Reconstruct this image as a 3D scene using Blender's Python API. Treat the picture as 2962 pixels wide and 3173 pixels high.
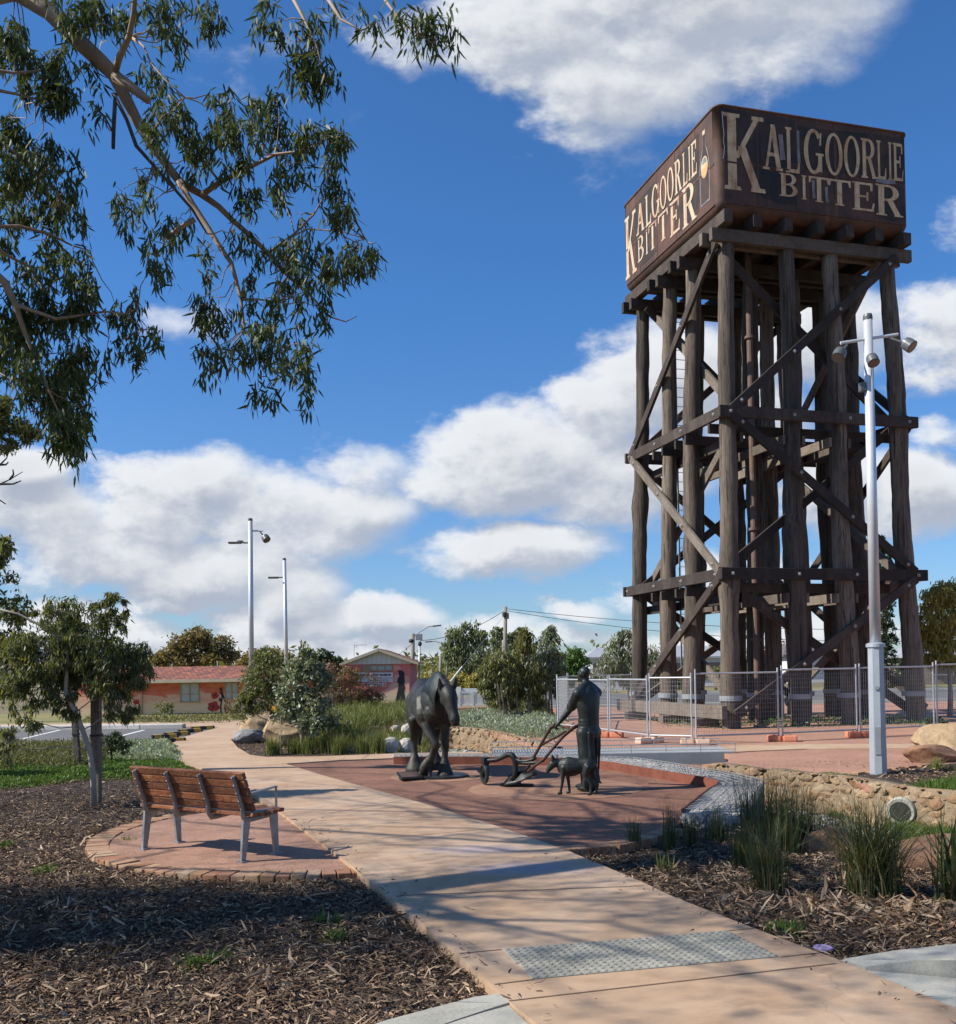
import bpy, bmesh, math, random
import numpy as np
from mathutils import Vector, Matrix, Euler

scene = bpy.context.scene
C = scene.collection
for o in list(bpy.data.objects):
    bpy.data.objects.remove(o)

# ------------------------------------------------------------------ camera
FPX, CX, CY, HZ, ROLL, EYE = 3030.0, 1481.0, 2016.0, 2070.0, -0.0165, 1.70
PITCH = math.atan((HZ - CY) / FPX)
cam_d = bpy.data.cameras.new('camera')
cam = bpy.data.objects.new('camera', cam_d)
C.objects.link(cam)
cam_d.sensor_fit = 'HORIZONTAL'
cam_d.sensor_width = 36.0
cam_d.lens = 36.0 * FPX / 2962.0
cam_d.shift_x = 0.0
cam_d.shift_y = (CY - 3173 / 2.0) / 2962.0
cam_d.clip_start = 0.05
cam_d.clip_end = 6000
cam.location = (0, 0, EYE)
cam.rotation_euler = (Matrix.Rotation(math.pi / 2 + PITCH, 3, 'X') @ Matrix.Rotation(ROLL, 3, 'Z')).to_euler()
scene.camera = cam

# ------------------------------------------------------------------ light
SUN_EL = math.radians(41)
SUN_H = Vector((-0.981, -0.195, 0)).normalized()
SUN_DIR = Vector((SUN_H.x * math.cos(SUN_EL), SUN_H.y * math.cos(SUN_EL), math.sin(SUN_EL)))
sun_d = bpy.data.lights.new('sun', 'SUN')
sun_d.energy = 5.0
sun_d.angle = math.radians(0.53)
sun_d.color = (1.0, 0.94, 0.85)
sun = bpy.data.objects.new('sun', sun_d)
C.objects.link(sun)
sun.rotation_euler = SUN_DIR.to_track_quat('Z', 'Y').to_euler()
sun.location = (-20, -10, 30)

scene.view_settings.view_transform = 'Standard'
scene.view_settings.look = 'None'
scene.view_settings.exposure = 0.55
scene.view_settings.gamma = 1.0
scene.render.engine = 'CYCLES'
scene.cycles.max_bounces = 6
scene.cycles.diffuse_bounces = 3
scene.cycles.glossy_bounces = 3
scene.cycles.transmission_bounces = 4
scene.cycles.transparent_max_bounces = 8
scene.cycles.use_denoising = True
scene.cycles.use_adaptive_sampling = True
scene.cycles.adaptive_threshold = 0.015
scene.cycles.sample_clamp_indirect = 6.0

# ------------------------------------------------------------------ sky: physical sky plus a cloud layer seen by direction
def build_world():
    w = bpy.data.worlds.new('World')
    scene.world = w
    w.use_nodes = True; w.cycles.sampling_method = 'NONE'
    nt = w.node_tree
    nt.nodes.clear()
    N, L = nt.nodes.new, nt.links.new
    out = N('ShaderNodeOutputWorld')
    sky = N('ShaderNodeTexSky')
    sky.sky_type = 'NISHITA'
    sky.sun_disc = False
    sky.sun_elevation = SUN_EL
    sky.sun_rotation = math.atan2(SUN_H.x, SUN_H.y)
    sky.altitude = 300
    sky.air_density = 1.0
    sky.dust_density = 0.4
    sky.ozone_density = 2.2
    # (u, w) = slope coordinates of the view direction: x/y and z/y (the dome's northern half); mirrored behind
    g = bpy.data.node_groups.new('cloud_density', 'ShaderNodeTree')
    g.interface.new_socket('P', in_out='INPUT', socket_type='NodeSocketVector')
    g.interface.new_socket('D', in_out='OUTPUT', socket_type='NodeSocketFloat')
    gi, go = g.nodes.new('NodeGroupInput'), g.nodes.new('NodeGroupOutput')
    GN, GL = g.nodes.new, g.links.new
    # clouds: centre azimuth slope, elevation slope, half sizes, weight
    K = 1.0 / 1899.0
    HC = 1297.0
    blobs = [(1050, 10, 225, 125, 1.1), (1390, -50, 350, 190, 1.25), (1160, 130, 190, 130, 1.1), (1270, 60, 220, 160, 1.05), (1500, 60, 190, 110, .75),
             (1160, 250, 120, 75, .62), (1190, 330, 110, 60, .42), (460, 120, 130, 70, .33), (830, 60, 120, 70, .45), (360, 610, 80, 36, .22), (680, 215, 40, 22, .2),
             (1870, 400, 100, 85, .8), (1850, 650, 150, 105, 1.1), (1600, 640, 170, 90, .95), (1800, 970, 160, 75, 1.0), (1620, 950, 150, 90, .9), (1880, 850, 80, 30, .4),
             (1160, 790, 130, 95, 1.15), (1300, 730, 200, 120, 1.1), (1060, 880, 190, 115, 1.15), (930, 930, 170, 90, 1.0), (1220, 920, 200, 110, 1.1), (1430, 830, 160, 150, 1.0),
             (880, 880, 110, 60, .75), (690, 915, 130, 65, .75), (960, 800, 60, 45, .45),
             (380, 960, 170, 85, 1.15), (500, 985, 190, 85, 1.1), (300, 1010, 150, 70, 1.0), (690, 1000, 140, 70, .95), (580, 1040, 200, 75, .9),
             (60, 935, 100, 60, 1.0), (40, 1020, 200, 85, 1.05), (200, 1080, 240, 70, 1.05), (420, 1110, 200, 70, .95), (560, 1160, 120, 65, .95),
             (350, 1168, 90, 22, .75), (1010, 1070, 190, 48, 1.0), (880, 1085, 110, 40, .7), (770, 1195, 90, 45, .95), (620, 1205, 90, 40, .8), (500, 1215, 110, 50, .85),
             (260, 1250, 90, 60, .9), (130, 1210, 120, 50, .7), (930, 1215, 130, 34, .85), (1110, 1175, 70, 34, .8), (1220, 1150, 80, 30, .7), (1050, 1240, 200, 34, .8), (640, 1262, 260, 36, .85), (300, 1290, 300, 26, .7), (1400, 1255, 300, 40, .8), (1700, 1230, 200, 40, .6), (1480, 1120, 120, 50, .7)]
    nz = GN('ShaderNodeTexNoise'); nz.noise_dimensions = '3D'
    nz.inputs['Scale'].default_value = 5.0; nz.inputs['Detail'].default_value = 9; nz.inputs['Roughness'].default_value = 0.60
    mp = GN('ShaderNodeVectorMath'); mp.operation = 'MULTIPLY'; mp.inputs[1].default_value = (1, 1.5, 1)
    GL(gi.outputs[0], mp.inputs[0]); GL(mp.outputs[0], nz.inputs['Vector'])
    # warp the position a little so that no outline stays elliptical
    wsub = GN('ShaderNodeVectorMath'); wsub.operation = 'SUBTRACT'; wsub.inputs[1].default_value = (.5, .5, .5)
    GL(nz.outputs['Color'], wsub.inputs[0])
    wadd = GN('ShaderNodeVectorMath'); wadd.operation = 'MULTIPLY_ADD'; wadd.inputs[1].default_value = (.15, .11, 0)
    GL(wsub.outputs[0], wadd.inputs[0]); GL(gi.outputs[0], wadd.inputs[2])
    acc = None
    for (bx, by, a, b, wt) in blobs:
        u0, v0 = (bx - 928) * K, (HC - by) * K + ROLL * (bx - 928) * K
        a, b = a * K * 1.22, b * K * 1.22
        m = GN('ShaderNodeVectorMath'); m.operation = 'MULTIPLY_ADD'
        m.inputs[1].default_value = (1 / a, 1 / b, 0); m.inputs[2].default_value = (-u0 / a, -v0 / b, 0)
        GL(wadd.outputs[0], m.inputs[0])
        d = GN('ShaderNodeVectorMath'); d.operation = 'DOT_PRODUCT'
        GL(m.outputs[0], d.inputs[0]); GL(m.outputs[0], d.inputs[1])
        s = GN('ShaderNodeMath'); s.operation = 'MULTIPLY_ADD'
        s.inputs[1].default_value = -wt; s.inputs[2].default_value = wt
        GL(d.outputs['Value'], s.inputs[0])
        if acc is None:
            acc = s.outputs[0]
        else:
            x = GN('ShaderNodeMath'); x.operation = 'SMOOTH_MAX'; x.inputs[2].default_value = .18
            GL(acc, x.inputs[0]); GL(s.outputs[0], x.inputs[1]); acc = x.outputs[0]
    n2 = GN('ShaderNodeMath'); n2.operation = 'MULTIPLY_ADD'; n2.inputs[1].default_value = 2.7; n2.inputs[2].default_value = -1.36
    GL(nz.outputs['Fac'], n2.inputs[0])
    ad = GN('ShaderNodeMath'); ad.operation = 'ADD'
    GL(acc, ad.inputs[0]); GL(n2.outputs[0], ad.inputs[1]); GL(ad.outputs[0], go.inputs[0])

    tc = N('ShaderNodeTexCoord')
    sp = N('ShaderNodeSeparateXYZ'); L(tc.outputs['Generated'], sp.inputs[0])
    ab = N('ShaderNodeMath'); ab.operation = 'ABSOLUTE'; L(sp.outputs['Y'], ab.inputs[0])
    mx = N('ShaderNodeMath'); mx.operation = 'MAXIMUM'; mx.inputs[1].default_value = .12; L(ab.outputs[0], mx.inputs[0])
    du = N('ShaderNodeMath'); du.operation = 'DIVIDE'; L(sp.outputs['X'], du.inputs[0]); L(mx.outputs[0], du.inputs[1])
    dv = N('ShaderNodeMath'); dv.operation = 'DIVIDE'; L(sp.outputs['Z'], dv.inputs[0]); L(mx.outputs[0], dv.inputs[1])
    cb = N('ShaderNodeCombineXYZ'); L(du.outputs[0], cb.inputs[0]); L(dv.outputs[0], cb.inputs[1])
    d1 = N('ShaderNodeGroup'); d1.node_tree = g; L(cb.outputs[0], d1.inputs[0])
    sh = N('ShaderNodeVectorMath'); sh.operation = 'ADD'; sh.inputs[1].default_value = (-.014, .022, 0)
    L(cb.outputs[0], sh.inputs[0])
    d2 = N('ShaderNodeGroup'); d2.node_tree = g; L(sh.outputs[0], d2.inputs[0])
    al = N('ShaderNodeMapRange'); al.interpolation_type = 'SMOOTHSTEP'
    al.inputs['From Min'].default_value = .0; al.inputs['From Max'].default_value = .75
    L(d1.outputs[0], al.inputs['Value'])
    df = N('ShaderNodeMath'); df.operation = 'SUBTRACT'; L(d1.outputs[0], df.inputs[0]); L(d2.outputs[0], df.inputs[1])
    lt = N('ShaderNodeMapRange'); lt.interpolation_type = 'SMOOTHSTEP'
    lt.inputs['From Min'].default_value = -.42; lt.inputs['From Max'].default_value = .42
    L(df.outputs[0], lt.inputs['Value'])
    # thick cores are a little greyer than thin edges
    th = N('ShaderNodeMapRange'); th.inputs['From Min'].default_value = .5; th.inputs['From Max'].default_value = 1.7
    th.inputs['To Min'].default_value = 1; th.inputs['To Max'].default_value = .82
    L(d1.outputs[0], th.inputs['Value'])
    cr = N('ShaderNodeMix'); cr.data_type = 'RGBA'
    cr.inputs['A'].default_value = (4.4, 4.95, 6.0, 1); cr.inputs['B'].default_value = (8.5, 8.75, 9.1, 1)
    L(lt.outputs[0], cr.inputs['Factor'])
    cm = N('ShaderNodeVectorMath'); cm.operation = 'SCALE'; L(cr.outputs['Result'], cm.inputs[0]); L(th.outputs[0], cm.inputs['Scale'])
    tint = N('ShaderNodeMix'); tint.data_type = 'RGBA'; tint.blend_type = 'MULTIPLY'; tint.inputs['Factor'].default_value = 1
    tr_ = N('ShaderNodeValToRGB'); te = tr_.color_ramp.elements
    te[0].position = .02; te[0].color = (.56, .715, .96, 1); te[1].position = .36; te[1].color = (.42, .81, 1.2, 1)
    L(sp.outputs['Z'], tr_.inputs[0])
    ts = N('ShaderNodeVectorMath'); ts.operation = 'SCALE'; ts.inputs['Scale'].default_value = 1.28; L(tr_.outputs[0], ts.inputs[0]); L(ts.outputs[0], tint.inputs['B'])
    L(sky.outputs[0], tint.inputs['A'])
    mix = N('ShaderNodeMix'); mix.data_type = 'RGBA'
    L(al.outputs[0], mix.inputs['Factor']); L(tint.outputs['Result'], mix.inputs['A']); L(cm.outputs[0], mix.inputs['B'])
    bg = N('ShaderNodeBackground'); bg.inputs['Strength'].default_value = 0.07
    L(mix.outputs['Result'], bg.inputs['Color']); L(bg.outputs[0], out.inputs[0])
build_world()

# ------------------------------------------------------------------ helpers: points
def _ray(x, y):
    x -= CX; y -= CY
    c, s = math.cos(ROLL), math.sin(ROLL)
    x, y = c * x + s * y, -s * x + c * y
    d = (x / FPX, 1.0, -y / FPX)
    cp, sp_ = math.cos(PITCH), math.sin(PITCH)
    return Vector((d[0], d[1] * cp - d[2] * sp_, d[1] * sp_ + d[2] * cp))
def G(x, y, z=0.0):                     # point of the level z that the photo shows at (x, y)
    r = _ray(x, y); k = (z - EYE) / r.z
    return Vector((0, 0, EYE)) + r * k
def D(x, y, Y):                         # point at distance Y that the photo shows at (x, y)
    r = _ray(x, y)
    return Vector((0, 0, EYE)) + r * (Y / r.y)

# ------------------------------------------------------------------ helpers: objects
def tag(o, label=None, cat=None, group=None, kind=None):
    if label: o['label'] = label
    if cat: o['category'] = cat
    if group: o['group'] = group
    if kind: o['kind'] = kind
    return o
def thing(name, loc, label, cat, group=None):
    o = bpy.data.objects.new(name, None)
    o.empty_display_size = 0.2
    C.objects.link(o)
    o.location = loc
    return tag(o, label, cat, group)
def root_loc(p):
    while p.parent is not None: p = p.parent
    return Vector(p.location)
def link_mesh(name, me, mat, parent=None, world=True, smooth=False):
    o = bpy.data.objects.new(name, me)
    C.objects.link(o)
    if mat is not None:
        for m in (mat if isinstance(mat, (list, tuple)) else [mat]): me.materials.append(m)
    if parent is not None:
        o.parent = parent
        if world:
            me.transform(Matrix.Translation(-root_loc(parent)))
    if smooth and len(me.polygons):
        me.polygons.foreach_set('use_smooth', np.ones(len(me.polygons), dtype=bool))
    return o
def copy_tree(o, parent=None):
    c = o.copy(); C.objects.link(c)
    if parent is not None: c.parent = parent
    for ch in list(o.children): copy_tree(ch, c)
    return c

class MB:                               # gathers shapes that become ONE mesh object
    def __init__(s): s.v = []; s.f = []; s.mi = []; s.m = 0
    def add(s, vs, fs):
        b = len(s.v); s.v.extend([tuple(v) for v in vs])
        for f in fs: s.f.append([b + i for i in f]); s.mi.append(s.m)
        return s
    def box(s, c, size, R=None, bev=0.0):
        c = Vector(c); hx, hy, hz = size[0] / 2, size[1] / 2, size[2] / 2
        if bev <= 0:
            vs = [Vector((sx * hx, sy * hy, sz * hz)) for sx in (-1, 1) for sy in (-1, 1) for sz in (-1, 1)]
            fs = [(0, 1, 3, 2), (4, 6, 7, 5), (0, 4, 5, 1), (2, 3, 7, 6), (0, 2, 6, 4), (1, 5, 7, 3)]
        else:
            b = min(bev, hx * .9, hy * .9, hz * .9)
            bm = bmesh.new(); bmesh.ops.create_cube(bm, size=1)
            for v in bm.verts: v.co = Vector((v.co.x * 2 * hx, v.co.y * 2 * hy, v.co.z * 2 * hz))
            bmesh.ops.bevel(bm, geom=bm.edges[:], offset=b, segments=2, profile=.6, affect='EDGES')
            bm.verts.index_update()
            vs = [v.co.copy() for v in bm.verts]; fs = [[v.index for v in f.verts] for f in bm.faces]; bm.free()
        if R is not None: vs = [R @ v for v in vs]
        return s.add([v + c for v in vs], fs)
    def bar(s, p, q, w, h, up=(0, 0, 1), bev=0.0):          # w across, h along up
        p, q = Vector(p), Vector(q); d = q - p; L = d.length; d.normalize()
        a = d.cross(Vector(up)); 
        if a.length < 1e-4: a = d.cross(Vector((1, 0, 0)))
        a.normalize(); b = a.cross(d)
        R = Matrix((a, d, b)).transposed()
        return s.box((p + q) / 2, (w, L, h), R, bev)
    def tube(s, pts, rad, n=8, caps=True, flat=1.0, up=None, jit=0.0, rng=None):
        pts = [Vector(p) for p in pts]
        if not isinstance(rad, (list, tuple)): rad = [rad] * len(pts)
        vs = []; prev = None
        for i, p in enumerate(pts):
            t = (pts[min(i + 1, len(pts) - 1)] - pts[max(i - 1, 0)])
            if t.length < 1e-9: t = Vector((0, 0, 1))
            t.normalize()
            if prev is None:
                r = Vector(up) if up is not None else (Vector((0, 0, 1)) if abs(t.z) < .9 else Vector((0, 1, 0)))
            else: r = prev
            a = r - t * r.dot(t); a.normalize(); prev = a
            b = t.cross(a)
            ra = rad[i]; rx, ry = (ra if isinstance(ra, tuple) else (ra, ra * flat))
            for k in range(n):
                th = 2 * math.pi * k / n
                j = 1 + (rng.uniform(-jit, jit) if jit else 0)
                vs.append(p + a * (math.cos(th) * rx * j) + b * (math.sin(th) * ry * j))
        fs = []
        for i in range(len(pts) - 1):
            for k in range(n):
                k2 = (k + 1) % n
                fs.append((i * n + k, i * n + k2, (i + 1) * n + k2, (i + 1) * n + k))
        if caps:
            fs.append(tuple(reversed(range(n)))); fs.append(tuple(range((len(pts) - 1) * n, len(pts) * n)))
        return s.add(vs, fs)
    def prism(s, poly, z0, z1):          # poly: xy points (counter-clockwise), vertical walls
        n = len(poly); A = sum(poly[i][0] * poly[(i + 1) % n][1] - poly[(i + 1) % n][0] * poly[i][1] for i in range(n))
        if A < 0: poly = list(reversed(poly))
        z0s = z0 if isinstance(z0, (list, tuple)) else [z0] * n
        z1s = z1 if isinstance(z1, (list, tuple)) else [z1] * n
        vs = [(p[0], p[1], z0s[i]) for i, p in enumerate(poly)] + [(p[0], p[1], z1s[i]) for i, p in enumerate(poly)]
        fs = [tuple(range(n, 2 * n)), tuple(reversed(range(n)))]
        fs += [(i, (i + 1) % n, n + (i + 1) % n, n + i) for i in range(n)]
        return s.add(vs, fs)
    def lathe(s, prof, c=(0, 0, 0), n=20, R=None):
        c = Vector(c); vs = []; fs = []
        for r, z in prof:
            for k in range(n):
                th = 2 * math.pi * k / n
                v = Vector((r * math.cos(th), r * math.sin(th), z))
                if R is not None: v = R @ v
                vs.append(v + c)
        for i in range(len(prof) - 1):
            for k in range(n):
                k2 = (k + 1) % n
                fs.append((i * n + k, i * n + k2, (i + 1) * n + k2, (i + 1) * n + k))
        fs.append(tuple(reversed(range(n)))); fs.append(tuple(range((len(prof) - 1) * n, len(prof) * n)))
        return s.add(vs, fs)
    def ico(s, c, r, sub=2, sq=(1, 1, 1), rng=None, rough=0.0, R=None, lat=0.0):
        bm = bmesh.new(); bmesh.ops.create_icosphere(bm, subdivisions=sub, radius=1)
        ph = [(rng.uniform(0, 6), rng.uniform(0, 6), rng.uniform(0, 6)) for _ in range(3)] if rng else None
        cuts = []
        if rng and lat:
            for _ in range(9):
                cuts.append((Vector((rng.gauss(0, 1), rng.gauss(0, 1), rng.gauss(0, 1))).normalized(), rng.uniform(1 - lat, 1)))
        vs = []
        for v in bm.verts:
            p = v.co.copy(); k = 1.0
            for nrm, dd in cuts:
                t = p.dot(nrm)
                if t > dd: p -= nrm * (t - dd)
            if rng and rough:
                k += rough * (math.sin(3 * p.x + ph[0][0]) * math.sin(3 * p.y + ph[0][1]) + .6 * math.sin(6 * p.z + ph[1][0]) * math.sin(5 * p.x + ph[1][1]) + .35 * math.sin(11 * p.y + ph[2][0]) * math.sin(10 * p.z + ph[2][1]))
            p = Vector((p.x * r * sq[0] * k, p.y * r * sq[1] * k, p.z * r * sq[2] * k))
            if R is not None: p = R @ p
            vs.append(p + Vector(c))
        bm.verts.index_update()
        fs = [[v.index for v in f.verts] for f in bm.faces]; bm.free()
        return s.add(vs, fs)
    def mesh(s, name):
        me = bpy.data.meshes.new(name); me.from_pydata(s.v, [], s.f); me.update()
        if any(s.mi): me.polygons.foreach_set('material_index', s.mi)
        return me
    def build(s, name, mat, parent=None, world=True, smooth=False):
        return link_mesh(name, s.mesh(name), mat, parent, world, smooth)

def rotz(a): return Matrix.Rotation(a, 3, 'Z')

# ------------------------------------------------------------------ helpers: materials
def newmat(name):
    m = bpy.data.materials.new(name); m.use_nodes = True
    nt = m.node_tree; nt.nodes.clear()
    out = nt.nodes.new('ShaderNodeOutputMaterial')
    b = nt.nodes.new('ShaderNodeBsdfPrincipled')
    nt.links.new(b.outputs[0], out.inputs[0])
    return m, nt, b, out
def ramp(nt, fac, stops):
    r = nt.nodes.new('ShaderNodeValToRGB')
    while len(r.color_ramp.elements) > 1: r.color_ramp.elements.remove(r.color_ramp.elements[0])
    r.color_ramp.elements[0].position = stops[0][0]; r.color_ramp.elements[0].color = (*stops[0][1], 1)
    for p, c in stops[1:]:
        e = r.color_ramp.elements.new(p); e.color = (*c, 1)
    nt.links.new(fac, r.inputs[0]); return r.outputs[0]
def noise(nt, vec, scale, detail=5, rough=.55, dist=0.0):
    n = nt.nodes.new('ShaderNodeTexNoise')
    n.inputs['Scale'].default_value = scale; n.inputs['Detail'].default_value = detail
    n.inputs['Roughness'].default_value = rough; n.inputs['Distortion'].default_value = dist
    nt.links.new(vec, n.inputs['Vector']); return n.outputs['Fac']
def coords(nt, stretch=(1, 1, 1), kind='Object'):
    tc = nt.nodes.new('ShaderNodeTexCoord'); mp = nt.nodes.new('ShaderNodeMapping')
    mp.inputs['Scale'].default_value = stretch
    nt.links.new(tc.outputs[kind], mp.inputs[0]); return mp.outputs[0]
def mixc(nt, fac, a, b, mode='MIX'):
    x = nt.nodes.new('ShaderNodeMix'); x.data_type = 'RGBA'; x.blend_type = mode
    for sock, val in (('Factor', fac), ('A', a), ('B', b)):
        if isinstance(val, (int, float)): x.inputs[sock].default_value = val
        elif isinstance(val, tuple): x.inputs[sock].default_value = (*val[:3], 1)
        else: nt.links.new(val, x.inputs[sock])
    return x.outputs['Result']
def bump(nt, bsdf, height, strength=.5, dist=.02):
    b = nt.nodes.new('ShaderNodeBump'); b.inputs['Strength'].default_value = strength; b.inputs['Distance'].default_value = dist
    nt.links.new(height, b.inputs['Height']); nt.links.new(b.outputs[0], bsdf.inputs['Normal'])
    return b
def surf(name, c1, c2, scale=3.0, c3=None, rough=.8, metal=0.0, bmp=.3, bdist=.01, fine=40.0, stretch=(1, 1, 1), detail=6, fine_mix=.35):
    """two or three colours mixed by broad noise, broken up by fine noise, with bump"""
    m, nt, b, out = newmat(name)
    v = coords(nt, stretch)
    n1 = noise(nt, v, scale, detail, .6, .3)
    stops = [(.32, c1), (.68, c2)] if c3 is None else [(.28, c1), (.5, c2), (.72, c3)]
    col = ramp(nt, n1, stops)
    n2 = noise(nt, v, fine, 4, .7)
    dk = ramp(nt, n2, [(.25, (1 - fine_mix,) * 3), (.75, (1 + fine_mix * .6,) * 3)])
    col = mixc(nt, 1.0, col, dk, 'MULTIPLY')
    nt.links.new(col, b.inputs['Base Color'])
    b.inputs['Roughness'].default_value = rough; b.inputs['Metallic'].default_value = metal
    if bmp: bump(nt, b, n2, bmp, bdist)
    return m
def leafmat(name, cols, rough=.5, trans=.35, gloss=.12, lift=1.6):
    """leaves: every leaf its own tone, some light through it"""
    m = bpy.data.materials.new(name); m.use_nodes = True
    nt = m.node_tree; nt.nodes.clear(); N, L = nt.nodes.new, nt.links.new
    out = N('ShaderNodeOutputMaterial')
    geo = N('ShaderNodeNewGeometry')
    n = len(cols); cols = [tuple(min(.8, q * lift) for q in c) for c in cols]; gloss *= .35
    col = ramp(nt, geo.outputs['Random Per Island'], [(i / max(1, n - 1), c) for i, c in enumerate(cols)])
    df = N('ShaderNodeBsdfDiffuse'); tr = N('ShaderNodeBsdfTranslucent'); gl = N('ShaderNodeBsdfGlossy')
    L(col, df.inputs[0])
    tcol = mixc(nt, 1.0, col, (1.25, 1.2, .6), 'MULTIPLY'); L(tcol, tr.inputs[0])
    gl.inputs['Color'].default_value = (.9, .95, 1, 1); gl.inputs['Roughness'].default_value = rough
    m1 = N('ShaderNodeMixShader'); m1.inputs[0].default_value = trans; L(df.outputs[0], m1.inputs[1]); L(tr.outputs[0], m1.inputs[2])
    m2 = N('ShaderNodeMixShader'); m2.inputs[0].default_value = gloss; L(m1.outputs[0], m2.inputs[1]); L(gl.outputs[0], m2.inputs[2])
    L(m2.outputs[0], out.inputs[0])
    return m

# ================================================================== MATERIALS OF THE SETTING
M = {}
def speck(name, base, flecks, vscale=60, rough=.9, bmp=.6, bdist=.01, broad=None, bscale=.6, flmix=.7):
    """loose ground: small cells each with its own colour, broad stains, bump"""
    m, nt, b, out = newmat(name)
    v = coords(nt)
    vo = nt.nodes.new('ShaderNodeTexVoronoi'); vo.inputs['Scale'].default_value = vscale; nt.links.new(v, vo.inputs['Vector'])
    sp = nt.nodes.new('ShaderNodeSeparateColor'); nt.links.new(vo.outputs['Color'], sp.inputs[0])
    n = len(flecks)
    col = ramp(nt, sp.outputs[0], [(i / max(1, n - 1), c) for i, c in enumerate(flecks)])
    col = mixc(nt, flmix, base, col)
    n1 = noise(nt, v, bscale, 6, .6, .4)
    bd = broad or ((.75, .75, .75), (1.2, 1.2, 1.2))
    col = mixc(nt, 1.0, col, ramp(nt, n1, [(.3, bd[0]), (.7, bd[1])]), 'MULTIPLY')
    n3 = noise(nt, v, 9, 6, .7, .4)
    col = mixc(nt, 1.0, col, ramp(nt, n3, [(.3, (.82, .82, .82)), (.7, (1.12, 1.12, 1.12))]), 'MULTIPLY')
    nt.links.new(col, b.inputs['Base Color']); b.inputs['Roughness'].default_value = rough
    bump(nt, b, vo.outputs['Distance'], bmp, bdist)
    return m
M['mulch'] = speck('bark_mulch', (.045, .028, .02), [(.018, .011, .008), (.06, .038, .025), (.115, .075, .048), (.035, .021, .014)], 75, bmp=1, bdist=.02)
M['riverbed'] = speck('creek_bed', (.24, .21, .16), [(.16, .13, .09), (.36, .34, .30), (.27, .22, .15), (.10, .10, .05)], 22, bmp=1, bdist=.03, broad=((.5, .6, .4), (1.1, 1.1, 1.1)), bscale=1.6)
M['dryground'] = speck('dry_ground', (.18, .13, .075), [(.13, .10, .05), (.22, .165, .1), (.12, .12, .05)], 4, bmp=.3, bscale=.12, broad=((.6, .75, .5), (1.15, 1.05, 1.0)))
M['gravel'] = speck('red_gravel', (.20, .088, .052), [(.12, .05, .03), (.215, .10, .062), (.285, .165, .11), (.18, .074, .043)], 110, bmp=.7, bdist=.006, broad=((.8, .78, .76), (1.15, 1.12, 1.1)), bscale=.8)
M['padgravel'] = speck('pink_gravel', (.32, .165, .105), [(.2, .095, .062), (.35, .19, .125), (.43, .28, .20), (.28, .13, .08)], 110, bmp=.7, bdist=.006, bscale=1.0)
M['redsoil'] = speck('red_soil', (.34, .175, .115), [(.26, .125, .078), (.37, .20, .135), (.42, .26, .185)], 60, bmp=.5, bdist=.006, bscale=.7, broad=((.82, .8, .78), (1.12, 1.1, 1.08)))
M['sand'] = speck('pale_sand', (.285, .15, .09), [(.22, .115, .068), (.33, .19, .12)], 110, bmp=.5, bdist=.004, bscale=1.5)
M['asphalt'] = speck('asphalt', (.11, .106, .102), [(.085, .085, .085), (.145, .14, .136), (.11, .106, .102)], 50, bmp=.4, bdist=.004, bscale=.15, broad=((.8, .8, .8), (1.2, 1.2, 1.18)))
M['lawn'] = speck('lawn', (.22, .19, .065), [(.16, .155, .045), (.26, .22, .095), (.18, .17, .05)], 14, bmp=.6, bdist=.03, bscale=.3, broad=((.75, .85, .7), (1.1, 1.05, 1.0)))

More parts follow.
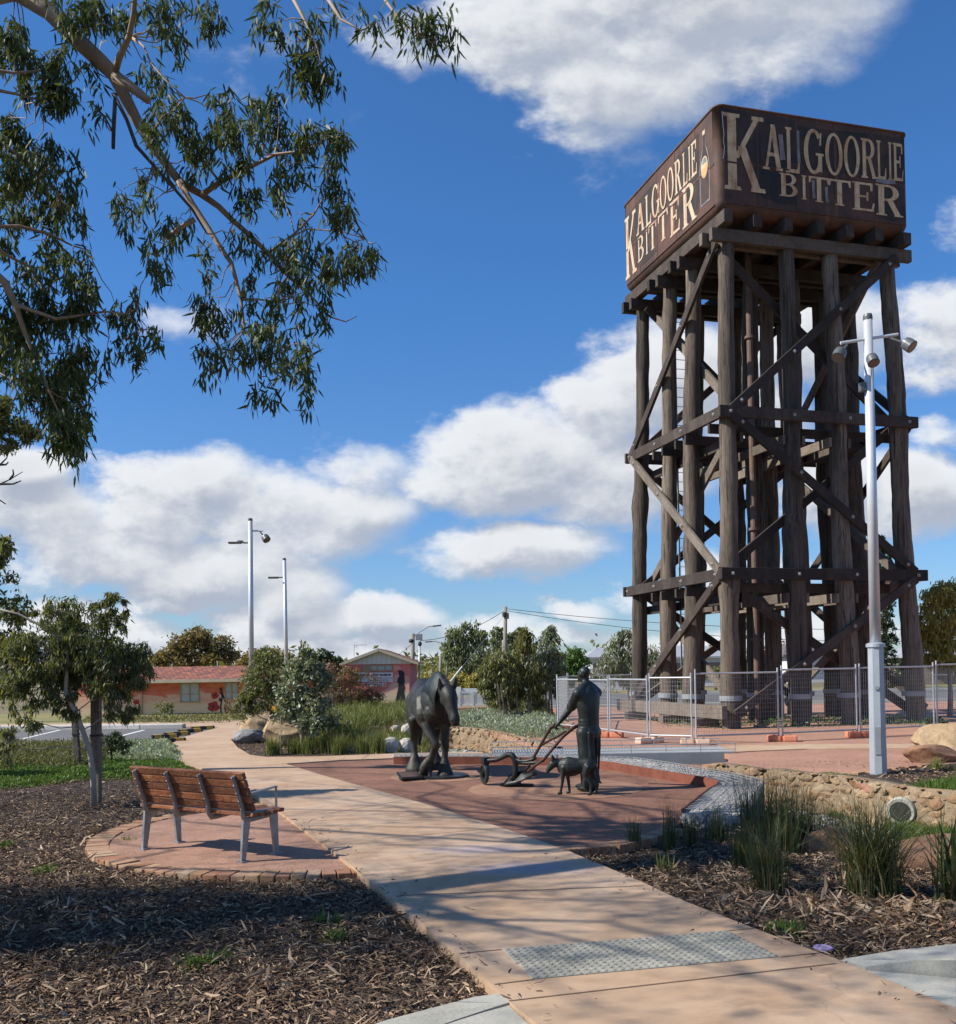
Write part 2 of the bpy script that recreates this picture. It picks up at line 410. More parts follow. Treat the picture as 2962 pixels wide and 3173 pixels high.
def path_mat():
    m, nt, b, out = newmat('buff_concrete')
    v = coords(nt)
    n1 = noise(nt, v, .75, 8, .66, .9); n2 = noise(nt, v, 5, 7, .7, .6); n3 = noise(nt, v, 160, 3, .6)
    col = ramp(nt, n1, [(.28, (.345, .217, .125)), (.5, (.435, .298, .188)), (.72, (.51, .378, .262))])
    col = mixc(nt, 1.0, col, ramp(nt, n2, [(.22, (.74, .68, .62)), (.42, (.95, .94, .93)), (.6, (1, 1, 1)), (.8, (1.1, 1.11, 1.12))]), 'MULTIPLY')
    # thin scuffs
    sc = noise(nt, coords(nt, (2, 14, 1)), 2.2, 6, .7, 1.2)
    col = mixc(nt, ramp(nt, sc, [(.66, (0, 0, 0)), (.74, (.28, .28, .28))]), col, (.27, .165, .105))
    # two faded bluish chalk patches on the walkway
    tc = nt.nodes.new('ShaderNodeTexCoord')
    fac = None
    for (c, a, w) in ((G(1480, 2632), (.62, .30), .55), (G(1640, 2690), (.75, .33), .62)):
        mp = nt.nodes.new('ShaderNodeMapping'); mp.vector_type = 'POINT'
        mp.inputs['Scale'].default_value = (1 / a[0], 1 / a[1], 0)
        mp.inputs['Location'].default_value = (-c.x / a[0], -c.y / a[1], 0)
        nt.links.new(tc.outputs['Object'], mp.inputs[0])
        ln = nt.nodes.new('ShaderNodeVectorMath'); ln.operation = 'LENGTH'; nt.links.new(mp.outputs[0], ln.inputs[0])
        ad = nt.nodes.new('ShaderNodeMath'); ad.operation = 'MULTIPLY_ADD'; ad.inputs[1].default_value = 1.6; ad.inputs[2].default_value = -.8
        nt.links.new(n2, ad.inputs[0])
        sm = nt.nodes.new('ShaderNodeMath'); sm.operation = 'ADD'; nt.links.new(ln.outputs['Value'], sm.inputs[0]); nt.links.new(ad.outputs[0], sm.inputs[1])
        f = ramp(nt, sm.outputs[0], [(.25, (w, w, w)), (1.0, (0, 0, 0))])
        col = mixc(nt, f, col, (.27, .25, .33))
    col = mixc(nt, 1.0, col, ramp(nt, n3, [(.3, (.88, .87, .86)), (.7, (1.1, 1.1, 1.1))]), 'MULTIPLY')
    vo = nt.nodes.new('ShaderNodeTexVoronoi'); vo.feature = 'DISTANCE_TO_EDGE'; vo.inputs['Scale'].default_value = .42
    wv = nt.nodes.new('ShaderNodeTexNoise'); wv.inputs['Scale'].default_value = 2.2; wv.inputs['Detail'].default_value = 7; nt.links.new(v, wv.inputs['Vector'])
    va = nt.nodes.new('ShaderNodeVectorMath'); va.operation = 'MULTIPLY_ADD'; va.inputs[1].default_value = (.5, .5, 0); nt.links.new(wv.outputs['Color'], va.inputs[0]); nt.links.new(v, va.inputs[2]); nt.links.new(va.outputs[0], vo.inputs['Vector'])
    col = mixc(nt, ramp(nt, vo.outputs['Distance'], [(.0, (.28, .28, .28)), (.0018, (0, 0, 0))]), col, (.13, .08, .05))
    nt.links.new(col, b.inputs['Base Color'])
    b.inputs['Roughness'].default_value = .72
    ad = nt.nodes.new('ShaderNodeMath'); ad.operation = 'ADD'; nt.links.new(n3, ad.inputs[0]); nt.links.new(n2, ad.inputs[1])
    bump(nt, b, ad.outputs[0], .25, .006)
    return m
M['path'] = path_mat()
M['concrete'] = surf('grey_concrete', (.33, .315, .26), (.43, .415, .35), 1.8, rough=.85, bmp=.3, bdist=.004, fine=60, fine_mix=.25)
M['kerbwhite'] = surf('pale_kerb_concrete', (.46, .44, .385), (.55, .535, .49), .8, rough=.85, bmp=.2, fine=20, fine_mix=.2)
M['joint'] = surf('joint_dirt', (.13, .08, .05), (.2, .13, .08), 8, rough=.95, bmp=0)
M['white'] = surf('white_paint', (.58, .58, .56), (.68, .68, .66), 2.0, rough=.6, bmp=.05, fine=30, fine_mix=.12)
M['brick'] = None
def brick_mat():
    m, nt, b, out = newmat('mixed_brick')
    geo = nt.nodes.new('ShaderNodeNewGeometry')
    col = ramp(nt, geo.outputs['Random Per Island'], [(0, (.26, .115, .06)), (.3, (.35, .20, .105)), (.55, (.38, .25, .15)), (.8, (.30, .145, .085)), (1, (.42, .31, .205))])
    v = coords(nt); n2 = noise(nt, v, 22, 6, .7)
    col = mixc(nt, 1.0, col, ramp(nt, n2, [(.25, (.6, .6, .6)), (.75, (1.25, 1.22, 1.2))]), 'MULTIPLY')
    nt.links.new(col, b.inputs['Base Color']); b.inputs['Roughness'].default_value = .9
    bump(nt, b, n2, .5, .008); return m
M['brick'] = brick_mat()
def stone_mat(name, stops, rough=.9, sc=14):
    m, nt, b, out = newmat(name)
    geo = nt.nodes.new('ShaderNodeNewGeometry')
    n = len(stops)
    col = ramp(nt, geo.outputs['Random Per Island'], [(i / max(1, n - 1), c) for i, c in enumerate(stops)])
    v = coords(nt); n2 = noise(nt, v, sc, 8, .68, .4); n1 = noise(nt, v, sc * .22, 5, .6, .6)
    col = mixc(nt, 1.0, col, ramp(nt, n2, [(.25, (.55, .52, .5)), (.5, (1, 1, 1)), (.78, (1.22, 1.2, 1.18))]), 'MULTIPLY')
    col = mixc(nt, 1.0, col, ramp(nt, n1, [(.3, (.74, .7, .64)), (.65, (1.12, 1.1, 1.08))]), 'MULTIPLY')
    nt.links.new(col, b.inputs['Base Color']); b.inputs['Roughness'].default_value = rough
    bump(nt, b, n2, 1.0, .035); return m
M['wallstone'] = stone_mat('tan_stone', [(.17, .10, .055), (.28, .185, .10), (.34, .25, .15), (.24, .13, .065), (.30, .215, .13), (.20, .13, .08), (.36, .29, .195)])
M['mortar'] = surf('sandy_mortar', (.19, .135, .08), (.27, .20, .125), 3, rough=.95, bmp=.8, bdist=.03, fine=18)
M['greystone'] = stone_mat('grey_gabion_stone', [(.17, .175, .18), (.30, .30, .295), (.44, .43, .41), (.24, .245, .25)])
M['corten'] = surf('rusted_steel', (.12, .038, .022), (.20, .06, .032), 5, (.15, .045, .025), rough=.8, bmp=.2, fine=50)
M['steel'] = surf('galvanised_steel', (.36, .375, .39), (.45, .465, .48), 6, rough=.5, metal=.35, bmp=.05, fine=60, fine_mix=.12)
M['wire'] = surf('galvanised_wire', (.20, .205, .21), (.27, .275, .28), 6, rough=.6, metal=0.0, bmp=0, fine=60, fine_mix=.1)
M['beamgrey'] = surf('grey_painted_beam', (.235, .255, .27), (.29, .31, .325), 2, rough=.55, metal=.2, bmp=.05, fine=30, fine_mix=.12)

# ================================================================== GROUND
def sstep(a, b, x): t = np.clip((x - a) / (b - a), 0, 1); return t * t * (3 - 2 * t)
def P2(*pix): return [(G(x, y).x, G(x, y).y) for x, y in pix]
GABION_OUT = P2((1560, 2353), (1730, 2358), (1850, 2362), (1962, 2367), (2070, 2383), (2231, 2410), (2358, 2441))
WALL_TOP = P2((2190, 2371), (2260, 2379), (2332, 2388), (2460, 2400), (2588, 2412), (2680, 2428), (2727, 2439), (2840, 2452), (2962, 2464), (3200, 2490), (3500, 2520))
FAR_BANK = P2((1180, 2262), (1330, 2258), (1401, 2256), (1493, 2264), (1560, 2278), (1620, 2296), (1700, 2318))
FRONT_BANK = P2((3500, 2700), (3200, 2680), (2962, 2655), (2700, 2625), (2560, 2640), (2420, 2640), (2330, 2620), (2285, 2552))
NEAR_BANK = [(.35, 19.0), (.05, 19.95), (-1.5, 20.3), (-3.4, 23.5)]
CREEK = NEAR_BANK + FAR_BANK + [(4.25, 20.5), (4.6, 18.7), (4.2, 17.2)] + WALL_TOP + FRONT_BANK + list(reversed(GABION_OUT))
def poly_dist(X, Y, poly, closed=True):
    n = len(poly); d = np.full(X.shape, 1e9); ins = np.zeros(X.shape, bool); which = np.zeros(X.shape, int)
    for i in range(n if closed else n - 1):
        (x1, y1), (x2, y2) = poly[i], poly[(i + 1) % n]
        ex, ey = x2 - x1, y2 - y1; L2 = ex * ex + ey * ey + 1e-12
        t = np.clip(((X - x1) * ex + (Y - y1) * ey) / L2, 0, 1)
        dd = np.hypot(X - x1 - t * ex, Y - y1 - t * ey)
        w = dd < d; d = np.where(w, dd, d); which = np.where(w, i, which)
        c = ((y1 > Y) != (y2 > Y)) & (X < ex * (Y - y1) / (ey + 1e-12) + x1); ins ^= c
    return d, ins, which
i0 = len(NEAR_BANK) + len(FAR_BANK) + 3 + len(WALL_TOP)
SOFT = set(range(i0 - 1, i0 + len(FRONT_BANK) - 1))
def terrain(X, Y):
    X = np.asarray(X, float); Y = np.asarray(Y, float)
    z = np.full(X.shape, -.07)
    z = z - .86 * sstep(34, 56, Y) * (1 - sstep(-4.5, -.5, X))
    d, ins, which = poly_dist(X, Y, CREEK)
    soft = np.isin(which, list(SOFT))
    sd = np.where(ins, d, -d)
    dep = np.where(soft, .50 * sstep(.0, 1.3, sd), .50 * sstep(-.24, -.06, sd))
    z = z - dep
    # small swells of the mulch beds
    z = z + .018 * np.sin(1.7 * X + .6 * Y) * np.sin(1.3 * Y - .4 * X) * (Y < 30)
    return z
def tz(x, y): return float(terrain(np.array([x]), np.array([y]))[0])
def grid_lines(a, b, fa, fb, fine, grow=1.35):
    xs = list(np.arange(fa, fb + 1e-6, fine)); s = fine
    while xs[-1] < b: s *= grow; xs.append(xs[-1] + s)
    s = fine
    while xs[0] > a: s *= grow; xs.insert(0, xs[0] - s)
    return np.array(xs)
def build_ground():
    xs = grid_lines(-1500, 1500, -6, 11, .11, 1.22); ys = grid_lines(-1500, 2500, 2.5, 30, .12, 1.22)
    X, Y = np.meshgrid(xs, ys); Z = terrain(X, Y)
    nx, ny = len(xs), len(ys)
    vs = np.stack([X, Y, Z], -1).reshape(-1, 3)
    ii = np.arange(nx * ny).reshape(ny, nx)
    f = np.stack([ii[:-1, :-1], ii[:-1, 1:], ii[1:, 1:], ii[1:, :-1]], -1).reshape(-1, 4)
    me = bpy.data.meshes.new('ground'); me.from_pydata(vs.tolist(), [], f.tolist())
    cx = (X[:-1, :-1] + X[1:, 1:]) / 2; cy = (Y[:-1, :-1] + Y[1:, 1:]) / 2
    d, ins, wh = poly_dist(cx, cy, CREEK)
    mi = np.where(ins & (d > .12), 1, np.where((cy > 30) | (cy < -6) | (abs(cx) > 16), 2, 0))
    o = link_mesh('ground', me, [M['mulch'], M['riverbed'], M['dryground']], smooth=True)
    me.polygons.foreach_set('material_index', mi.reshape(-1).astype(np.int32))
    return tag(o, kind='structure')
build_ground()
def sheet(name, poly, z, mat, thick=None, bev=None):
    mb = MB(); mb.prism(poly, z - (thick or .12), z)
    return tag(mb.build(name, mat), kind='structure')

# walkway (a slab with real edges)
pl = P2((1663, 3173), (1577, 3103), (1528, 3054), (1420, 2957), (1189, 2763), (1102, 2693), (997, 2612), (860, 2510), (740, 2428), (640, 2385), (556, 2362), (520, 2334), (514, 2310), (541, 2299), (562, 2286), (614, 2270), (690, 2251), (640, 2249), (566, 2248), (300, 2252), (-400, 2262), (-400, 2248), (300, 2240), (566, 2237), (760, 2230), (800, 2231))
pl_end = P2((724, 2280), (716, 2292), (738, 2317), (776, 2339), (830, 2345), (997, 2343), (1266, 2333), (1493, 2330))
pr = P2((1520, 2346), (1218, 2349), (1050, 2355), (884, 2366), (1000, 2402), (1302, 2486), (1571, 2569), (1749, 2631), (1986, 2731), (2091, 2780), (2339, 2877), (2592, 2971), (2961, 3124), (3400, 3330))
front = [(1.9, 2.6), (-.1, 3.0)]
PATH = pl + [(-5.9, 30.6), (-5.2, 29.2)] + pl_end + pr + [(2.4, 3.6), (1.9, 2.4), (-.1, 2.4), (.0, 3.6)]
path = sheet('path', PATH, 0.0, M['path'], .25)
def joint(pts, w=.012):
    mb = MB()
    for (a, b) in pts:
        a, b = Vector(G(*a)), Vector(G(*b)); d = (b - a).normalized(); n = Vector((-d.y, d.x, 0)) * w / 2
        mb.add([Vector((p.x, p.y, .003)) for p in (a - n, b - n, b + n, a + n)], [(0, 1, 2, 3)])
    return mb
jm = joint([((1424, 2955), (1553, 2943)), ((2252, 2885), (2340, 2877)), ((1531, 3051), (1653, 3036)), ((2419, 2966), (2540, 2953)),
            ((1577, 3102), (2590, 2986)), ((1240, 2775), (1995, 2745)), ((1180, 2598), (1560, 2565)), ((1020, 2520), (1250, 2480)), ((640, 2384), (884, 2366)), ((1145, 2337), (1120, 2352)), ((1290, 2331), (1275, 2347))])
jo = jm.build('expansion_joint', M['joint'], path)
tag(jo)

# gravel court round the bronzes, paler rounds under them
plaza_poly = P2((884, 2367.5), (1050, 2357), (1218, 2351), (1230, 2366), (1500, 2366), (1750, 2370), (1900, 2385), (2003, 2404), (2100, 2421), (2209, 2441), (2226, 2450), (2199, 2467), (2167, 2494), (2090, 2560), (1894, 2620), (1760, 2634), (1571, 2567), (1302, 2484), (1000, 2400))
sheet('plaza', plaza_poly, -.012, M['gravel'], .2)
def disc(name, c, r, z, mat, n=48, sq=1.0):
    mb = MB(); mb.prism([(c[0] + r * math.cos(2 * math.pi * i / n), c[1] + r * sq * math.sin(2 * math.pi * i / n)) for i in range(n)], z - .03, z)
    return tag(mb.build(name, mat), kind='structure')
c1, c2 = G(1370, 2402), G(1720, 2440)
disc('sand_round', (c1.x, c1.y), .82, -.008, M['sand']); disc('sand_round', (c2.x, c2.y), 1.22, -.008, M['sand'])

# bench pad with a brick border
PADC, PADR = Vector((-1.68, 10.72, 0)), 2.45
disc('bench_pad', PADC, PADR - .2, -.030, M['padgravel'])
mb = MB(); rng = random.Random(5); nb = 118
for i in range(nb):
    a = 2 * math.pi * (i + .5) / nb
    c = PADC + Vector((math.cos(a), math.sin(a), 0)) * (PADR - .11)
    if c.x > -.75 + (10.7 - c.y) * .35 and c.x > -1.2: continue
    w = 2 * math.pi * (PADR - .11) / nb
    mb.box((c.x, c.y, -.078 + rng.uniform(-.008, .006)), (.225 * rng.uniform(.94, 1.03), w * .93, .115), rotz(a + rng.uniform(-.05, .05)) @ Euler((rng.uniform(-.04, .04), rng.uniform(-.03, .03), 0)).to_matrix(), .008)
tag(mb.build('brick_border', M['brick']), 'curved border of pale and red bricks round the gravel under the bench', 'border')
mb = MB()
pts = [G(*p) for p in ((1733, 2629), (1815, 2623), (1894, 2616), (1990, 2596), (2090, 2566))]
for i in range(len(pts) - 1):
    n = 5
    for k in range(n):
        p = pts[i].lerp(pts[i + 1], (k + .5) / n); d = (pts[i + 1] - pts[i]); a = math.atan2(d.y, d.x)
        mb.box((p.x, p.y, -.045), (d.length / n * .93, .21, .1), rotz(a + rng.uniform(-.03, .03)), .008)
tag(mb.build('brick_border', M['brick']), 'short straight row of bricks between the red gravel court and the mulch bed', 'border')

# red soil by the tower, its pale path, road, verge, car park, lawn
soil = WALL_TOP[:-1] + [(16, 11.6), (34, 20), (34, 41), (1.0, 41), (-.6, 30.2)] + [(p[0] - .0, p[1] + .22) for p in FAR_BANK[1:]] + [(4.35, 20.5), (4.75, 18.6), (4.35, 17.2)]
soil = [(x, y + (.36 if i < len(WALL_TOP) - 1 else 0)) for i, (x, y) in enumerate(soil)]
sheet('red_soil', soil, -.022, M['redsoil'], .1)
sheet('mulch_bed', P2((2560, 2398), (2640, 2396), (2720, 2384), (2800, 2376), (2962, 2362), (3200, 2350), (3200, 2478), (2962, 2452), (2840, 2440), (2727, 2428), (2640, 2412)), -.016, M['mulch'], .1)
tp = P2((2262, 2330), (2330, 2326), (2500, 2319), (2830, 2318), (3300, 2312), (3300, 2298), (2830, 2304), (2500, 2305), (2300, 2308), (2200, 2312))
sheet('path', tp, -.004, M['path'], .1)
mb = MB(); ab = P2((2266, 2330), (2400, 2323)); 
ROADP = [(-1.6, 42.2), (120, 42.2), (120, 59), (9.5, 59), (8.5, 62), (8.2, 300), (-.2, 300), (-.5, 60), (-1.6, 56)]
sheet('road', ROADP, -.05, M['asphalt'], .1)
mb = MB()
mb.prism([(-1.6, 42.0), (120, 42.0), (120, 42.2), (-1.6, 42.2)], -.15, .05)
tag(mb.build('kerb', M['kerbwhite']), kind='structure')
mb = MB(); mb.prism([(9.5, 59), (120, 59), (120, 59.2), (9.5, 59.2)], -.15, .06)
tag(mb.build('kerb', M['kerbwhite']), kind='structure')
mb = MB(); mb.prism([(9.5, 59.2), (120, 59.2), (120, 63.5), (9.3, 63.5)], -.15, -.02)
tag(mb.build('verge', M['sand']), kind='structure')
mb = MB(); mb.prism([(9.3, 63.5), (120, 63.5), (120, 70), (9.3, 70)], -.15, -.03)
tag(mb.build('front_lawn', M['lawn']), kind='structure')
sheet('car_park', P2((-500, 2330), (250, 2312), (500, 2310), (560, 2287), (640, 2262), (690, 2250), (575, 2251), (-500, 2262)), -.035, M['asphalt'], .1)
mb = MB()
kp = [G(*p) for p in ((-500, 2262), (-100, 2259), (100, 2257), (300, 2255), (440, 2254), (572, 2252))]
for a, b in zip(kp, kp[1:]):
    mb.bar((a.x, a.y, .0), (b.x, b.y, .0), .30, .20, bev=.03)
tag(mb.build('kerb', M['kerbwhite']), kind='structure')
mb = MB()      # painted bay lines
for x0, x1 in ((440, 330), (180, 60)):
    a, b = G(x0, 2262, -.031), G(x1, 2290, -.031); mb.add([a, a + Vector((.12, 0, 0)), b + Vector((.12, 0, 0)), b], [(0, 1, 2, 3)])
tag(mb.build('bay_marking', M['white']), kind='structure')
# lawn falling away to the museum (follows the ground)
xs = np.linspace(-40, -3.2, 40); ys = np.linspace(32.4, 66, 40); vs = []; fs = []
for y in ys:
    for x in xs: vs.append((x, y, tz(x, y) + .05))
for j in range(39):
    for i in range(39): fs.append((j * 40 + i, j * 40 + i + 1, (j + 1) * 40 + i + 1, (j + 1) * 40 + i))
mb = MB(); mb.add(vs, fs); tag(mb.build('lawn', M['lawn'], smooth=True), kind='structure')

# kerbs of the crossing at the very front
def ribbon_prism(name, top, bot, ztop_t, ztop_b, mat):
    mb = MB(); poly = top + list(reversed(bot))
    z1 = ztop_t + list(reversed(ztop_b))
    mb.prism(poly, -.3, z1); return tag(mb.build(name, mat), kind='structure')
kl_t = P2((1552, 3076), (1469, 3092), (1323, 3135), (1199, 3173), (1000, 3240)); kl_b = P2((1576, 3104), (1500, 3125), (1420, 3150), (1350, 3174), (1150, 3245))
ribbon_prism('kerb', kl_t, kl_b, [-.002, .006, .012, .02, .02], [-.004, -.008, -.01, -.012, -.012], M['concrete'])
gl_b = P2((1580, 3110), (1640, 3165), (1700, 3220), (1760, 3290), (1800, 3400)); 
ribbon_prism('gutter', P2((1578, 3107), (1502, 3128), (1422, 3153), (1352, 3177), (1152, 3248)), gl_b, [-.012] * 5, [-.016] * 5, M['concrete'])
kr_t = P2((2597, 2971), (2770, 2942), (2961, 2920), (3900, 2850)); kr_b = P2((2682, 2995), (2824, 3005), (2961, 3018), (3900, 3080))
ribbon_prism('kerb', kr_t, kr_b, [.0, .05, .075, .08], [-.004, -.006, -.008, -.008], M['concrete'])
ribbon_prism('gutter', P2((2685, 2998), (2824, 3009), (2961, 3022), (3900, 3084)), P2((2690, 3001), (2820, 3058), (2961, 3116), (3900, 3500)), [-.012] * 4, [-.016] * 4, M['concrete'])

# tactile paving: ten tiles
M['tactile'] = surf('worn_tactile_tile', (.235, .228, .185), (.33, .315, .26), 3, rough=.85, bmp=.4, bdist=.004, fine=45, fine_mix=.4)
FLc, FRc, NRc, NLc = [G(*p) for p in ((1553.7, 2943.2), (2252.5, 2884.8), (2418.8, 2965.7), (1653.6, 3035.3))]
tgs = thing('tactile_paving', (FLc + NRc) / 2, 'panel of ten grey studded tactile tiles set into the walkway in front', 'tactile paving')
for j in range(2):
    for i in range(5):
        def q(a, b): return FLc.lerp(FRc, a).lerp(NLc.lerp(NRc, a), b)
        o_, u_, w_ = q(i / 5, j / 2), q((i + 1) / 5, j / 2) - q(i / 5, j / 2), q(i / 5, (j + 1) / 2) - q(i / 5, j / 2)
        mb = MB()
        c = o_ + u_ / 2 + w_ / 2; R = rotz(math.atan2(u_.y, u_.x))
        mb.box((c.x, c.y, -.006), (u_.length * .985, w_.length * .985, .024), R, .003)
        for a in range(6):
            for b in range(6):
                p = o_ + u_ * ((a + .5) / 6) + w_ * ((b + .5) / 6)
                mb.lathe([(.0165, .0055), (.0155, .009), (.012, .0105)], (p.x, p.y, 0), 10)
        mb.build('tile', M['tactile'], tgs)
# wheel stops
def wheel_stop(loc, rz, lab):
    t = thing('wheel_stop', loc, lab, 'wheel stop', 'wheel stops at the edge of the car park'); t.rotation_euler.z = rz; return t
M['blackrubber'] = surf('black_rubber', (.02, .02, .02), (.035, .034, .033), 9, rough=.7, bmp=.2)
M['yellow'] = surf('faded_yellow', (.50, .30, .04), (.60, .38, .06), 9, rough=.6, bmp=.1)
ws0 = None
for (x, y), lab in zip(((525, 2287), (561, 2279), (602, 2269), (640, 2260), (545, 2300)),
        ('black and yellow wheel stop next to the last in the near end of its row', 'black and yellow wheel stop in the middle of its row', 'black and yellow wheel stop second from the lawn end', 'black and yellow wheel stop at the far end nearest the lawn', 'dark wheel stop half hidden by the silver plants')):
    p = G(x, y, -.03); p.x -= .12
    t = wheel_stop(p, math.radians(38), lab)
    if ws0 is None:
        mb = MB(); mb.prism([(-.5, -.075), (.5, -.075), (.5, .075), (-.5, .075)], 0, [.11] * 4)
        mb = MB(); 
        sec = [(-.08, 0), (-.055, .10), (.055, .10), (.08, 0)]
        def seg(m, x0, x1):
            vs = [(x0, a, b) for a, b in sec] + [(x1, a, b) for a, b in sec]
            m.add(vs, [(0, 1, 5, 4), (1, 2, 6, 5), (2, 3, 7, 6), (3, 0, 4, 7), (3, 2, 1, 0), (4, 5, 6, 7)])
        seg(mb, -.36, .36); mb.build('block', M['blackrubber'], t, world=False)
        for k in (-.20, .20):
            m2 = MB(); sec2 = sec; 
            sec = [(-.084, 0), (-.058, .104), (.058, .104), (.084, 0)]; seg(m2, k - .1, k + .1); sec = sec2
            m2.build('stripe', M['yellow'], t, world=False)
        ws0 = t
    else:
        for ch in ws0.children: copy_tree(ch, t)
# drain lid in the mulch
p = G(2550, 2940, -.035); t = thing('drain_cover', p, 'small round purple drain cover lying on the mulch near the kerb', 'cover')
M['purple'] = surf('faded_purple', (.33, .22, .42), (.45, .32, .52), 20, rough=.6, bmp=.1)
mb = MB(); mb.lathe([(.058, .0), (.058, .010), (.052, .014), (.03, .014), (.028, .010), (.0005, .010)], p, 24); mb.build('rim', M['purple'], t)
mb = MB(); mb.lathe([(.024, .010), (.022, .014), (.0005, .015)], p, 16); mb.build('cap', M['beamgrey'], t)

# ================================================================== WATER TOWER
def timber_mat(name, c1, c2, c3, sc=3.0, zs=.12, rough=.9, split=0.0):
    m, nt, b, out = newmat(name)
    oi = nt.nodes.new('ShaderNodeObjectInfo')
    v = coords(nt, (1, 1, zs))
    wv = nt.nodes.new('ShaderNodeVectorMath'); wv.operation = 'ADD'
    sc_ = nt.nodes.new('ShaderNodeVectorMath'); sc_.operation = 'SCALE'; sc_.inputs[0].default_value = (7, 5, 3)
    nt.links.new(oi.outputs['Random'], sc_.inputs['Scale']); nt.links.new(v, wv.inputs[0]); nt.links.new(sc_.outputs[0], wv.inputs[1])
    v = wv.outputs[0]
    n1 = noise(nt, v, sc, 7, .65, .8); n2 = noise(nt, v, 26, 6, .72, .5)
    col = ramp(nt, n1, [(.28, c1), (.5, c2), (.74, c3)])
    col = mixc(nt, 1.0, col, ramp(nt, n2, [(.3, (.42, .4, .38)), (.5, (1, 1, 1)), (.8, (1.3, 1.28, 1.25))]), 'MULTIPLY')
    if split:                            # long drying splits and silvered streaks
        mp = nt.nodes.new('ShaderNodeMapping'); mp.inputs['Scale'].default_value = (1, 1, .35); nt.links.new(v, mp.inputs[0])
        n3 = noise(nt, mp.outputs[0], 13, 5, .6, .9)
        col = mixc(nt, 1.0, col, ramp(nt, n3, [(.34, (.22, .2, .18)), (.44, (.85, .84, .82)), (.6, (1.05, 1.04, 1.03)), (.72, (1.5, 1.48, 1.45))]), 'MULTIPLY')
    bright = nt.nodes.new('ShaderNodeMapRange'); bright.inputs['To Min'].default_value = .62; bright.inputs['To Max'].default_value = 1.3
    nt.links.new(oi.outputs['Random'], bright.inputs['Value'])
    vm = nt.nodes.new('ShaderNodeVectorMath'); vm.operation = 'SCALE'; nt.links.new(col, vm.inputs[0]); nt.links.new(bright.outputs[0], vm.inputs['Scale'])
    nt.links.new(vm.outputs[0], b.inputs['Base Color']); b.inputs['Roughness'].default_value = rough
    bump(nt, b, n2, .9, .03)
    return m
M['log'] = timber_mat('weathered_log', (.050, .038, .029), (.115, .090, .068), (.20, .165, .13), 2.2, .10, split=1)
M['beam'] = timber_mat('dark_timber', (.024, .018, .015), (.045, .033, .026), (.085, .066, .053), 1.6, .5)
M['oldbeam'] = timber_mat('grey_timber', (.10, .08, .062), (.15, .122, .096), (.20, .17, .14), 1.6, .5)
M['bolt'] = surf('bolt_plate', (.30, .28, .26), (.42, .40, .37), 20, rough=.6, metal=.4, bmp=0)
def rust_mat(name, cols, streak=True):
    m, nt, b, out = newmat(name)
    v = coords(nt)
    n1 = noise(nt, v, .9, 8, .62, .6); n2 = noise(nt, v, 14, 7, .7)
    col = ramp(nt, n1, [(.3, cols[0]), (.48, cols[1]), (.62, cols[2]), (.8, cols[3])])
    if streak:
        ns = noise(nt, coords(nt, (3.2, 3.2, .25)), 1.6, 7, .62, .4)
        col = mixc(nt, ramp(nt, ns, [(.55, (0, 0, 0)), (.72, (.55, .55, .55))]), col, cols[4])
    col = mixc(nt, 1.0, col, ramp(nt, n2, [(.3, (.72, .72, .72)), (.75, (1.22, 1.2, 1.2))]), 'MULTIPLY')
    nt.links.new(col, b.inputs['Base Color']); b.inputs['Roughness'].default_value = .72
    bump(nt, b, n2, .3, .01); return m
M['tankrust'] = rust_mat('rusted_tank_plate', [(.036, .021, .016), (.070, .034, .022), (.10, .046, .028), (.052, .028, .020), (.20, .085, .036)])
M['tankblack'] = rust_mat('black_sign_paint', [(.013, .010, .008), (.026, .018, .014), (.060, .032, .022), (.016, .012, .010), (.12, .052, .028)])
def letter_mat(name, cols):
    m, nt, b, out = newmat(name)
    v = coords(nt)
    n1 = noise(nt, v, 1.5, 8, .66, .9); n2 = noise(nt, v, 11, 7, .74, .3)
    ns = noise(nt, coords(nt, (5, 5, .5)), 1.5, 7, .65, .5)
    col = ramp(nt, n1, [(.3, cols[0]), (.5, cols[1]), (.7, cols[2])])
    col = mixc(nt, ramp(nt, ns, [(.49, (0, 0, 0)), (.66, (.85, .85, .85))]), col, cols[3])
    col = mixc(nt, ramp(nt, n2, [(.60, (0, 0, 0)), (.70, (.85, .85, .85))]), col, cols[4])
    nt.links.new(col, b.inputs['Base Color']); b.inputs['Roughness'].default_value = .75
    return m
M['cream'] = letter_mat('flaking_cream_paint', [(.42, .27, .15), (.52, .43, .31), (.47, .37, .25), (.36, .125, .042), (.10, .05, .03)])
M['cream2'] = letter_mat('worn_warmed_cream_paint', [(.30, .19, .095), (.56, .40, .23), (.70, .54, .34), (.36, .13, .045), (.06, .040, .03)])  # cream warmed in colour to offset blue skylight on the shaded tank face
M['greypaint'] = letter_mat('worn_grey_paint', [(.10, .10, .11), (.20, .20, .21), (.28, .27, .26), (.16, .10, .07), (.05, .045, .045)])

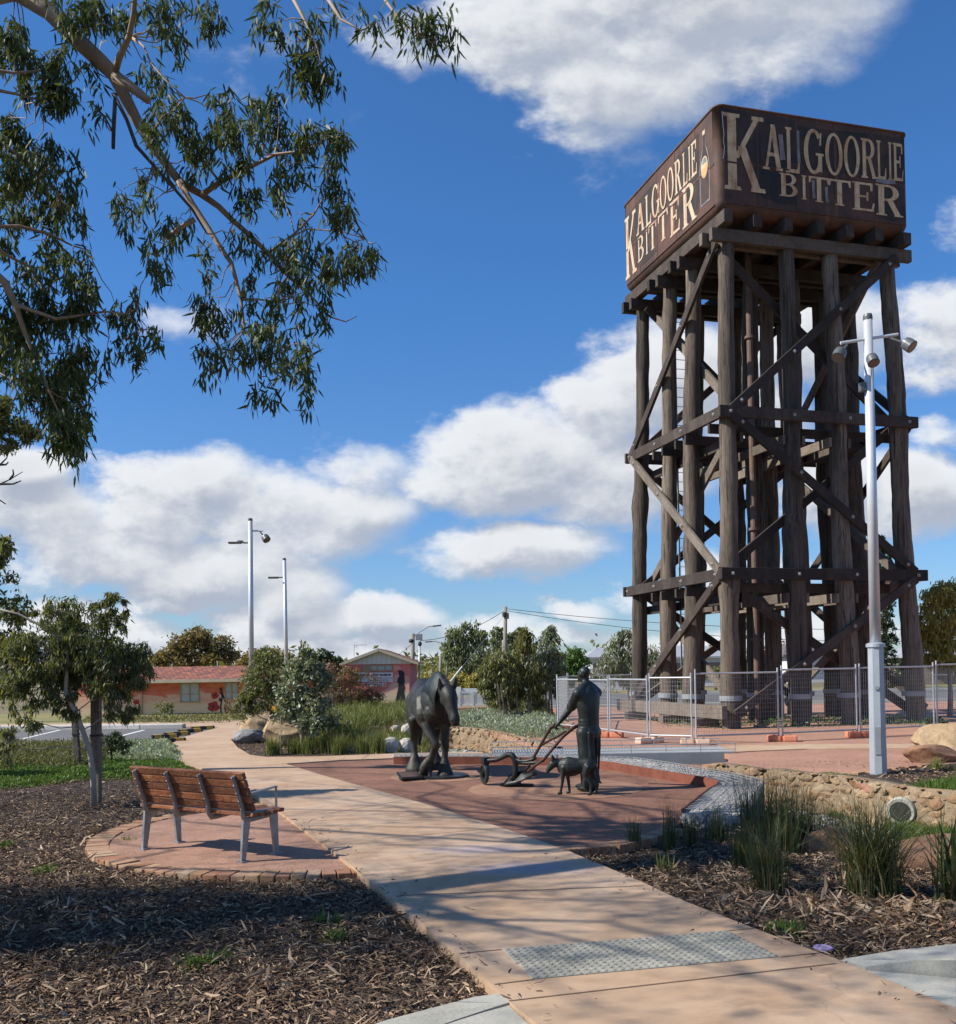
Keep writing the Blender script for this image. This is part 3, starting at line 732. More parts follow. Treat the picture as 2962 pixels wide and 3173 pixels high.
TC = Vector((8.76, 29.78, 0)); TA = math.radians(15.6)
TU = Vector((math.cos(TA), math.sin(TA), 0)); TV = Vector((-math.sin(TA), math.cos(TA), 0)); UP = Vector((0, 0, 1))
def T(a, b, z): return TC + TU * a + TV * b + UP * z
tower = thing('water_tower', (TC.x, TC.y, 0), 'tall rusty water tank painted KALGOORLIE BITTER on a braced tower of dark log posts', 'water tower')
rng = random.Random(11)
ZT = 13.3
OFF = [-2.6, -.70, .70, 2.6]
def base_off(a): return a * (2.92 / 2.6)
def post_at(i, j, z):
    t = 1 - z / ZT
    return T(OFF[i] + (base_off(OFF[i]) - OFF[i]) * t, OFF[j] + (base_off(OFF[j]) - OFF[j]) * t, z)
for i in range(4):
    for j in range(4):
        mb = MB(); pts = []; rad = []
        ph = [rng.uniform(0, 6) for _ in range(4)]; r0 = rng.uniform(.220, .248)
        n = 44
        for k in range(n + 1):
            z = -.3 + (ZT + .3) * k / n
            p = post_at(i, j, max(z, -.3)) + TU * (.03 * math.sin(z * .8 + ph[0])) + TV * (.03 * math.sin(z * .7 + ph[1]))
            pts.append(p); rad.append(r0 * (1.12 - .22 * k / n) * (1 + .035 * math.sin(z * 2.1 + ph[2]) + .02 * math.sin(z * 5.3 + ph[3])))
        for _ in range(rng.randint(0, 2)):
            k0 = rng.randint(8, n - 6); rad[k0] *= 1.14; rad[k0 - 1] *= 1.07; rad[k0 + 1] *= 1.05
        mb.tube(pts, rad, 14, jit=.05, rng=rng)
        po = mb.build('post', M['log'], tower, smooth=True)
        # galvanised band at the foot
        c = post_at(i, j, .78); m2 = MB(); R = r0 * 1.12 + .045
        prof = [(R - .02, -.07), (R, -.07), (R, .07), (R - .02, .07)]
        m2.lathe(prof, c, 20); m2.build('steel_band', M['beamgrey'], po)
def timber(name, p, q, w, h, mat, up=UP, bolts=0, parent=tower, side=None):
    mb = MB(); d = (Vector(q) - Vector(p))
    mb.bar(p, q, w, h, up, .012)
    if bolts and side is not None:
        mb.m = 1; R = Matrix((d.normalized(), Vector(side).cross(d.normalized()).normalized(), Vector(side))).transposed()
        for k in range(bolts):
            t = (.05, .36, .64, .95)[k] if bolts == 4 else (k + .5) / bolts
            c = Vector(p) + d * t + Vector(side) * (min(w, h) / 2 + .012)
            mb.box(c, (.085, .085, .014), R); mb.lathe([(.026, 0), (.026, .035), (.02, .042)], c, 8, R)
    return mb.build(name, [M[mat], M['bolt']], parent)
EB = lambda z: 2.6 + .32 * (1 - z / ZT)
# outer walers on the four faces at two levels, then inner ones under them
for z in (8.47, 4.11):
    e = EB(z) + .31
    lng = e + .12
    timber('waler', T(-lng, -e, z), T(lng, -e, z), .12, .31, 'beam', UP, 4, side=-TV)
    timber('waler', T(-e, -lng + .19, z), T(-e, lng, z), .12, .31, 'beam', UP, 4, side=-TU)
    timber('waler', T(-lng, e, z), T(lng, e, z), .12, .31, 'beam')
    timber('waler', T(e, -lng + .19, z), T(e, lng, z), .12, .31, 'beam')
    for oo in (-.70, .70):
        s = base_off(oo) if z < 6 else oo * 1.05
        for sgn in (-1, 1):
            timber('waler', T(-e - .1, s + sgn * .31, z - .33), T(e + .1, s + sgn * .31, z - .33), .10, .26, 'beam')
            timber('waler', T(s + sgn * .31, -e + .2, z - .63), T(s + sgn * .31, e - .2, z - .63), .10, .26, 'oldbeam')
    timber('waler', T(-e - .1, -e + .62, z - .33), T(e, -e + .62, z - .33), .10, .26, 'beam')
    timber('waler', T(-e + .62, -e + .1, z - .63), T(-e + .62, e - .1, z - .63), .10, .26, 'beam')
# zigzag braces outside, opposite ones inside each face
TIERS = [(ZT - .1, 8.55), (8.40, 4.2), (4.0, .35)]
for k, (zt, zb) in enumerate(TIERS):
    def brace(f, flip, inner, mat='beam', bolts=0, side=None):
        off_t, off_b = (EB(zt) + .33, EB(zb) + .33) if not inner else (EB(zt) - .33, EB(zb) - .33)
        ct, cb = EB(zt) + .05, EB(zb) + .05
        top = -ct if flip else ct; bot = cb if flip else -cb
        p, q = f(bot, off_b, zb), f(top, off_t, zt)
        timber('brace', p, q, .10, .24, mat, side if side is not None else UP, bolts, side=side) if False else timber('brace', p, q, .10, .24, mat, UP, bolts, side=side)
    fr = lambda a, e, z: T(a, -e, z); lf = lambda a, e, z: T(-e, a, z); bk = lambda a, e, z: T(a, e, z); rt = lambda a, e, z: T(e, a, z)
    brace(fr, k == 1, False, 'beam', 4, -TV)          # right-hand face in the photo: up to the right, down, up
    brace(lf, k != 1, False, 'beam' if k != 1 else 'oldbeam', 4, -TU)
    brace(bk, k == 1, False, 'oldbeam'); brace(rt, k == 1, False, 'beam')
    brace(fr, k != 1, True); brace(lf, k == 1, True, 'oldbeam'); brace(bk, k != 1, True, 'beam'); brace(rt, k != 1, True, 'oldbeam')
# double headstocks on the posts, joists across them
for j in range(4):
    for sgn in (-1, 1):
        b = OFF[j] + sgn * .185
        x0 = -3.15 - (.10 if sgn > 0 else 0); x1 = 3.15 + rng.uniform(-.1, .1)
        timber('headstock', T(x0, b, ZT + .03), T(x1, b, ZT + .03), .16, .34, 'beam' if j else 'oldbeam')
for k in range(7):
    a = -2.86 + 5.72 * k / 6
    timber('joist', T(a, -3.12 - rng.uniform(0, .12), ZT + .375), T(a, 3.15, ZT + .375), .26, .34, 'beam')
# tie beam on blocks along the left foot, pipe, ladder
timber('sill', T(-3.32, -3.3, .42), T(-3.32, 3.5, .42), .16, .36, 'oldbeam')
for b in (-2.2, -.2, 2.2): timber('packing_block', T(-3.65, b, .12), T(-2.95, b, .12), .30, .21, 'oldbeam')
mb = MB(); pp = [T(-1.05, -1.2, z) for z in (-.2, 4, 9, 13.9)]
mb.tube(pp, .095, 12)
for z in (2.4, 5.6, 8.4, 11.2): mb.lathe([(.15, -.04), (.15, .04)], T(-1.05, -1.2, z), 14)
M['pipe'] = surf('old_pipe', (.10, .065, .05), (.16, .10, .075), 4, rough=.75, bmp=.2)
mb.build('downpipe', M['pipe'], tower)
mb = MB()
for s in (-.19, .19): mb.bar(T(-1.75 + s, 1.72, 1.6), T(-1.75 + s, 1.72, 13.2), .05, .02, TV)
for k in range(38): mb.bar(T(-1.94, 1.72, 1.8 + k * .3), T(-1.56, 1.72, 1.8 + k * .3), .018, .018)
mb.build('ladder', M['steel'], tower)

# ---- the tank: rolled corners and rolled bottom edge
TS, ZB, ZTOP = 3.05, ZT + .56, 16.72
def rrect(h, r, n=7):
    out = []
    for cx_, cy_, a0 in ((h - r, h - r, 0), (-(h - r), h - r, 90), (-(h - r), -(h - r), 180), (h - r, -(h - r), 270)):
        for k in range(n + 1):
            a = math.radians(a0 + 90 * k / n); out.append((cx_ + r * math.cos(a), cy_ + r * math.sin(a)))
    return out
mb = MB(); rings = []
RB = .30
for k in range(7):
    a = math.radians(90 * k / 6); rings.append((TS - RB + RB * math.sin(a), ZB + RB - RB * math.cos(a)))
rings += [(TS, ZB + 1.5), (TS, ZTOP), (TS + .025, ZTOP), (TS + .025, ZTOP + .05), (TS - .03, ZTOP + .05), (TS - .03, ZB + .35)]
n = None; vs = []; fs = []
for h, z in rings:
    rr = rrect(h, .24); n = len(rr)
    vs += [T(x, y, z) for x, y in rr]
for i in range(len(rings) - 1):
    for k in range(n): fs.append((i * n + k, i * n + (k + 1) % n, (i + 1) * n + (k + 1) % n, (i + 1) * n + k))
fs.append(tuple(reversed(range(n)))); fs.append(tuple(range((len(rings) - 1) * n, len(rings) * n)))
mb.add(vs, fs)
tank = mb.build('tank', M['tankrust'], tower, smooth=False)
for p in tank.data.polygons: p.use_smooth = p.area < .5
# seams: cover strips with rivets
mb = MB()
for face in range(2):
    f = (lambda a, e, z: T(a, -e, z)) if face == 0 else (lambda a, e, z: T(-e, a, z))
    for k in range(1, 5):
        a = -TS + 2 * TS * k / 5
        mb.bar(f(a, TS + .004, ZB + .24), f(a, TS + .004, ZTOP), .05, .012, (-TV if face == 0 else -TU))
        for q in range(16): mb.ico(f(a + .012 * (-1) ** q, TS + .011, ZB + .3 + q * .15), .011, 1)
    mb.bar(f(-TS + .2, TS + .006, ZB + 1.36), f(TS - .2, TS + .006, ZB + 1.36), .012, .05)
    mb.bar(f(-TS + .2, TS + .006, ZB + .25), f(TS - .2, TS + .006, ZB + .25), .02, .035)
mb.build('seam', M['tankrust'], tank)
# black painted panels (irregular) behind the letters
LW = 2 * TS
def panel_mb(f, quads, off):
    mb = MB()
    for i, q in enumerate(quads):
        vs = [f(-TS + x, TS + off + i * .0015, ZB + z) for x, z in q]
        mb.add(vs, [tuple(range(len(vs)))])
    return mb
fR = lambda a, e, z: T(a, -e, z)
fL = lambda a, e, z: T(-e, -a, z)
P_R = [[(.12, 2.80), (1.2, 2.82), (2.42, 2.78), (2.40, 2.2), (2.44, 1.62), (1.9, 1.34), (1.25, 1.40), (.60, 1.52), (.14, 1.75)], [(2.48, 2.62), (3.6, 2.66), (4.8, 2.72), (5.95, 2.76), (5.96, 1.44), (4.9, 1.40), (3.4, 1.52), (2.7, 1.44), (2.47, 1.9)], [(1.10, 1.30), (1.8, 1.27), (2.42, 1.28), (2.43, .44), (1.9, .40), (1.3, .52), (1.12, .9)], [(4.85, 1.28), (5.92, 1.30), (5.95, .40), (5.5, .30), (4.9, .44)]]
P_L = [[(.15, 2.46), (1.2, 2.56), (2.40, 2.60), (2.42, 1.44), (1.4, 1.40), (.14, 1.48)], [(3.6, 2.6), (5.1, 2.64), (5.1, 1.44), (3.6, 1.5)], [(.9, 1.30), (2.42, 1.32), (2.44, .46), (1.6, .42), (.95, .5)], [(3.7, 1.34), (5.1, 1.34), (5.05, .46), (3.8, .40)]]
for f_, PS in ((fR, P_R), (fL, P_L)):
    for i, q in enumerate(PS): panel_mb(f_, [q], .003 + .0012 * i).build('painted_panel', M['tankblack'], tank)

# ---- serif letters from flat strokes; each stroke sits a hair proud of the one before
def glyph(ch):
    """strokes in a unit box: polygons (x, y)"""
    S, t, sh, sp = [], .215, .05, .10                  # stem width, thin width, serif height, serif overhang
    def stem(x, y0=0, y1=1, w=t, foot=True, head=True):
        S.append([(x - w / 2, y0), (x + w / 2, y0), (x + w / 2, y1), (x - w / 2, y1)])
        if foot: S.append([(x - w / 2 - sp, y0), (x + w / 2 + sp, y0), (x + w / 2 + sp * .8, y0 + sh), (x - w / 2 - sp * .8, y0 + sh)])
        if head: S.append([(x - w / 2 - sp * .8, y1 - sh), (x + w / 2 + sp * .8, y1 - sh), (x + w / 2 + sp, y1), (x - w / 2 - sp, y1)])
    def diag(x0, y0, x1, y1, w): S.append([(x0 - w / 2, y0), (x0 + w / 2, y0), (x1 + w / 2, y1), (x1 - w / 2, y1)])
    def ring(cx, cy, rx, ry, tx, ty, a0=0, a1=360, n=26):
        for k in range(n):
            a, b = math.radians(a0 + (a1 - a0) * k / n), math.radians(a0 + (a1 - a0) * (k + 1) / n)
            o = lambda q: (cx + rx * math.cos(q), cy + ry * math.sin(q)); i = lambda q: (cx + (rx - tx) * math.cos(q), cy + (ry - ty) * math.sin(q))
            S.append(('ring', [i(a), o(a), o(b), i(b)]))
    if ch == 'K':
        stem(.2, w=.22); diag(.3, .42, .86, 1, .13); S.append([(.70, .945), (1.0, .945), (1.0, 1), (.70, 1)])
        diag(.82, 0, .44, .58, .20); S.append([(.64, 0), (1.02, 0), (1.0, .055), (.66, .055)])
    elif ch == 'A':
        diag(.78, 0, .5, 1, .22); diag(.16, 0, .5, 1, .12); S.append([(.28, .30), (.7, .30), (.68, .38), (.30, .38)])
        for x in (.15, .8): S.append([(x - .17, 0), (x + .17, 0), (x + .15, .055), (x - .15, .055)])
    elif ch == 'L':
        stem(.28); S.append([(.28, 0), (.95, 0), (.95, .08), (.28, .08)]); S.append([(.80, .08), (.95, .08), (.98, .30), (.90, .30)])
    elif ch in 'OG':
        if ch == 'O': ring(.5, .5, .5, .52, .21, .07)
        else:
            ring(.5, .5, .5, .52, .22, .08, 42, 330); stem(.84, .05, .46, .2, False, False); S.append([(.62, .42), (1.02, .42), (1.02, .48), (.62, .48)]); S.append([(.80, .66), (.9, .66), (.93, .95), (.86, .95)])
    elif ch == 'R':
        stem(.22); ring(.46, .74, .40, .26, .22, .07, -92, 92, 14); S.append([(.22, .93), (.5, .93), (.5, 1), (.22, 1)]); S.append([(.22, .48), (.5, .48), (.5, .55), (.22, .55)])
        diag(.84, 0, .52, .52, .22); S.append([(.68, 0), (1.02, 0), (1.0, .055), (.7, .055)])
    elif ch == 'I': stem(.5)
    elif ch == 'E':
        stem(.25); S.append([(.25, .92), (.9, .92), (.9, 1), (.25, 1)]); S.append([(.25, 0), (.92, 0), (.92, .08), (.25, .08)]); S.append([(.25, .47), (.68, .47), (.68, .54), (.25, .54)])
        S.append([(.80, .72), (.88, .72), (.9, .92), (.78, .92)]); S.append([(.82, .08), (.92, .08), (.97, .30), (.89, .30)]); S.append([(.62, .36), (.7, .36), (.7, .66), (.62, .66)])
    elif ch == 'B':
        stem(.24); ring(.48, .75, .36, .25, .2, .07, -92, 92, 14); ring(.48, .27, .42, .27, .22, .07, -92, 92, 14)
        for y in (.93, .485, 0): S.append([(.24, y), (.5, y), (.5, y + .07), (.24, y + .07)])
    elif ch == 'T':
        stem(.5, head=False); S.append([(.0, .92), (1.0, .92), (1.0, 1), (.0, 1)]); S.append([(.0, .74), (.07, .74), (.13, .92), (.0, .92)]); S.append([(.93, .74), (1.0, .74), (1.0, .92), (.87, .92)])
    return S
def word_mb(f, letters, off):
    """letters: (char, x0, x1, z0, z1) in metres on the face"""
    mb = MB(); 
    for li, (ch, x0, x1, z0, z1) in enumerate(letters):
        lev = 0
        for s in glyph(ch):
            if s[0] == 'ring': pts, o_ = s[1], off + .0135
            else: lev += 1; pts, o_ = s, off + lev * .0011
            vs = []
            for x, y in pts: vs.append(f(-TS + x0 + (x1 - x0) * x, TS + o_, ZB + z0 + (z1 - z0) * y))
            a = vs[1] - vs[0]; b = vs[2] - vs[1]
            nrm = f(0, 1, 0) - f(0, 0, 0)
            idx = tuple(range(len(vs)))
            if a.cross(b).dot(nrm) < 0: idx = tuple(reversed(idx))
            mb.add(vs, [idx])
    return mb
kR = [('K', .20, 1.42, .62, 2.70)]
wR1 = [('A', 1.38, 2.02, 1.30, 2.56), ('L', 2.05, 2.55, 1.30, 2.55), ('G', 2.66, 3.28, 1.36, 2.58), ('O', 3.34, 3.90, 1.40, 2.55), ('O', 3.94, 4.46, 1.42, 2.55), ('R', 4.50, 5.02, 1.44, 2.56), ('L', 5.0, 5.34, 1.46, 2.56), ('I', 5.32, 5.62, 1.47, 2.56), ('E', 5.55, 5.92, 1.48, 2.56)]
wR2 = [('B', 1.85, 2.50, .62, 1.26), ('I', 2.45, 2.85, .60, 1.27), ('T', 2.80, 3.45, .58, 1.28), ('T', 3.42, 4.15, .56, 1.28), ('E', 4.15, 4.95, .50, 1.30), ('R', 4.95, 5.85, .44, 1.32)]
kL = [('K', .15, .98, .42, 2.42)]
wL1 = [('A', 1.02, 1.62, 1.50, 2.42), ('L', 1.66, 2.10, 1.48, 2.44), ('G', 2.16, 2.66, 1.50, 2.48), ('O', 2.72, 3.16, 1.52, 2.48), ('O', 3.20, 3.62, 1.54, 2.50), ('R', 3.66, 4.10, 1.56, 2.52), ('L', 4.14, 4.46, 1.56, 2.52), ('I', 4.44, 4.70, 1.57, 2.53), ('E', 4.66, 5.02, 1.57, 2.54)]
wL2 = [('B', 1.06, 1.60, .62, 1.40), ('I', 1.58, 1.90, .64, 1.40), ('T', 1.88, 2.42, .62, 1.42), ('T', 2.55, 3.20, .60, 1.44), ('E', 3.28, 3.98, .46, 1.46), ('R', 4.08, 4.92, .36, 1.50)]
word_mb(fR, kR + wR1, .008).build('lettering', M['cream2'], tank); word_mb(fR, wR2, .008).build('lettering', M['cream2'], tank)
word_mb(fL, kL + wL1, .008).build('lettering', M['cream'], tank); word_mb(fL, wL2, .008).build('lettering', M['cream'], tank)
# grey ghost patches over some letters of the shaded side
for q in ([(1.86, 2.30), (2.0, 2.32), (2.03, 2.0), (2.08, 1.62), (1.92, 1.60)], [(2.44, 2.50), (2.53, 2.48), (2.52, 2.1), (2.55, 1.60), (2.46, 1.58)], [(2.88, 1.16), (2.98, 1.16), (2.97, .9), (3.0, .66), (2.9, .64)], [(3.30, 1.0), (3.40, 1.05), (3.39, .8), (3.43, .60), (3.32, .58)], [(4.95, 1.46), (5.6, 1.47), (5.62, 1.38), (5.3, 1.33), (4.98, 1.36)]):
    panel_mb(fR, [q], .0235).build('worn_patch', M['greypaint'], tank)
# painted bottle at the end of the sunny side
def flat(f, pts, off, mat, name='painted_bottle'):
    mb = MB(); vs = [f(-TS + x, TS + off, ZB + z) for x, z in pts]
    a = (vs[1] - vs[0]).cross(vs[2] - vs[1]); idx = tuple(range(len(vs)))
    if a.dot(f(0, 1, 0) - f(0, 0, 0)) < 0: idx = tuple(reversed(idx))
    mb.add(vs, [idx]); return mb.build(name, mat, tank)
bt = [(5.16, .50), (5.68, .50), (5.70, 1.55), (5.62, 1.85), (5.52, 2.08), (5.50, 2.55), (5.34, 2.55), (5.32, 2.08), (5.22, 1.85), (5.14, 1.55)]
flat(fL, bt, .010, M['greypaint'])
flat(fL, [(5.42 + (x - 5.42) * .84, 1.45 + (z - 1.45) * .94) for x, z in bt], .012, M['tankblack'])
ell = lambda cx_, cz_, a, b: [(cx_ + a * math.cos(2 * math.pi * k / 24), cz_ + b * math.sin(2 * math.pi * k / 24)) for k in range(24)]
flat(fL, ell(5.42, 1.52, .19, .30), .014, M['cream2'], 'painted_label')
M['orange'] = surf('faded_orange_paint', (.50, .24, .09), (.62, .36, .16), 6, rough=.8, bmp=0)
M['teal'] = surf('faded_teal_paint', (.10, .17, .16), (.16, .24, .22), 6, rough=.8, bmp=0)
flat(fL, [(5.26, 1.44), (5.58, 1.47), (5.57, 1.42), (5.50, 1.28), (5.42, 1.25), (5.34, 1.28)], .016, M['orange'], 'painted_label')
flat(fL, [(5.29, 1.62), (5.55, 1.63), (5.50, 1.75), (5.42, 1.79), (5.34, 1.74)], .016, M['teal'], 'painted_label')
flat(fL, [(5.36, 2.42), (5.48, 2.42), (5.49, 2.53), (5.35, 2.53)], .015, M['cream'], 'painted_label')
# pale split in the corner plate
mb = MB(); zz = [2.72, 2.35, 2.1, 1.95, 1.75, 1.55, 1.42]; xx = [0, .02, .045, .02, .05, .03, 0]
for k in range(6):
    w = .018
    mb.add([T(-TS + .16 + xx[k], -TS - .006, ZB + zz[k]), T(-TS + .16 + xx[k] + w, -TS - .006, ZB + zz[k]), T(-TS + .16 + xx[k + 1] + w, -TS - .006, ZB + zz[k + 1]), T(-TS + .16 + xx[k + 1], -TS - .006, ZB + zz[k + 1])], [(0, 1, 2, 3)])
mb.build('split_seam', M['white'], tank)

# ================================================================== BRONZES
def bronze_mat(name, c1, c2, c3, sc=4.0, rough=.42):
    m, nt, b, out = newmat(name)
    v = coords(nt)
    n1 = noise(nt, v, sc, 8, .65, .7); n2 = noise(nt, v, 38, 5, .7)
    ns = noise(nt, coords(nt, (9, 9, 1.4)), 1.4, 6, .65, .6)
    col = ramp(nt, n1, [(.3, c1), (.5, c2), (.75, c3)])
    col = mixc(nt, ramp(nt, ns, [(.55, (0, 0, 0)), (.75, (.55, .55, .55))]), col, c3)
    nt.links.new(col, b.inputs['Base Color']); b.inputs['Metallic'].default_value = .35
    nt.links.new(ramp(nt, n1, [(.3, (rough - .06,) * 3), (.7, (rough + .18,) * 3)]), b.inputs['Roughness'])
    ad = nt.nodes.new('ShaderNodeMath'); ad.operation = 'MULTIPLY_ADD'; ad.inputs[1].default_value = .6
    nt.links.new(ns, ad.inputs[0]); nt.links.new(n2, ad.inputs[2])
    bump(nt, b, ad.outputs[0], .22, .008)
    return m
M['bronze'] = bronze_mat('dark_bronze', (.010, .011, .011), (.020, .023, .021), (.048, .066, .056))
M['horsebronze'] = bronze_mat('olive_bronze', (.011, .011, .010), (.024, .024, .020), (.085, .083, .062), 2.0, .50)
M['ironrust'] = surf('rusty_iron', (.035, .022, .018), (.075, .035, .022), 8, (.05, .028, .02), rough=.7, metal=.2, bmp=.2)

class Body:
    """a figure grown from tapering lofts that are fused into one skin"""
    def __init__(s): s.mb = MB()
    def limb(s, pts, n=16, up=(0, 0, 1)):
        # pts: (x, y, z, r) or (x, y, z, ra, rb); rounded ends
        P = [Vector(p[:3]) for p in pts]; R = [(p[3], p[4] if len(p) > 4 else p[3]) for p in pts]
        # smooth the chain with Catmull-Rom
        def cr(a, b, c, d, t): return .5 * ((2 * b) + (c - a) * t + (2 * a - 5 * b + 4 * c - d) * t * t + (3 * b - a - 3 * c + d) * t ** 3)
        PP, RR = [], []
        for i in range(len(P) - 1):
            a, b, c, d = max(0, i - 1), i, i + 1, min(len(P) - 1, i + 2)
            for k in range(4):
                t = k / 4
                PP.append(cr(P[a], P[b], P[c], P[d], t)); RR.append(tuple(max(.003, cr(R[a][q], R[b][q], R[c][q], R[d][q], t)) for q in (0, 1)))
        PP.append(P[-1]); RR.append(R[-1])
        d0 = (PP[0] - PP[1]).normalized(); d1 = (PP[-1] - PP[-2]).normalized()
        r0, r1 = min(RR[0]), min(RR[-1])
        h0 = [PP[0] + d0 * r0 * q for q in (.75, .45)]; h1 = [PP[-1] + d1 * r1 * q for q in (.45, .75)]
        rr = lambda r, q: (r[0] * q, r[1] * q)
        s.mb.tube(h0 + PP + h1, [rr(RR[0], .5), rr(RR[0], .86)] + RR + [rr(RR[-1], .86), rr(RR[-1], .5)], n, up=up)
        return s
    def ball(s, c, r, sq=(1, 1, 1)): s.mb.ico(c, r, 2, sq); return s
    def skin(s, name, mat, parent, voxel=.014, smooth=4, mirror=False, factor=.5):
        me = s.mb.mesh(name)
        o = bpy.data.objects.new(name, me); C.objects.link(o)
        rm = o.modifiers.new('r', 'REMESH'); rm.mode = 'VOXEL'; rm.voxel_size = voxel
        sm = o.modifiers.new('s', 'SMOOTH'); sm.iterations = smooth; sm.factor = factor
        dg = bpy.context.evaluated_depsgraph_get()
        me2 = bpy.data.meshes.new_from_object(o.evaluated_get(dg))
        bpy.data.objects.remove(o); bpy.data.meshes.remove(me)
        me2.name = name
        if mirror:
            me2.transform(Matrix.Scale(-1, 4, (1, 0, 0))); me2.flip_normals()
        return link_mesh(name, me2, mat, parent, False, True)

# ---- the horse; own frame: x = its left, y = forward, z = up
HP = Vector((-.79, 15.95, 0))
horse = thing('horse_statue', HP, 'dark bronze draught horse walking with lowered head and feathered hooves', 'statue')
horse.rotation_euler.z = math.radians(180 + 12)
b = Body()
b.limb([(0, -.86, 1.25, .10, .12), (0, -.80, 1.20, .20, .27), (0, -.62, 1.19, .265, .36), (0, -.40, 1.155, .275, .355), (0, -.1, 1.10, .28, .36), (0, .2, 1.09, .275, .37), (0, .45, 1.12, .255, .37), (0, .62, 1.11, .22, .31), (0, .74, 1.08, .145, .20)], 24, up=(1, 0, 0))
b.limb([(0, .34, 1.20, .17, .28), (0, .52, 1.28, .155, .28), (0.03, .72, 1.36, .135, .235), (.065, .90, 1.38, .115, .18), (.08, 1.02, 1.345, .092, .125)], 20, up=(1, 0, 0))
# head: poll to muzzle
DZ = .155
def hz(z): return .885 + (z - .90) * .815
HX = .07
HD = [(.02 + HX, 1.00, hz(1.53), .092, .105), (.03 + HX, 1.08, hz(1.44), .124, .142), (.045 + HX, 1.135, hz(1.32), .120, .155), (.06 + HX, 1.18, hz(1.20), .096, .128), (.078 + HX, 1.225, hz(1.07), .079, .100), (.09 + HX, 1.255, hz(.97), .084, .098), (.098 + HX, 1.27, hz(.90), .074, .080)]
b.limb(HD, 20, up=(1, 0, 0))
for sx in (-1, 1):
    b.ball((.045 + HX + sx * .096, 1.155, hz(1.345)), .032, (.7, 1, 1)); b.ball((.03 + HX + sx * .082, 1.08, hz(1.33)), .075, (.6, 1, 1.3))
    b.ball((.09 + HX + sx * .053, 1.315, hz(.955)), .028, (.8, .7, 1.1)); b.limb([(.05 + HX + sx * .068, 1.2, hz(1.29), .020), (.075 + HX + sx * .052, 1.28, hz(1.06), .018)])
# shoulders, chest muscles
    b.limb([(sx * .165, .40, 1.22, .10, .15), (sx * .175, .52, .98, .115, .16), (sx * .15, .50, .84, .085, .12)], 14)
    b.ball((sx * .09, .68, 1.0), .13, (1, .8, 1.35))
    # haunches
    b.limb([(sx * .15, -.62, 1.20, .15, .22), (sx * .185, -.60, .98, .135, .21), (sx * .175, -.50, .78, .105, .15)], 16)
# straight fore leg (its left)
b.limb([(.15, .50, .88, .088, .12), (.147, .50, .66, .068, .085), (.142, .515, .50, .066, .07), (.140, .52, .44, .060, .064), (.135, .515, .30, .047, .05), (.13, .52, .19, .060, .066)], 14)
b.limb([(.132, .52, .26, .053, .058), (.13, .53, .14, .082, .095), (.13, .545, .03, .122, .135), (.13, .545, 0, .122, .135)], 16)
# lifted fore leg (its right): knee forward, shank folded back
b.limb([(-.15, .52, .90, .088, .12), (-.12, .62, .70, .070, .09), (-.055, .71, .545, .068, .074), (-.045, .72, .50, .064, .07)], 14)
b.limb([(-.045, .715, .51, .060, .066), (-.085, .64, .36, .05, .055), (-.115, .56, .24, .062, .07)], 14)
b.limb([(-.105, .59, .31, .056, .06), (-.14, .52, .19, .090, .12), (-.155, .48, .10, .10, .125), (-.145, .47, .06, .07, .09)], 16)
b.limb([(-.12, .56, .10, .04), (-.12, .59, .02, .03), (-.12, .59, 0, .03)], 10)
# hind legs
def hind(sx, y0, sh):
    b.limb([(sx * .17, -.55 + y0, .86, .11, .15), (sx * .19, -.60 + y0, .68, .074, .10), (sx * .195, -.72 + y0 + sh, .54, .064, .08), (sx * .195, -.735 + y0 + sh, .48, .06, .07), (sx * .195, -.71 + y0 + sh, .33, .05, .055), (sx * .195, -.69 + y0 + sh, .2, .062, .066)], 14)
    b.limb([(sx * .195, -.69 + y0 + sh, .26, .056, .06), (sx * .195, -.68 + y0 + sh, .14, .105, .115), (sx * .195, -.665 + y0 + sh, .03, .155, .165), (sx * .195, -.665 + y0 + sh, 0, .155, .165)], 16)
hind(-1, .10, .06); hind(1, -.05, -.02)
b.limb([(0, -.88, 1.30, .06), (0, -.99, 1.18, .075), (-.03, -1.03, .85, .085), (-.05, -.98, .55, .06), (-.05, -.96, .40, .025)], 12)
b.skin('body', M['horsebronze'], horse, .012, 7, True)
# ears
for sx in (-1, 1):
    m2 = Body(); 
    m2.limb([(.09 + sx * .082, 1.08, 1.385, .040, .028), (.09 + sx * .106, 1.09, 1.44, .048, .026), (.09 + sx * .120, 1.10, 1.51, .030, .016), (.09 + sx * .122, 1.11, 1.565, .008, .006)], 12, up=(1, 0, 0))
    m2.skin('ear', M['horsebronze'], horse, .008, 2, True)
# mane falling over its right side: overlapping hanks
m2 = Body(); rr_ = random.Random(3)
for k in range(13):
    t = k / 12
    y = .36 + .56 * t; z = 1.50 + .135 * math.sin(t * 2.5) - .09 * t * t
    L = .42 - .14 * abs(t - .5) + rr_.uniform(-.04, .05)
    x0 = .0 + .07 * t; xo = -.17 + .13 * t
    m2.limb([(x0 + .05, y, z - .03, .03, .03), (x0 - .02, y + .005, z + .025, .033, .04), (xo * .75, y - .005, z - .08, .030, .05), (xo - .035, y - .02 + .03 * rr_.random(), z - L * .55, .026, .048), (xo - .04, y - .03 + .05 * rr_.random(), z - L, .012, .024)], 10, up=(1, 0, 0))
m2.limb([(.08, 1.0, 1.475, .04, .035), (.095, 1.10, 1.40, .05, .03), (.10, 1.165, 1.32, .04, .02), (.105, 1.195, 1.25, .012, .008)], 10, up=(1, 0, 0))
m2.skin('mane', M['bronze'], horse, .011, 1, True)
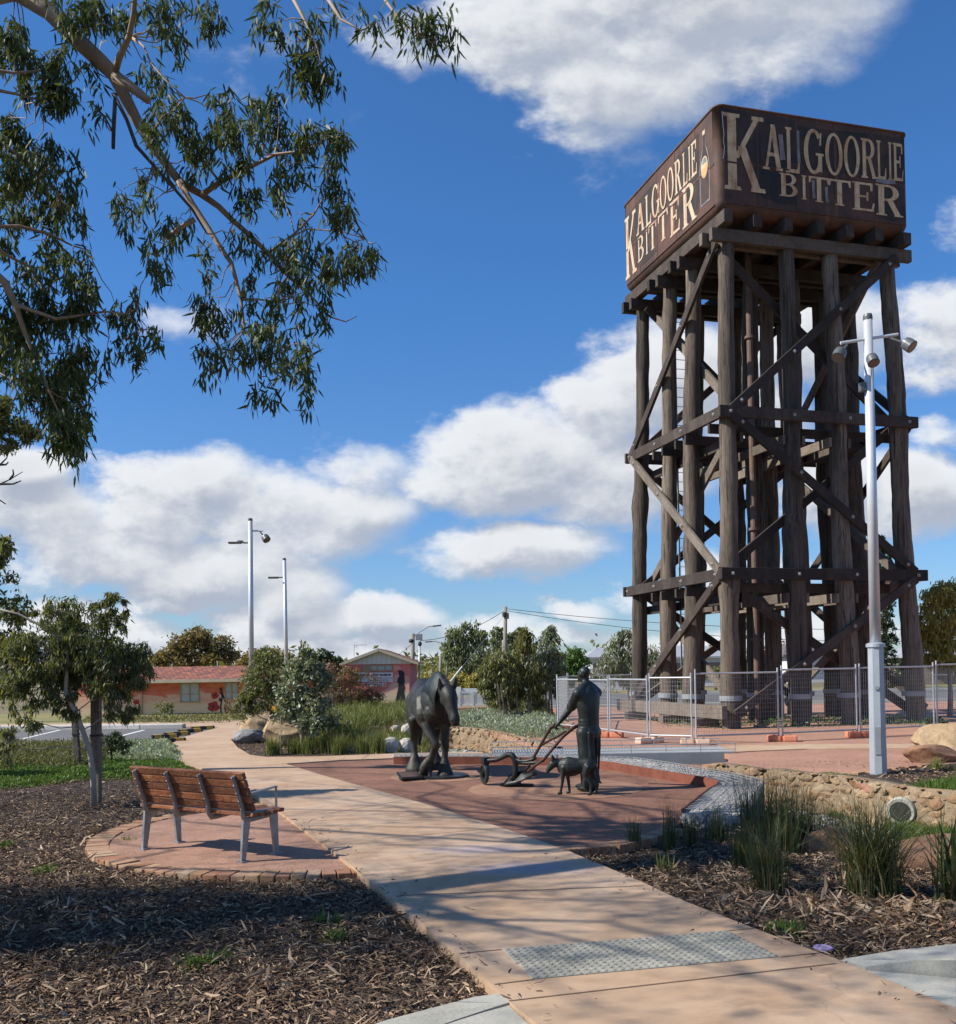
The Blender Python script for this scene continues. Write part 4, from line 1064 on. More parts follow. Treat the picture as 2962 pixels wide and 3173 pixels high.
for sx in (-1, 1):
    mb = MB(); mb.ico((-(.045 + HX + sx * .106), 1.168, hz(1.345)), .017, 2); mb.build('eye', M['bronze'], horse, False, True)
    mb = MB(); mb.ico((-(.092 + HX + sx * .050), 1.328, hz(.95)), .016, 2, (.8, .5, 1.2)); mb.build('nostril_shade', M['blackrubber'], horse, False, True)  # black balls stand in for the shade inside the nostrils
# round ground plate and sloping plaque
mb = MB(); p = G(1362, 2404); p.z = 0
mb.lathe([(.44, -.008), (.44, .018), (.425, .026)], (p.x + .02, p.y - .02, 0), 40)
t = thing('ground_plate', (p.x, p.y, 0), 'low round bronze plate under the front hooves of the horse', 'plate'); mb.build('plate', M['bronze'], t)
pq = thing('plaque', G(1268, 2420), 'sloping dark metal plaque on the gravel beside the horse hooves', 'plaque')
mb = MB(); q0 = G(1268, 2416); R = rotz(math.radians(22)) @ Matrix.Rotation(math.radians(-20), 3, 'X')
Rb = rotz(math.radians(22)) @ Matrix.Rotation(math.radians(20), 3, 'X')
mb.box((q0.x, q0.y, .065), (.34, .24, .03), Rb, .006); mb.box((q0.x, q0.y + .04, .03), (.30, .14, .05), rotz(math.radians(22)), .004); mb.build('base', M['bronze'], pq)
mb = MB(); mb.box(Vector((q0.x, q0.y, .065)) + Rb @ Vector((0, 0, .018)), (.28, .18, .008), Rb, .002); mb.build('face', surf('plaque_face', (.15, .10, .085), (.20, .14, .115), 12, rough=.5, metal=.5, bmp=.1), pq)

# ---- the ploughman; own frame: x right of the photo, y away, standing at its base
MP = Vector((1.50, 13.42, 0))
man = thing('man_statue', MP, 'dark bronze man with rolled sleeves standing behind the plough and holding its handles', 'statue')
man.rotation_euler.z = math.radians(0)
b = Body()
# he faces left and away: forward direction f, right-hand side r
fa = math.radians(132); f = Vector((math.cos(fa), math.sin(fa), 0)); r_ = Vector((f.y, -f.x, 0))
def W(x, y, z): v = r_ * x + f * y; return (v.x, v.y, z)          # x to his right, y forward
def ww(x, y, z, *r): return (*W(x, y, z), *r)
upv = tuple(r_)
# trunk: waist to shoulders
b.limb([ww(0, 0, .86, .165, .125), ww(0, -.005, .98, .160, .122), ww(0, .0, 1.10, .175, .128), ww(0, .01, 1.22, .200, .135), ww(0, .015, 1.32, .205, .125), ww(0, .02, 1.40, .15, .092), ww(0, .03, 1.455, .07, .06)], 24, up=upv)
b.limb([ww(0, .03, 1.42, .058, .06), ww(0, .05, 1.52, .054, .058)], 14)
b.limb([ww(0, .055, 1.50, .055, .065), ww(0, .078, 1.555, .068, .084), ww(0, .075, 1.60, .070, .090)], 18, up=upv); b.ball(W(0, .066, 1.607), .093, (.86, .98, 1.0))
b.limb([ww(0, .145, 1.545, .035, .03), ww(0, .152, 1.505, .030, .026)], 10)                       # jaw and chin
b.limb([ww(0, .160, 1.60, .010), ww(0, .182, 1.565, .016)], 8)                                   # nose
b.limb([ww(-.045, .150, 1.615, .012), ww(.045, .150, 1.615, .012)], 8)                           # brow
b.limb([ww(-.02, .163, 1.535, .010), ww(.02, .163, 1.535, .010)], 8)                             # mouth
for sx in (-1, 1): b.ball(W(sx * .074, .07, 1.585), .024, (.7, .9, 1.2))
# shoulders, sleeves, fore-arms
hl, hr = Vector((-.42, .10, .90)), Vector((-.05, .52, .92))                                     # hands on the two handles
def arm(sx, el, hd):
    sh = Vector(W(sx * .195, .01, 1.335))
    b.limb([ww(sx * .04, .01, 1.45, .05), ww(sx * .12, .01, 1.405, .055), (*sh, .07)], 12)
    b.limb([(*sh, .074), (*sh.lerp(el, .5), .066), (*sh.lerp(el, .82), .066), (*sh.lerp(el, .98), .058)], 14)
    d = (hd - el)
    b.limb([(*(el - d * .04), .050), (*(el + d * .30), .046), (*(el + d * .86), .030)], 12)
    # sleeve roll at the elbow
    b.limb([(*sh.lerp(el, .80), .072), (*sh.lerp(el, .92), .070)], 14)
arm(-1, Vector((-.235, .055, 1.13)), hl); arm(1, Vector((.02, .36, 1.12)), hr)
# belt and shirt folds
b.limb([ww(0, 0, .885, .165, .124), ww(0, 0, .925, .168, .126)], 24, up=upv)
b.limb([ww(0, 0, .955, .170, .128), ww(0, 0, .985, .160, .118)], 24, up=upv)
for k in range(6):
    a = k * 1.05
    b.limb([ww(.15 * math.sin(a), -.105 * math.cos(a), 1.0, .014), ww(.16 * math.sin(a + .1), -.115 * math.cos(a + .1), 1.14, .012), ww(.15 * math.sin(a + .25), -.105 * math.cos(a + .25), 1.26, .008)], 8)
# hips and trousers: left leg back, right leg forward, wide legs
b.limb([ww(0, -.01, .78, .165, .135), ww(0, -.005, .89, .158, .12)], 22, up=upv)
b.limb([ww(-.085, .0, .80, .112, .125), ww(-.09, -.02, .60, .100, .112), ww(-.095, -.05, .42, .086, .098), ww(-.10, -.09, .22, .090, .102), ww(-.10, -.11, .09, .105, .118)], 16)
b.limb([ww(.085, .0, .80, .112, .125), ww(.09, .05, .60, .100, .112), ww(.095, .08, .42, .086, .098), ww(.10, .10, .22, .090, .102), ww(.10, .11, .09, .105, .118)], 16)
b.limb([ww(-.10, -.15, .035, .052, .036), ww(-.10, -.07, .045, .055, .045), ww(-.10, .06, .032, .05, .032), ww(-.10, .11, .025, .036, .024)], 12, up=upv)
b.limb([ww(.10, .07, .035, .052, .036), ww(.10, .15, .045, .055, .045), ww(.10, .28, .032, .05, .032), ww(.10, .33, .025, .036, .024)], 12, up=upv)
for k, (x, y) in enumerate(((-.185, -.02), (-.06, -.125), (-.12, -.115), (.05, -.10), (.12, -.085), (.18, .02), (-.1, .1))):
    b.limb([ww(x, y, .80, .020), ww(x * .97, y * 1.0, .58, .020), ww(x * 1.02, y + .03 * (1 if x > 0 else -1), .3, .016), ww(x * 1.02, y + .04 * (1 if x > 0 else -1), .14, .012)], 8)
# hands: palm, four fingers curled over the handle, thumb from the side
def hand(h, dirn, axis):
    dirn = Vector(dirn).normalized(); ax = Vector(axis).normalized(); n = dirn.cross(ax).normalized()
    if n.z < 0: n = -n
    b.limb([(*(h - dirn * .075), .032, .026), (*(h - dirn * .02), .040, .026), (*(h + dirn * .015), .040, .022)], 12, up=tuple(ax))
    for k, L in enumerate((.9, 1.0, .95, .8)):
        o = h + dirn * .018 + ax * (.030 - .020 * k)
        b.limb([(*o, .0115), (*(o + dirn * .034 * L + n * .004), .011), (*(o + dirn * .044 * L - n * .026), .0105), (*(o + dirn * .020 * L - n * .044), .010)], 8)
    o = h - dirn * .035 + ax * .034
    b.limb([(*o, .014), (*(o + ax * .022 + dirn * .02 - n * .012), .0125), (*(o + ax * .008 + dirn * .045 - n * .034), .0105)], 8)
PLA = Vector((-.40, .10, .895)); 
hand(hl, (hl - Vector((-.235, .055, 1.13))), (.25, 1, .05)); hand(hr, (hr - Vector((.02, .36, 1.12))), (.25, 1, .05))
b.skin('body', M['bronze'], man, .0095, 2)
m2 = Body()                                                                                       # short hair as a cap
m2.ball(W(0, .056, 1.622), .090, (.90, 1.0, .88))                                                
m2.skin('hair', M['bronze'], man, .009, 1)

# ---- single-furrow plough between horse and man
def PL(zx, zy, dy=0.0):
    x, y = 1460 + zx * .2371, 2040 + zy * .2371
    Y = 14.32 - .85 * (x - 1500) / 300 + dy
    return D(x, y, Y)
pg = thing('plough', (.55, 14.0, 0), 'old single furrow plough with curved beam, small wheel and two long handles', 'plough')
mb = MB()
mb.tube([PL(165, 1330), PL(240, 1335), PL(340, 1325), PL(420, 1285), PL(480, 1258), PL(530, 1262), PL(560, 1300), PL(580, 1360), PL(578, 1440), PL(575, 1510), PL(560, 1600)], [.035, .033, .033, .035, .04, .043, .043, .042, .042, .045, .05], 10)
mb.tube([PL(575, 1320), PL(640, 1345), PL(720, 1345), PL(800, 1320), PL(850, 1300)], [.035, .03, .028, .026, .02], 8)
mb.tube([PL(600, 1355), PL(700, 1370), PL(830, 1365), PL(950, 1335)], [.03, .028, .026, .02], 8)
mb.box(PL(185, 1335), (.10, .10, .10), rotz(.4), .01); mb.tube([PL(635, 1350), PL(637, 1292)], .016, 8)
mb.build('beam', M['bronze'], pg, smooth=True)
def handle(pts, w):
    mb = MB(); mb.tube(pts, w, 10); return mb.build('handle', M['ironrust'], pg, smooth=True)
handle([PL(705, 1470), PL(760, 1390), PL(830, 1265), PL(920, 1110), PL(1000, 965), PL(1045, 895), PL(1100, 872)], [.022, .022, .022, .022, .025, .030, .026])
handle([PL(740, 1480, -.1), PL(850, 1390, -.1), PL(960, 1310, -.1), PL(1080, 1160, -.05), PL(1200, 1020), PL(1330, 910, .1), PL(1400, 880, .2)], [.022, .022, .022, .022, .025, .028, .026])
mb = MB(); mb.tube([PL(920, 1130), PL(1080, 1040), PL(1240, 955, .03)], .018, 8); mb.build('crossbar', M['ironrust'], pg, smooth=True)
mb = MB(); mb.tube([PL(1035, 965), PL(1090, 1035), PL(1080, 1060), PL(1115, 1125, -.05)], .009, 6); mb.build('stay', M['ironrust'], pg)
# mouldboard: a twisted blade with thickness
mb = MB()
rows = [[(370, 1660), (420, 1625), (470, 1570), (500, 1520)], [(440, 1660), (490, 1615), (540, 1550), (580, 1490)], [(540, 1655), (590, 1600), (650, 1530), (680, 1468)], [(620, 1630), (680, 1580), (740, 1520), (770, 1466)], [(700, 1590), (760, 1550), (810, 1510), (840, 1482)], [(850, 1525), (857, 1522), (862, 1519), (866, 1516)]]
vs = []
for side in (0, .035):
    for i, rw in enumerate(rows):
        for k, (zx, zy) in enumerate(rw): vs.append(PL(zx, zy, -.16 + .10 * k * (1 - .25 * i) + .03 * i + side))
fs = []; nR, nC = len(rows), 4; off = nR * nC
for i in range(nR - 1):
    for k in range(nC - 1):
        a = i * nC + k; fs += [(a, a + 1, a + nC + 1, a + nC), (off + a, off + a + nC, off + a + nC + 1, off + a + 1)]
for i in range(nR - 1):
    for k in (0, nC - 1):
        a = i * nC + k; fs.append((a, a + nC, off + a + nC, off + a))
for k in range(nC - 1):
    for i in (0, nR - 1):
        a = i * nC + k; fs.append((a, a + 1, off + a + 1, off + a))
mb.add(vs, fs); mb.build('mouldboard', M['bronze'], pg, smooth=True)
mb = MB(); a_ = PL(575, 1600); mb.box((a_.x, a_.y + .03, .06), (.16, .10, .12), rotz(-.3), .015); mb.box((a_.x + .02, a_.y + .05, .015), (.5, .06, .04), rotz(-.3), .008); mb.build('sole', M['bronze'], pg)
w0 = PL(172, 1575); w0.z = .15
wh = MB(); Rw = rotz(.35) @ Matrix.Rotation(math.pi / 2, 3, 'Y')
def ring_mb(m, c, r, rt, R, n=28, q=8):
    vs = []; fs = []
    for i in range(n):
        a = 2 * math.pi * i / n
        for k in range(q):
            t_ = 2 * math.pi * k / q
            v = Vector(((r + rt * math.cos(t_)) * math.cos(a), (r + rt * math.cos(t_)) * math.sin(a), rt * 1.3 * math.sin(t_)))
            vs.append(R @ v + Vector(c))
    for i in range(n):
        for k in range(q): fs.append((i * q + k, ((i + 1) % n) * q + k, ((i + 1) % n) * q + (k + 1) % q, i * q + (k + 1) % q))
    m.add(vs, fs)
ring_mb(wh, w0, .125, .022, Rw); wh.lathe([(.112, -.012), (.112, .012)], w0, 24, Rw); wh.lathe([(.045, -.05), (.045, .05), (.02, .06)], w0, 14, Rw)
wh.build('wheel', M['bronze'], pg, smooth=False)
mb = MB(); mb.tube([PL(212, 1350), PL(212, 1500), PL(205, 1575)], .024, 10); mb.tube([PL(205, 1575), w0], .018, 8); mb.build('wheel_arm', M['bronze'], pg, smooth=True)

# ---- the dog; frame x right of the photo (tail end), y away
DP = Vector((1.28, 13.03, 0))
dog = thing('dog_statue', DP, 'dark bronze lean dog with pricked ears standing in front of the man', 'statue')
dog.rotation_euler.z = math.radians(-14)
b = Body()
b.limb([(-.19, 0, .372, .080, .105), (-.12, 0, .366, .095, .132), (-.02, 0, .370, .090, .122), (.08, 0, .390, .074, .092), (.17, 0, .398, .074, .086), (.225, 0, .385, .05, .06)], 18, up=(0, 1, 0))
b.limb([(-.18, 0, .41, .055, .07), (-.245, -.01, .425, .045, .052), (-.29, -.02, .41, .045, .048)], 14, up=(0, 1, 0))
b.limb([(-.265, -.02, .425, .055, .055), (-.305, -.03, .405, .060, .060), (-.340, -.04, .365, .046, .046), (-.368, -.048, .325, .034, .034), (-.382, -.052, .298, .027, .024)], 14, up=(0, 1, 0))
for sy in (-1, 1):
    b.limb([(-.270 + sy * .014, sy * .038 - .02, .445, .036, .018), (-.280 + sy * .020, sy * .048 - .02, .49, .028, .014), (-.288 + sy * .024, sy * .052 - .02, .535, .006, .005)], 8)
    b.ball((-.318, sy * .028 - .035, .405), .011); 
def dleg(pts): b.limb(pts, 10)
dleg([(-.165, -.05, .36, .045, .055), (-.172, -.055, .26, .030, .034), (-.178, -.058, .17, .022), (-.20, -.06, .06, .018), (-.21, -.06, .02, .02)]); dleg([(-.195, -.06, .022, .022, .018), (-.235, -.065, .018, .022, .016)])
dleg([(-.15, .05, .36, .045, .055), (-.13, .055, .26, .030, .034), (-.115, .058, .15, .022), (-.105, .06, .05, .018), (-.11, .06, .02, .02)]); dleg([(-.10, .06, .022, .022, .018), (-.14, .06, .018, .022, .016)])
dleg([(.16, -.045, .37, .06, .075), (.13, -.06, .28, .045, .055), (.165, -.062, .20, .026, .03), (.20, -.062, .145, .02), (.195, -.062, .08, .018), (.19, -.062, .02, .02)]); dleg([(.205, -.062, .02, .021, .018), (.155, -.064, .018, .022, .015)])
dleg([(.18, .045, .37, .06, .075), (.19, .06, .28, .045, .055), (.235, .062, .21, .026, .03), (.265, .062, .155, .02), (.258, .062, .08, .018), (.25, .062, .02, .02)]); dleg([(.262, .062, .02, .021, .018), (.215, .064, .018, .022, .015)])
b.limb([(.225, 0, .40, .022), (.265, 0, .36, .02), (.285, 0, .26, .024), (.30, -.005, .18, .022), (.335, -.01, .155, .008)], 10)
for k in range(0): b.limb([(-.11 + .035 * k, -.088, .42, .008), (-.10 + .035 * k, -.098, .37, .008), (-.09 + .035 * k, -.085, .31, .006)], 6)
b.skin('body', M['bronze'], dog, .008, 2)

# ================================================================== BENCH
M['slat'] = timber_mat('oiled_red_timber', (.17, .055, .018), (.26, .088, .028), (.34, .14, .05), 2.2, 1.0, .5)
M['castmetal'] = surf('cast_aluminium', (.24, .24, .235), (.34, .34, .33), 14, rough=.5, metal=.55, bmp=.1, fine=50, fine_mix=.2)
RL, RR = G(447, 2632, -.03), G(752, 2671, -.03)
bd = (RR - RL); bd.z = 0; bd.normalize(); fw = Vector((-bd.y, bd.x, 0))           # fw: from the back towards the seat front
bench = thing('park_bench', (RL + RR) / 2, 'park bench of red-brown timber slats on grey metal legs, seen from behind', 'bench')
bc = (RL + RR) / 2; bl = (RR - RL).length
BZ = -.03
def B(a, c, z): return Vector((bc.x, bc.y, BZ)) + bd * a + fw * c + UP * z
L2 = bl / 2
xs4 = [-L2 + .0, -L2 + bl * .335, -L2 + bl * .67, L2]
ext = .10
sl = 0
backline = [(.02, .43), (-.05, .60), (-.105, .79)]
def bp(t):                                             # point along the sloping back (c, z)
    return (.02 - .125 * t, .455 + .335 * t)
for k in range(5):
    t = .06 + .22 * k
    c, z = bp(t); mb = MB()
    R = Matrix((bd, (fw * .94 + UP * .34).normalized(), (UP * .94 - fw * .34).normalized())).transposed()
    mb.box(B(0, c + .035, z + .02), (bl + 2 * ext, .038, .072 if k < 4 else .068), R, .008); mb.build('back_slat', M['slat'], bench)
for k in range(5):
    mb = MB(); mb.bar(B(-L2 - ext, .07 + .085 * k, .415 + .006 * abs(k - 2)), B(L2 + ext, .07 + .085 * k, .415 + .006 * abs(k - 2)), .070, .036, bev=.008)
    mb.build('seat_slat', M['slat'], bench)
for i, a in enumerate(xs4):
    mb = MB(); w = .028
    mb.tube([B(a, bp(1.0)[0], bp(1.0)[1]), B(a, bp(.5)[0], bp(.5)[1]), B(a, bp(.08)[0], bp(.08)[1]), B(a, .015, .42), B(a, .04, .375), B(a, .12, .372), B(a, .44, .385)], [(.02, .014), (.024, .015), (.03, .016), (.034, .017), (.03, .018), (.024, .018), (.018, .016)], 8, up=tuple(fw))
    mb.m = 1; R = Matrix((bd, (UP * .94 - fw * .34).normalized(), (-fw * .94 - UP * .34).normalized())).transposed()
    for t in (.08, .30, .52, .74, .95):
        c, z = bp(t); mb.lathe([(.009, .0), (.009, .006), (.005, .009)], B(a, c - .022, z), 8, R)
    mb.build('support_bracket', [M['castmetal'], M['steel']], bench)
def leg(a, c0, c1, h=.38):
    mb = MB(); sec = [(.036, .012), (.036, .012), (.026, .011)]
    mb.tube([B(a, c0, h), B(a, c0 * .6 + c1 * .4, h * .55), B(a, c1, 0)], [(.040, .014), (.036, .013), (.024, .012)], 4, up=tuple((fw + bd * 1.0).normalized()), flat=1)
    mb.build('leg', M['castmetal'], bench)
for a, c0, c1 in ((-L2, .05, .0), (L2, .05, .0), (L2, .40, .43), (-L2, .40, .43)): 
    mb = MB(); mb.add([B(a + s * .014, c0 + q * .045, .385) for s, q in ((-1, -1), (1, -1), (1, 1), (-1, 1))] + [B(a + s * .012, c1 + q * .026, 0) for s, q in ((-1, -1), (1, -1), (1, 1), (-1, 1))],
                      [(0, 1, 2, 3), (7, 6, 5, 4), (0, 4, 5, 1), (1, 5, 6, 2), (2, 6, 7, 3), (3, 7, 4, 0)])
    mb.box(B(a, c1, .006), (.09, .09, .012), rotz(math.atan2(bd.y, bd.x))); mb.build('leg', M['castmetal'], bench)
for a in (-L2, L2):
    mb = MB(); q = .032
    for p0, p1 in ((B(a, .0, .60), B(a, .44, .64)), (B(a, .44, .646), B(a, .44, .43)), (B(a, .44, .437), B(a, .05, .437))): mb.bar(p0, p1, .04, .014)
    mb.build('armrest', M['castmetal'], bench)

# ================================================================== CREEK: walls, gabion, bridge
def stone_run(name, line, ztop, zbot, n_rows, rng, label, depth=.16, inward=1, size=.16, mats=('wallstone', 'mortar'), cap=.30):
    """random rubble: a bedding core plus separate stones pressed into its face"""
    t = thing(name, (line[len(line) // 2][0], line[len(line) // 2][1], zbot), label, 'stone wall')
    core = MB(); n = len(line); L = [0]
    nr = []
    for i in range(n):
        a = Vector(line[max(0, i - 1)]); b_ = Vector(line[min(n - 1, i + 1)]); d = (b_ - a).normalized(); nr.append(Vector((-d.y, d.x)) * inward)
    vs = []
    for i, p in enumerate(line):
        p = Vector(p)
        for off, z in ((.0, zbot - .1), (.03, (ztop + zbot) / 2), (.09, ztop - .03), (.13, ztop + .025), (cap, ztop + .03), (cap + .08, ztop - .12)):
            q = p + nr[i] * off; vs.append((q.x, q.y, z + (rng.uniform(-.012, .012) if z > zbot else 0)))
    fs = []
    for i in range(n - 1):
        for k in range(5): fs.append((i * 6 + k, (i + 1) * 6 + k, (i + 1) * 6 + k + 1, i * 6 + k + 1))
    core.add(vs, fs); core.build('bedding', M[mats[1]], t, smooth=True)
    st = MB()
    for i in range(n - 1):
        a, b_ = Vector(line[i]), Vector(line[i + 1]); seg = (b_ - a).length; ang = math.atan2(b_.y - a.y, b_.x - a.x)
        cnt = max(1, int(seg / (size * .62)))
        for r in range(n_rows):
            for k in range(cnt):
                if rng.random() < .04: continue
                u_ = (k + .5 + rng.uniform(-.3, .3) + (r % 2) * .4) / cnt
                if u_ > 1.02: continue
                p = a.lerp(b_, u_); h = (ztop - zbot) / n_rows
                z = zbot + h * (r + .5 + rng.uniform(-.25, .25)); s = size * rng.uniform(.26, .80)
                q = p + nr[i] * (.02 + .07 * (z - zbot) / max(.01, ztop - zbot))
                st.ico((q.x, q.y, z), s, 2, (1.0 * rng.uniform(.8, 1.3), .42, .62 * rng.uniform(.8, 1.3) * min(1.3, h / size * 1.5)), rng, .05, rotz(ang + rng.uniform(-.2, .2)) @ Matrix.Rotation(rng.uniform(-.6, .6), 3, 'Y'), lat=.62)
        for k in range(int(cnt * 1.6)):
            p = a.lerp(b_, rng.random()) + nr[i] * rng.uniform(.08, cap - .02)
            st.ico((p.x, p.y, ztop + .02), size * rng.uniform(.2, .45), 1, (1, .8, .3), rng, .06, rotz(rng.uniform(0, 3)), lat=.3)
    st.build('stones', M[mats[0]], t, smooth=False)
    return t
def resample(pts, step):
    out = [Vector(pts[0])]
    for a, b_ in zip(pts, pts[1:]):
        a, b_ = Vector(a), Vector(b_); n = max(1, int((b_ - a).length / step))
        for k in range(1, n + 1): out.append(a.lerp(b_, k / n))
    return [(p.x, p.y) for p in out]
rng = random.Random(21)
wl = [(x, y) for x, y in WALL_TOP]
stone_run('stone_wall', resample(wl[:10], .35), .0, -.56, 5, rng, 'low tan rubble wall along the creek on the right, with the pipe in it', inward=1, size=.19)
stone_run('stone_wall', resample(FAR_BANK, .35), .0, -.60, 5, rng, 'low golden rubble wall across the far side of the creek behind the bronze horse', inward=1, size=.22)
M['sandstone'] = stone_mat('sandstone_boulder', [(.34, .24, .13), (.40, .295, .17), (.37, .27, .16)], sc=7)
M['redstone'] = stone_mat('red_sandstone', [(.25, .14, .085), (.29, .175, .11), (.22, .115, .065)], sc=6)
M['greyrock'] = stone_mat('grey_boulder', [(.22, .22, .215), (.27, .27, .265), (.20, .205, .21)], sc=6)
M['whiterock'] = stone_mat('white_quartz', [(.44, .42, .39), (.50, .485, .45), (.40, .375, .335)], sc=6)
def boulder(p, r, sq, mat, label, seed, rz=0, group=None, name='boulder', lat=.22, rough=.06, tilt=0):
    rg = random.Random(seed); mb = MB()
    mb.ico((p[0], p[1], p[2]), r, 5, sq, rg, rough, rotz(rz) @ Matrix.Rotation(tilt, 3, 'Y'), lat=lat)
    return tag(mb.build(name, M[mat], smooth=False), label, 'rock', group)
def at(p, dz): return (p.x, p.y, p.z + dz)
boulder((3.6, 17.2, -.26), .55, (1.0, 1.1, .42), 'redstone', 'dark ridged sandstone slab between the stone wall and the footbridge', 3, .2, lat=.4)
boulder((2.35, 19.9, -.3), .5, (1.1, .6, .6), 'sandstone', 'tan boulder under the steel footbridge', 4, .2)
boulder((9.15, 18.3, .18), 1.0, (1.1, .85, .50), 'sandstone', 'big pale tan boulder at the right edge in front of the temporary fence', 5, .1, lat=.42, rough=.05)
boulder((7.75, 16.7, .05), .46, (1.25, .8, .45), 'redstone', 'flat reddish brown rock leaning beside the big pale boulder', 6, .3, lat=.45, tilt=.15)
p = G(2600, 2660, -.2); boulder((p.x, p.y + .15, -.18), .33, (1.0, .65, .80), 'redstone', 'squarish sandstone block among the reeds in the creek', 7, -.2, lat=.45)
p = G(2905, 2700, -.1); boulder((p.x + .1, p.y + .35, -.10), .62, (1.15, .8, .50), 'redstone', 'large red-brown layered rock behind the big grass tussock at the right', 8, .25, lat=.4)
# loose creek stones: uncountable
mb = MB(); rg = random.Random(77)
xs_ = [p[0] for p in CREEK]; ys_ = [p[1] for p in CREEK]
k = 0
while k < 1700:
    x, y = rg.uniform(-3, 9), rg.uniform(9, 28)
    d, ins, _ = poly_dist(np.array([x]), np.array([y]), CREEK)
    if not ins[0] or d[0] < .15: continue
    k += 1; s = rg.uniform(.025, .10)
    mb.ico((x, y, tz(x, y) + s * .15), s, 1, (1, .8, .55), rg, .08, rotz(rg.uniform(0, 3)), lat=.3)
tag(mb.build('creek_stones', M['greystone'], smooth=False), 'loose grey and tan stones on the creek bed', 'stones', kind='stuff')

# gabion along the court with a rusted steel edge
inner = P2((1220, 2366), (1500, 2366), (1750, 2370), (1900, 2385), (2003, 2404), (2100, 2421), (2190, 2436), (2216, 2443), (2226, 2450), (2218, 2460), (2199, 2470), (2167, 2496), (2113, 2542))
outer = P2((1222, 2352), (1500, 2354), (1730, 2358), (1850, 2362), (1962, 2367), (2070, 2383), (2231, 2410), (2300, 2426), (2358, 2441), (2352, 2452), (2335, 2478), (2315, 2510), (2285, 2550))
gab = thing('gabion', (3.2, 14.8, -.5), 'wire basket wall of grey stones with a rusty steel edge round the gravel court', 'gabion')
mb = MB(); mb.prism(inner[:] + list(reversed(outer)), -.62, .075); mb.build('core', M['greystone'], gab)
st = MB(); rg = random.Random(4)
for i in range(len(inner) - 1):
    a, b_, c, d = [Vector(q) for q in (inner[i], inner[i + 1], outer[i + 1], outer[i])]
    area = ((b_ - a).length + (c - d).length) / 2 * ((a - d).length + (b_ - c).length) / 2
    for _ in range(int(area * 95)):
        u_, v_ = rg.random(), rg.uniform(.13, 1)
        p = a.lerp(b_, u_).lerp(d.lerp(c, u_), v_); s = rg.uniform(.035, .085)
        st.ico((p.x, p.y, .075), s, 1, (1, .75, .35), rg, .05, rotz(rg.uniform(0, 3)), lat=.35)
    L_ = (c - d).length; dd = (c - d).normalized(); nn = Vector((dd.y, -dd.x)) * (1 if (d - a).dot(Vector((dd.y, -dd.x))) > 0 else -1); ang = math.atan2(dd.y, dd.x)
    for _ in range(int(L_ * .62 * 110)):
        p = d.lerp(c, rg.random()) + nn * .0; s = rg.uniform(.04, .09)
        st.ico((p.x, p.y, rg.uniform(-.55, .06)), s, 1, (1, .4, .7), rg, .05, rotz(ang), lat=.35)
a, b_ = Vector(inner[-1]), Vector(outer[-1])
for _ in range(60):
    p = a.lerp(b_, rg.random()); s = rg.uniform(.04, .09); st.ico((p.x, p.y, rg.uniform(-.3, .05)), s, 1, (1, .5, .7), rg, .05, rotz(rg.uniform(0, 3)), lat=.35)
st.build('stones', M['greystone'], gab)
wr = MB()
def wire(p, q, r=.0035): wr.bar(p, q, r * 2, r * 2)
for i in range(len(inner) - 1):
    a, b_, c, d = [Vector(q) for q in (inner[i], inner[i + 1], outer[i + 1], outer[i])]
    n = max(1, int((c - d).length / .10))
    for k in range(n):
        p, q = a.lerp(b_, k / n), d.lerp(c, k / n)
        wire((p.x, p.y, .112), (q.x, q.y, .112))
        o_ = (q - p).normalized() * .05
        wire((q.x + o_.x, q.y + o_.y, .112), (q.x + o_.x, q.y + o_.y, -.6))
    for k in range(6):
        p, q = a.lerp(d, k / 5), b_.lerp(c, k / 5); wire((p.x, p.y, .115), (q.x, q.y, .115))
    o1 = (d - a).normalized() * .05; o2 = (c - b_).normalized() * .05
    for k in range(6): wire((d.x + o1.x, d.y + o1.y, .11 - .12 * k), (c.x + o2.x, c.y + o2.y, .11 - .12 * k))
wr.build('wire_mesh', M['wire'], gab)
mb = MB()
for i in range(len(inner) - 1): mb.bar((inner[i][0], inner[i][1], .02), (inner[i + 1][0], inner[i + 1][1], .02), .016, .21)
mb.build('steel_edge', M['corten'], gab)
# steel footbridge
br = thing('footbridge', (2.5, 19.4, 0), 'low grey steel footbridge with a grating deck and thin side rails', 'footbridge')
X0, X1, YN, YF = .25, 4.92, 18.86, 20.15
for y in (YN, YF):
    mb = MB(); mb.box(((X0 + X1) / 2, y, -.115), (X1 - X0, .07, .26), bev=.006); mb.build('side_beam', M['beamgrey'], br)
mb = MB(); n = int((X1 - X0) / .055)
for k in range(n): mb.box((X0 + (k + .5) * (X1 - X0) / n, (YN + YF) / 2, .0), (.012, YF - YN - .08, .03))
for k in range(12): mb.box(((X0 + X1) / 2, YN + .08 + k * (YF - YN - .16) / 11, -.008), (X1 - X0 - .02, .006, .02))
mb.build('grating', M['steel'], br)
mb = MB(); mb.box(((X0 + X1) / 2, (YN + YF) / 2, -.06), (X1 - X0 - .05, YF - YN - .1, .05)); mb.build('deck_plate', M['beamgrey'], br)
for y in (YN, YF):
    mb = MB(); mb.bar((X0, y, .17), (X1, y, .17), .018, .018); mb.bar((X0, y, .06), (X1, y, .06), .012, .012)
    for k in range(8): mb.bar((X0 + (X1 - X0) * k / 7, y, .015), (X0 + (X1 - X0) * k / 7, y, .17), .014, .014)
    mb.build('side_rail', M['steel'], br)
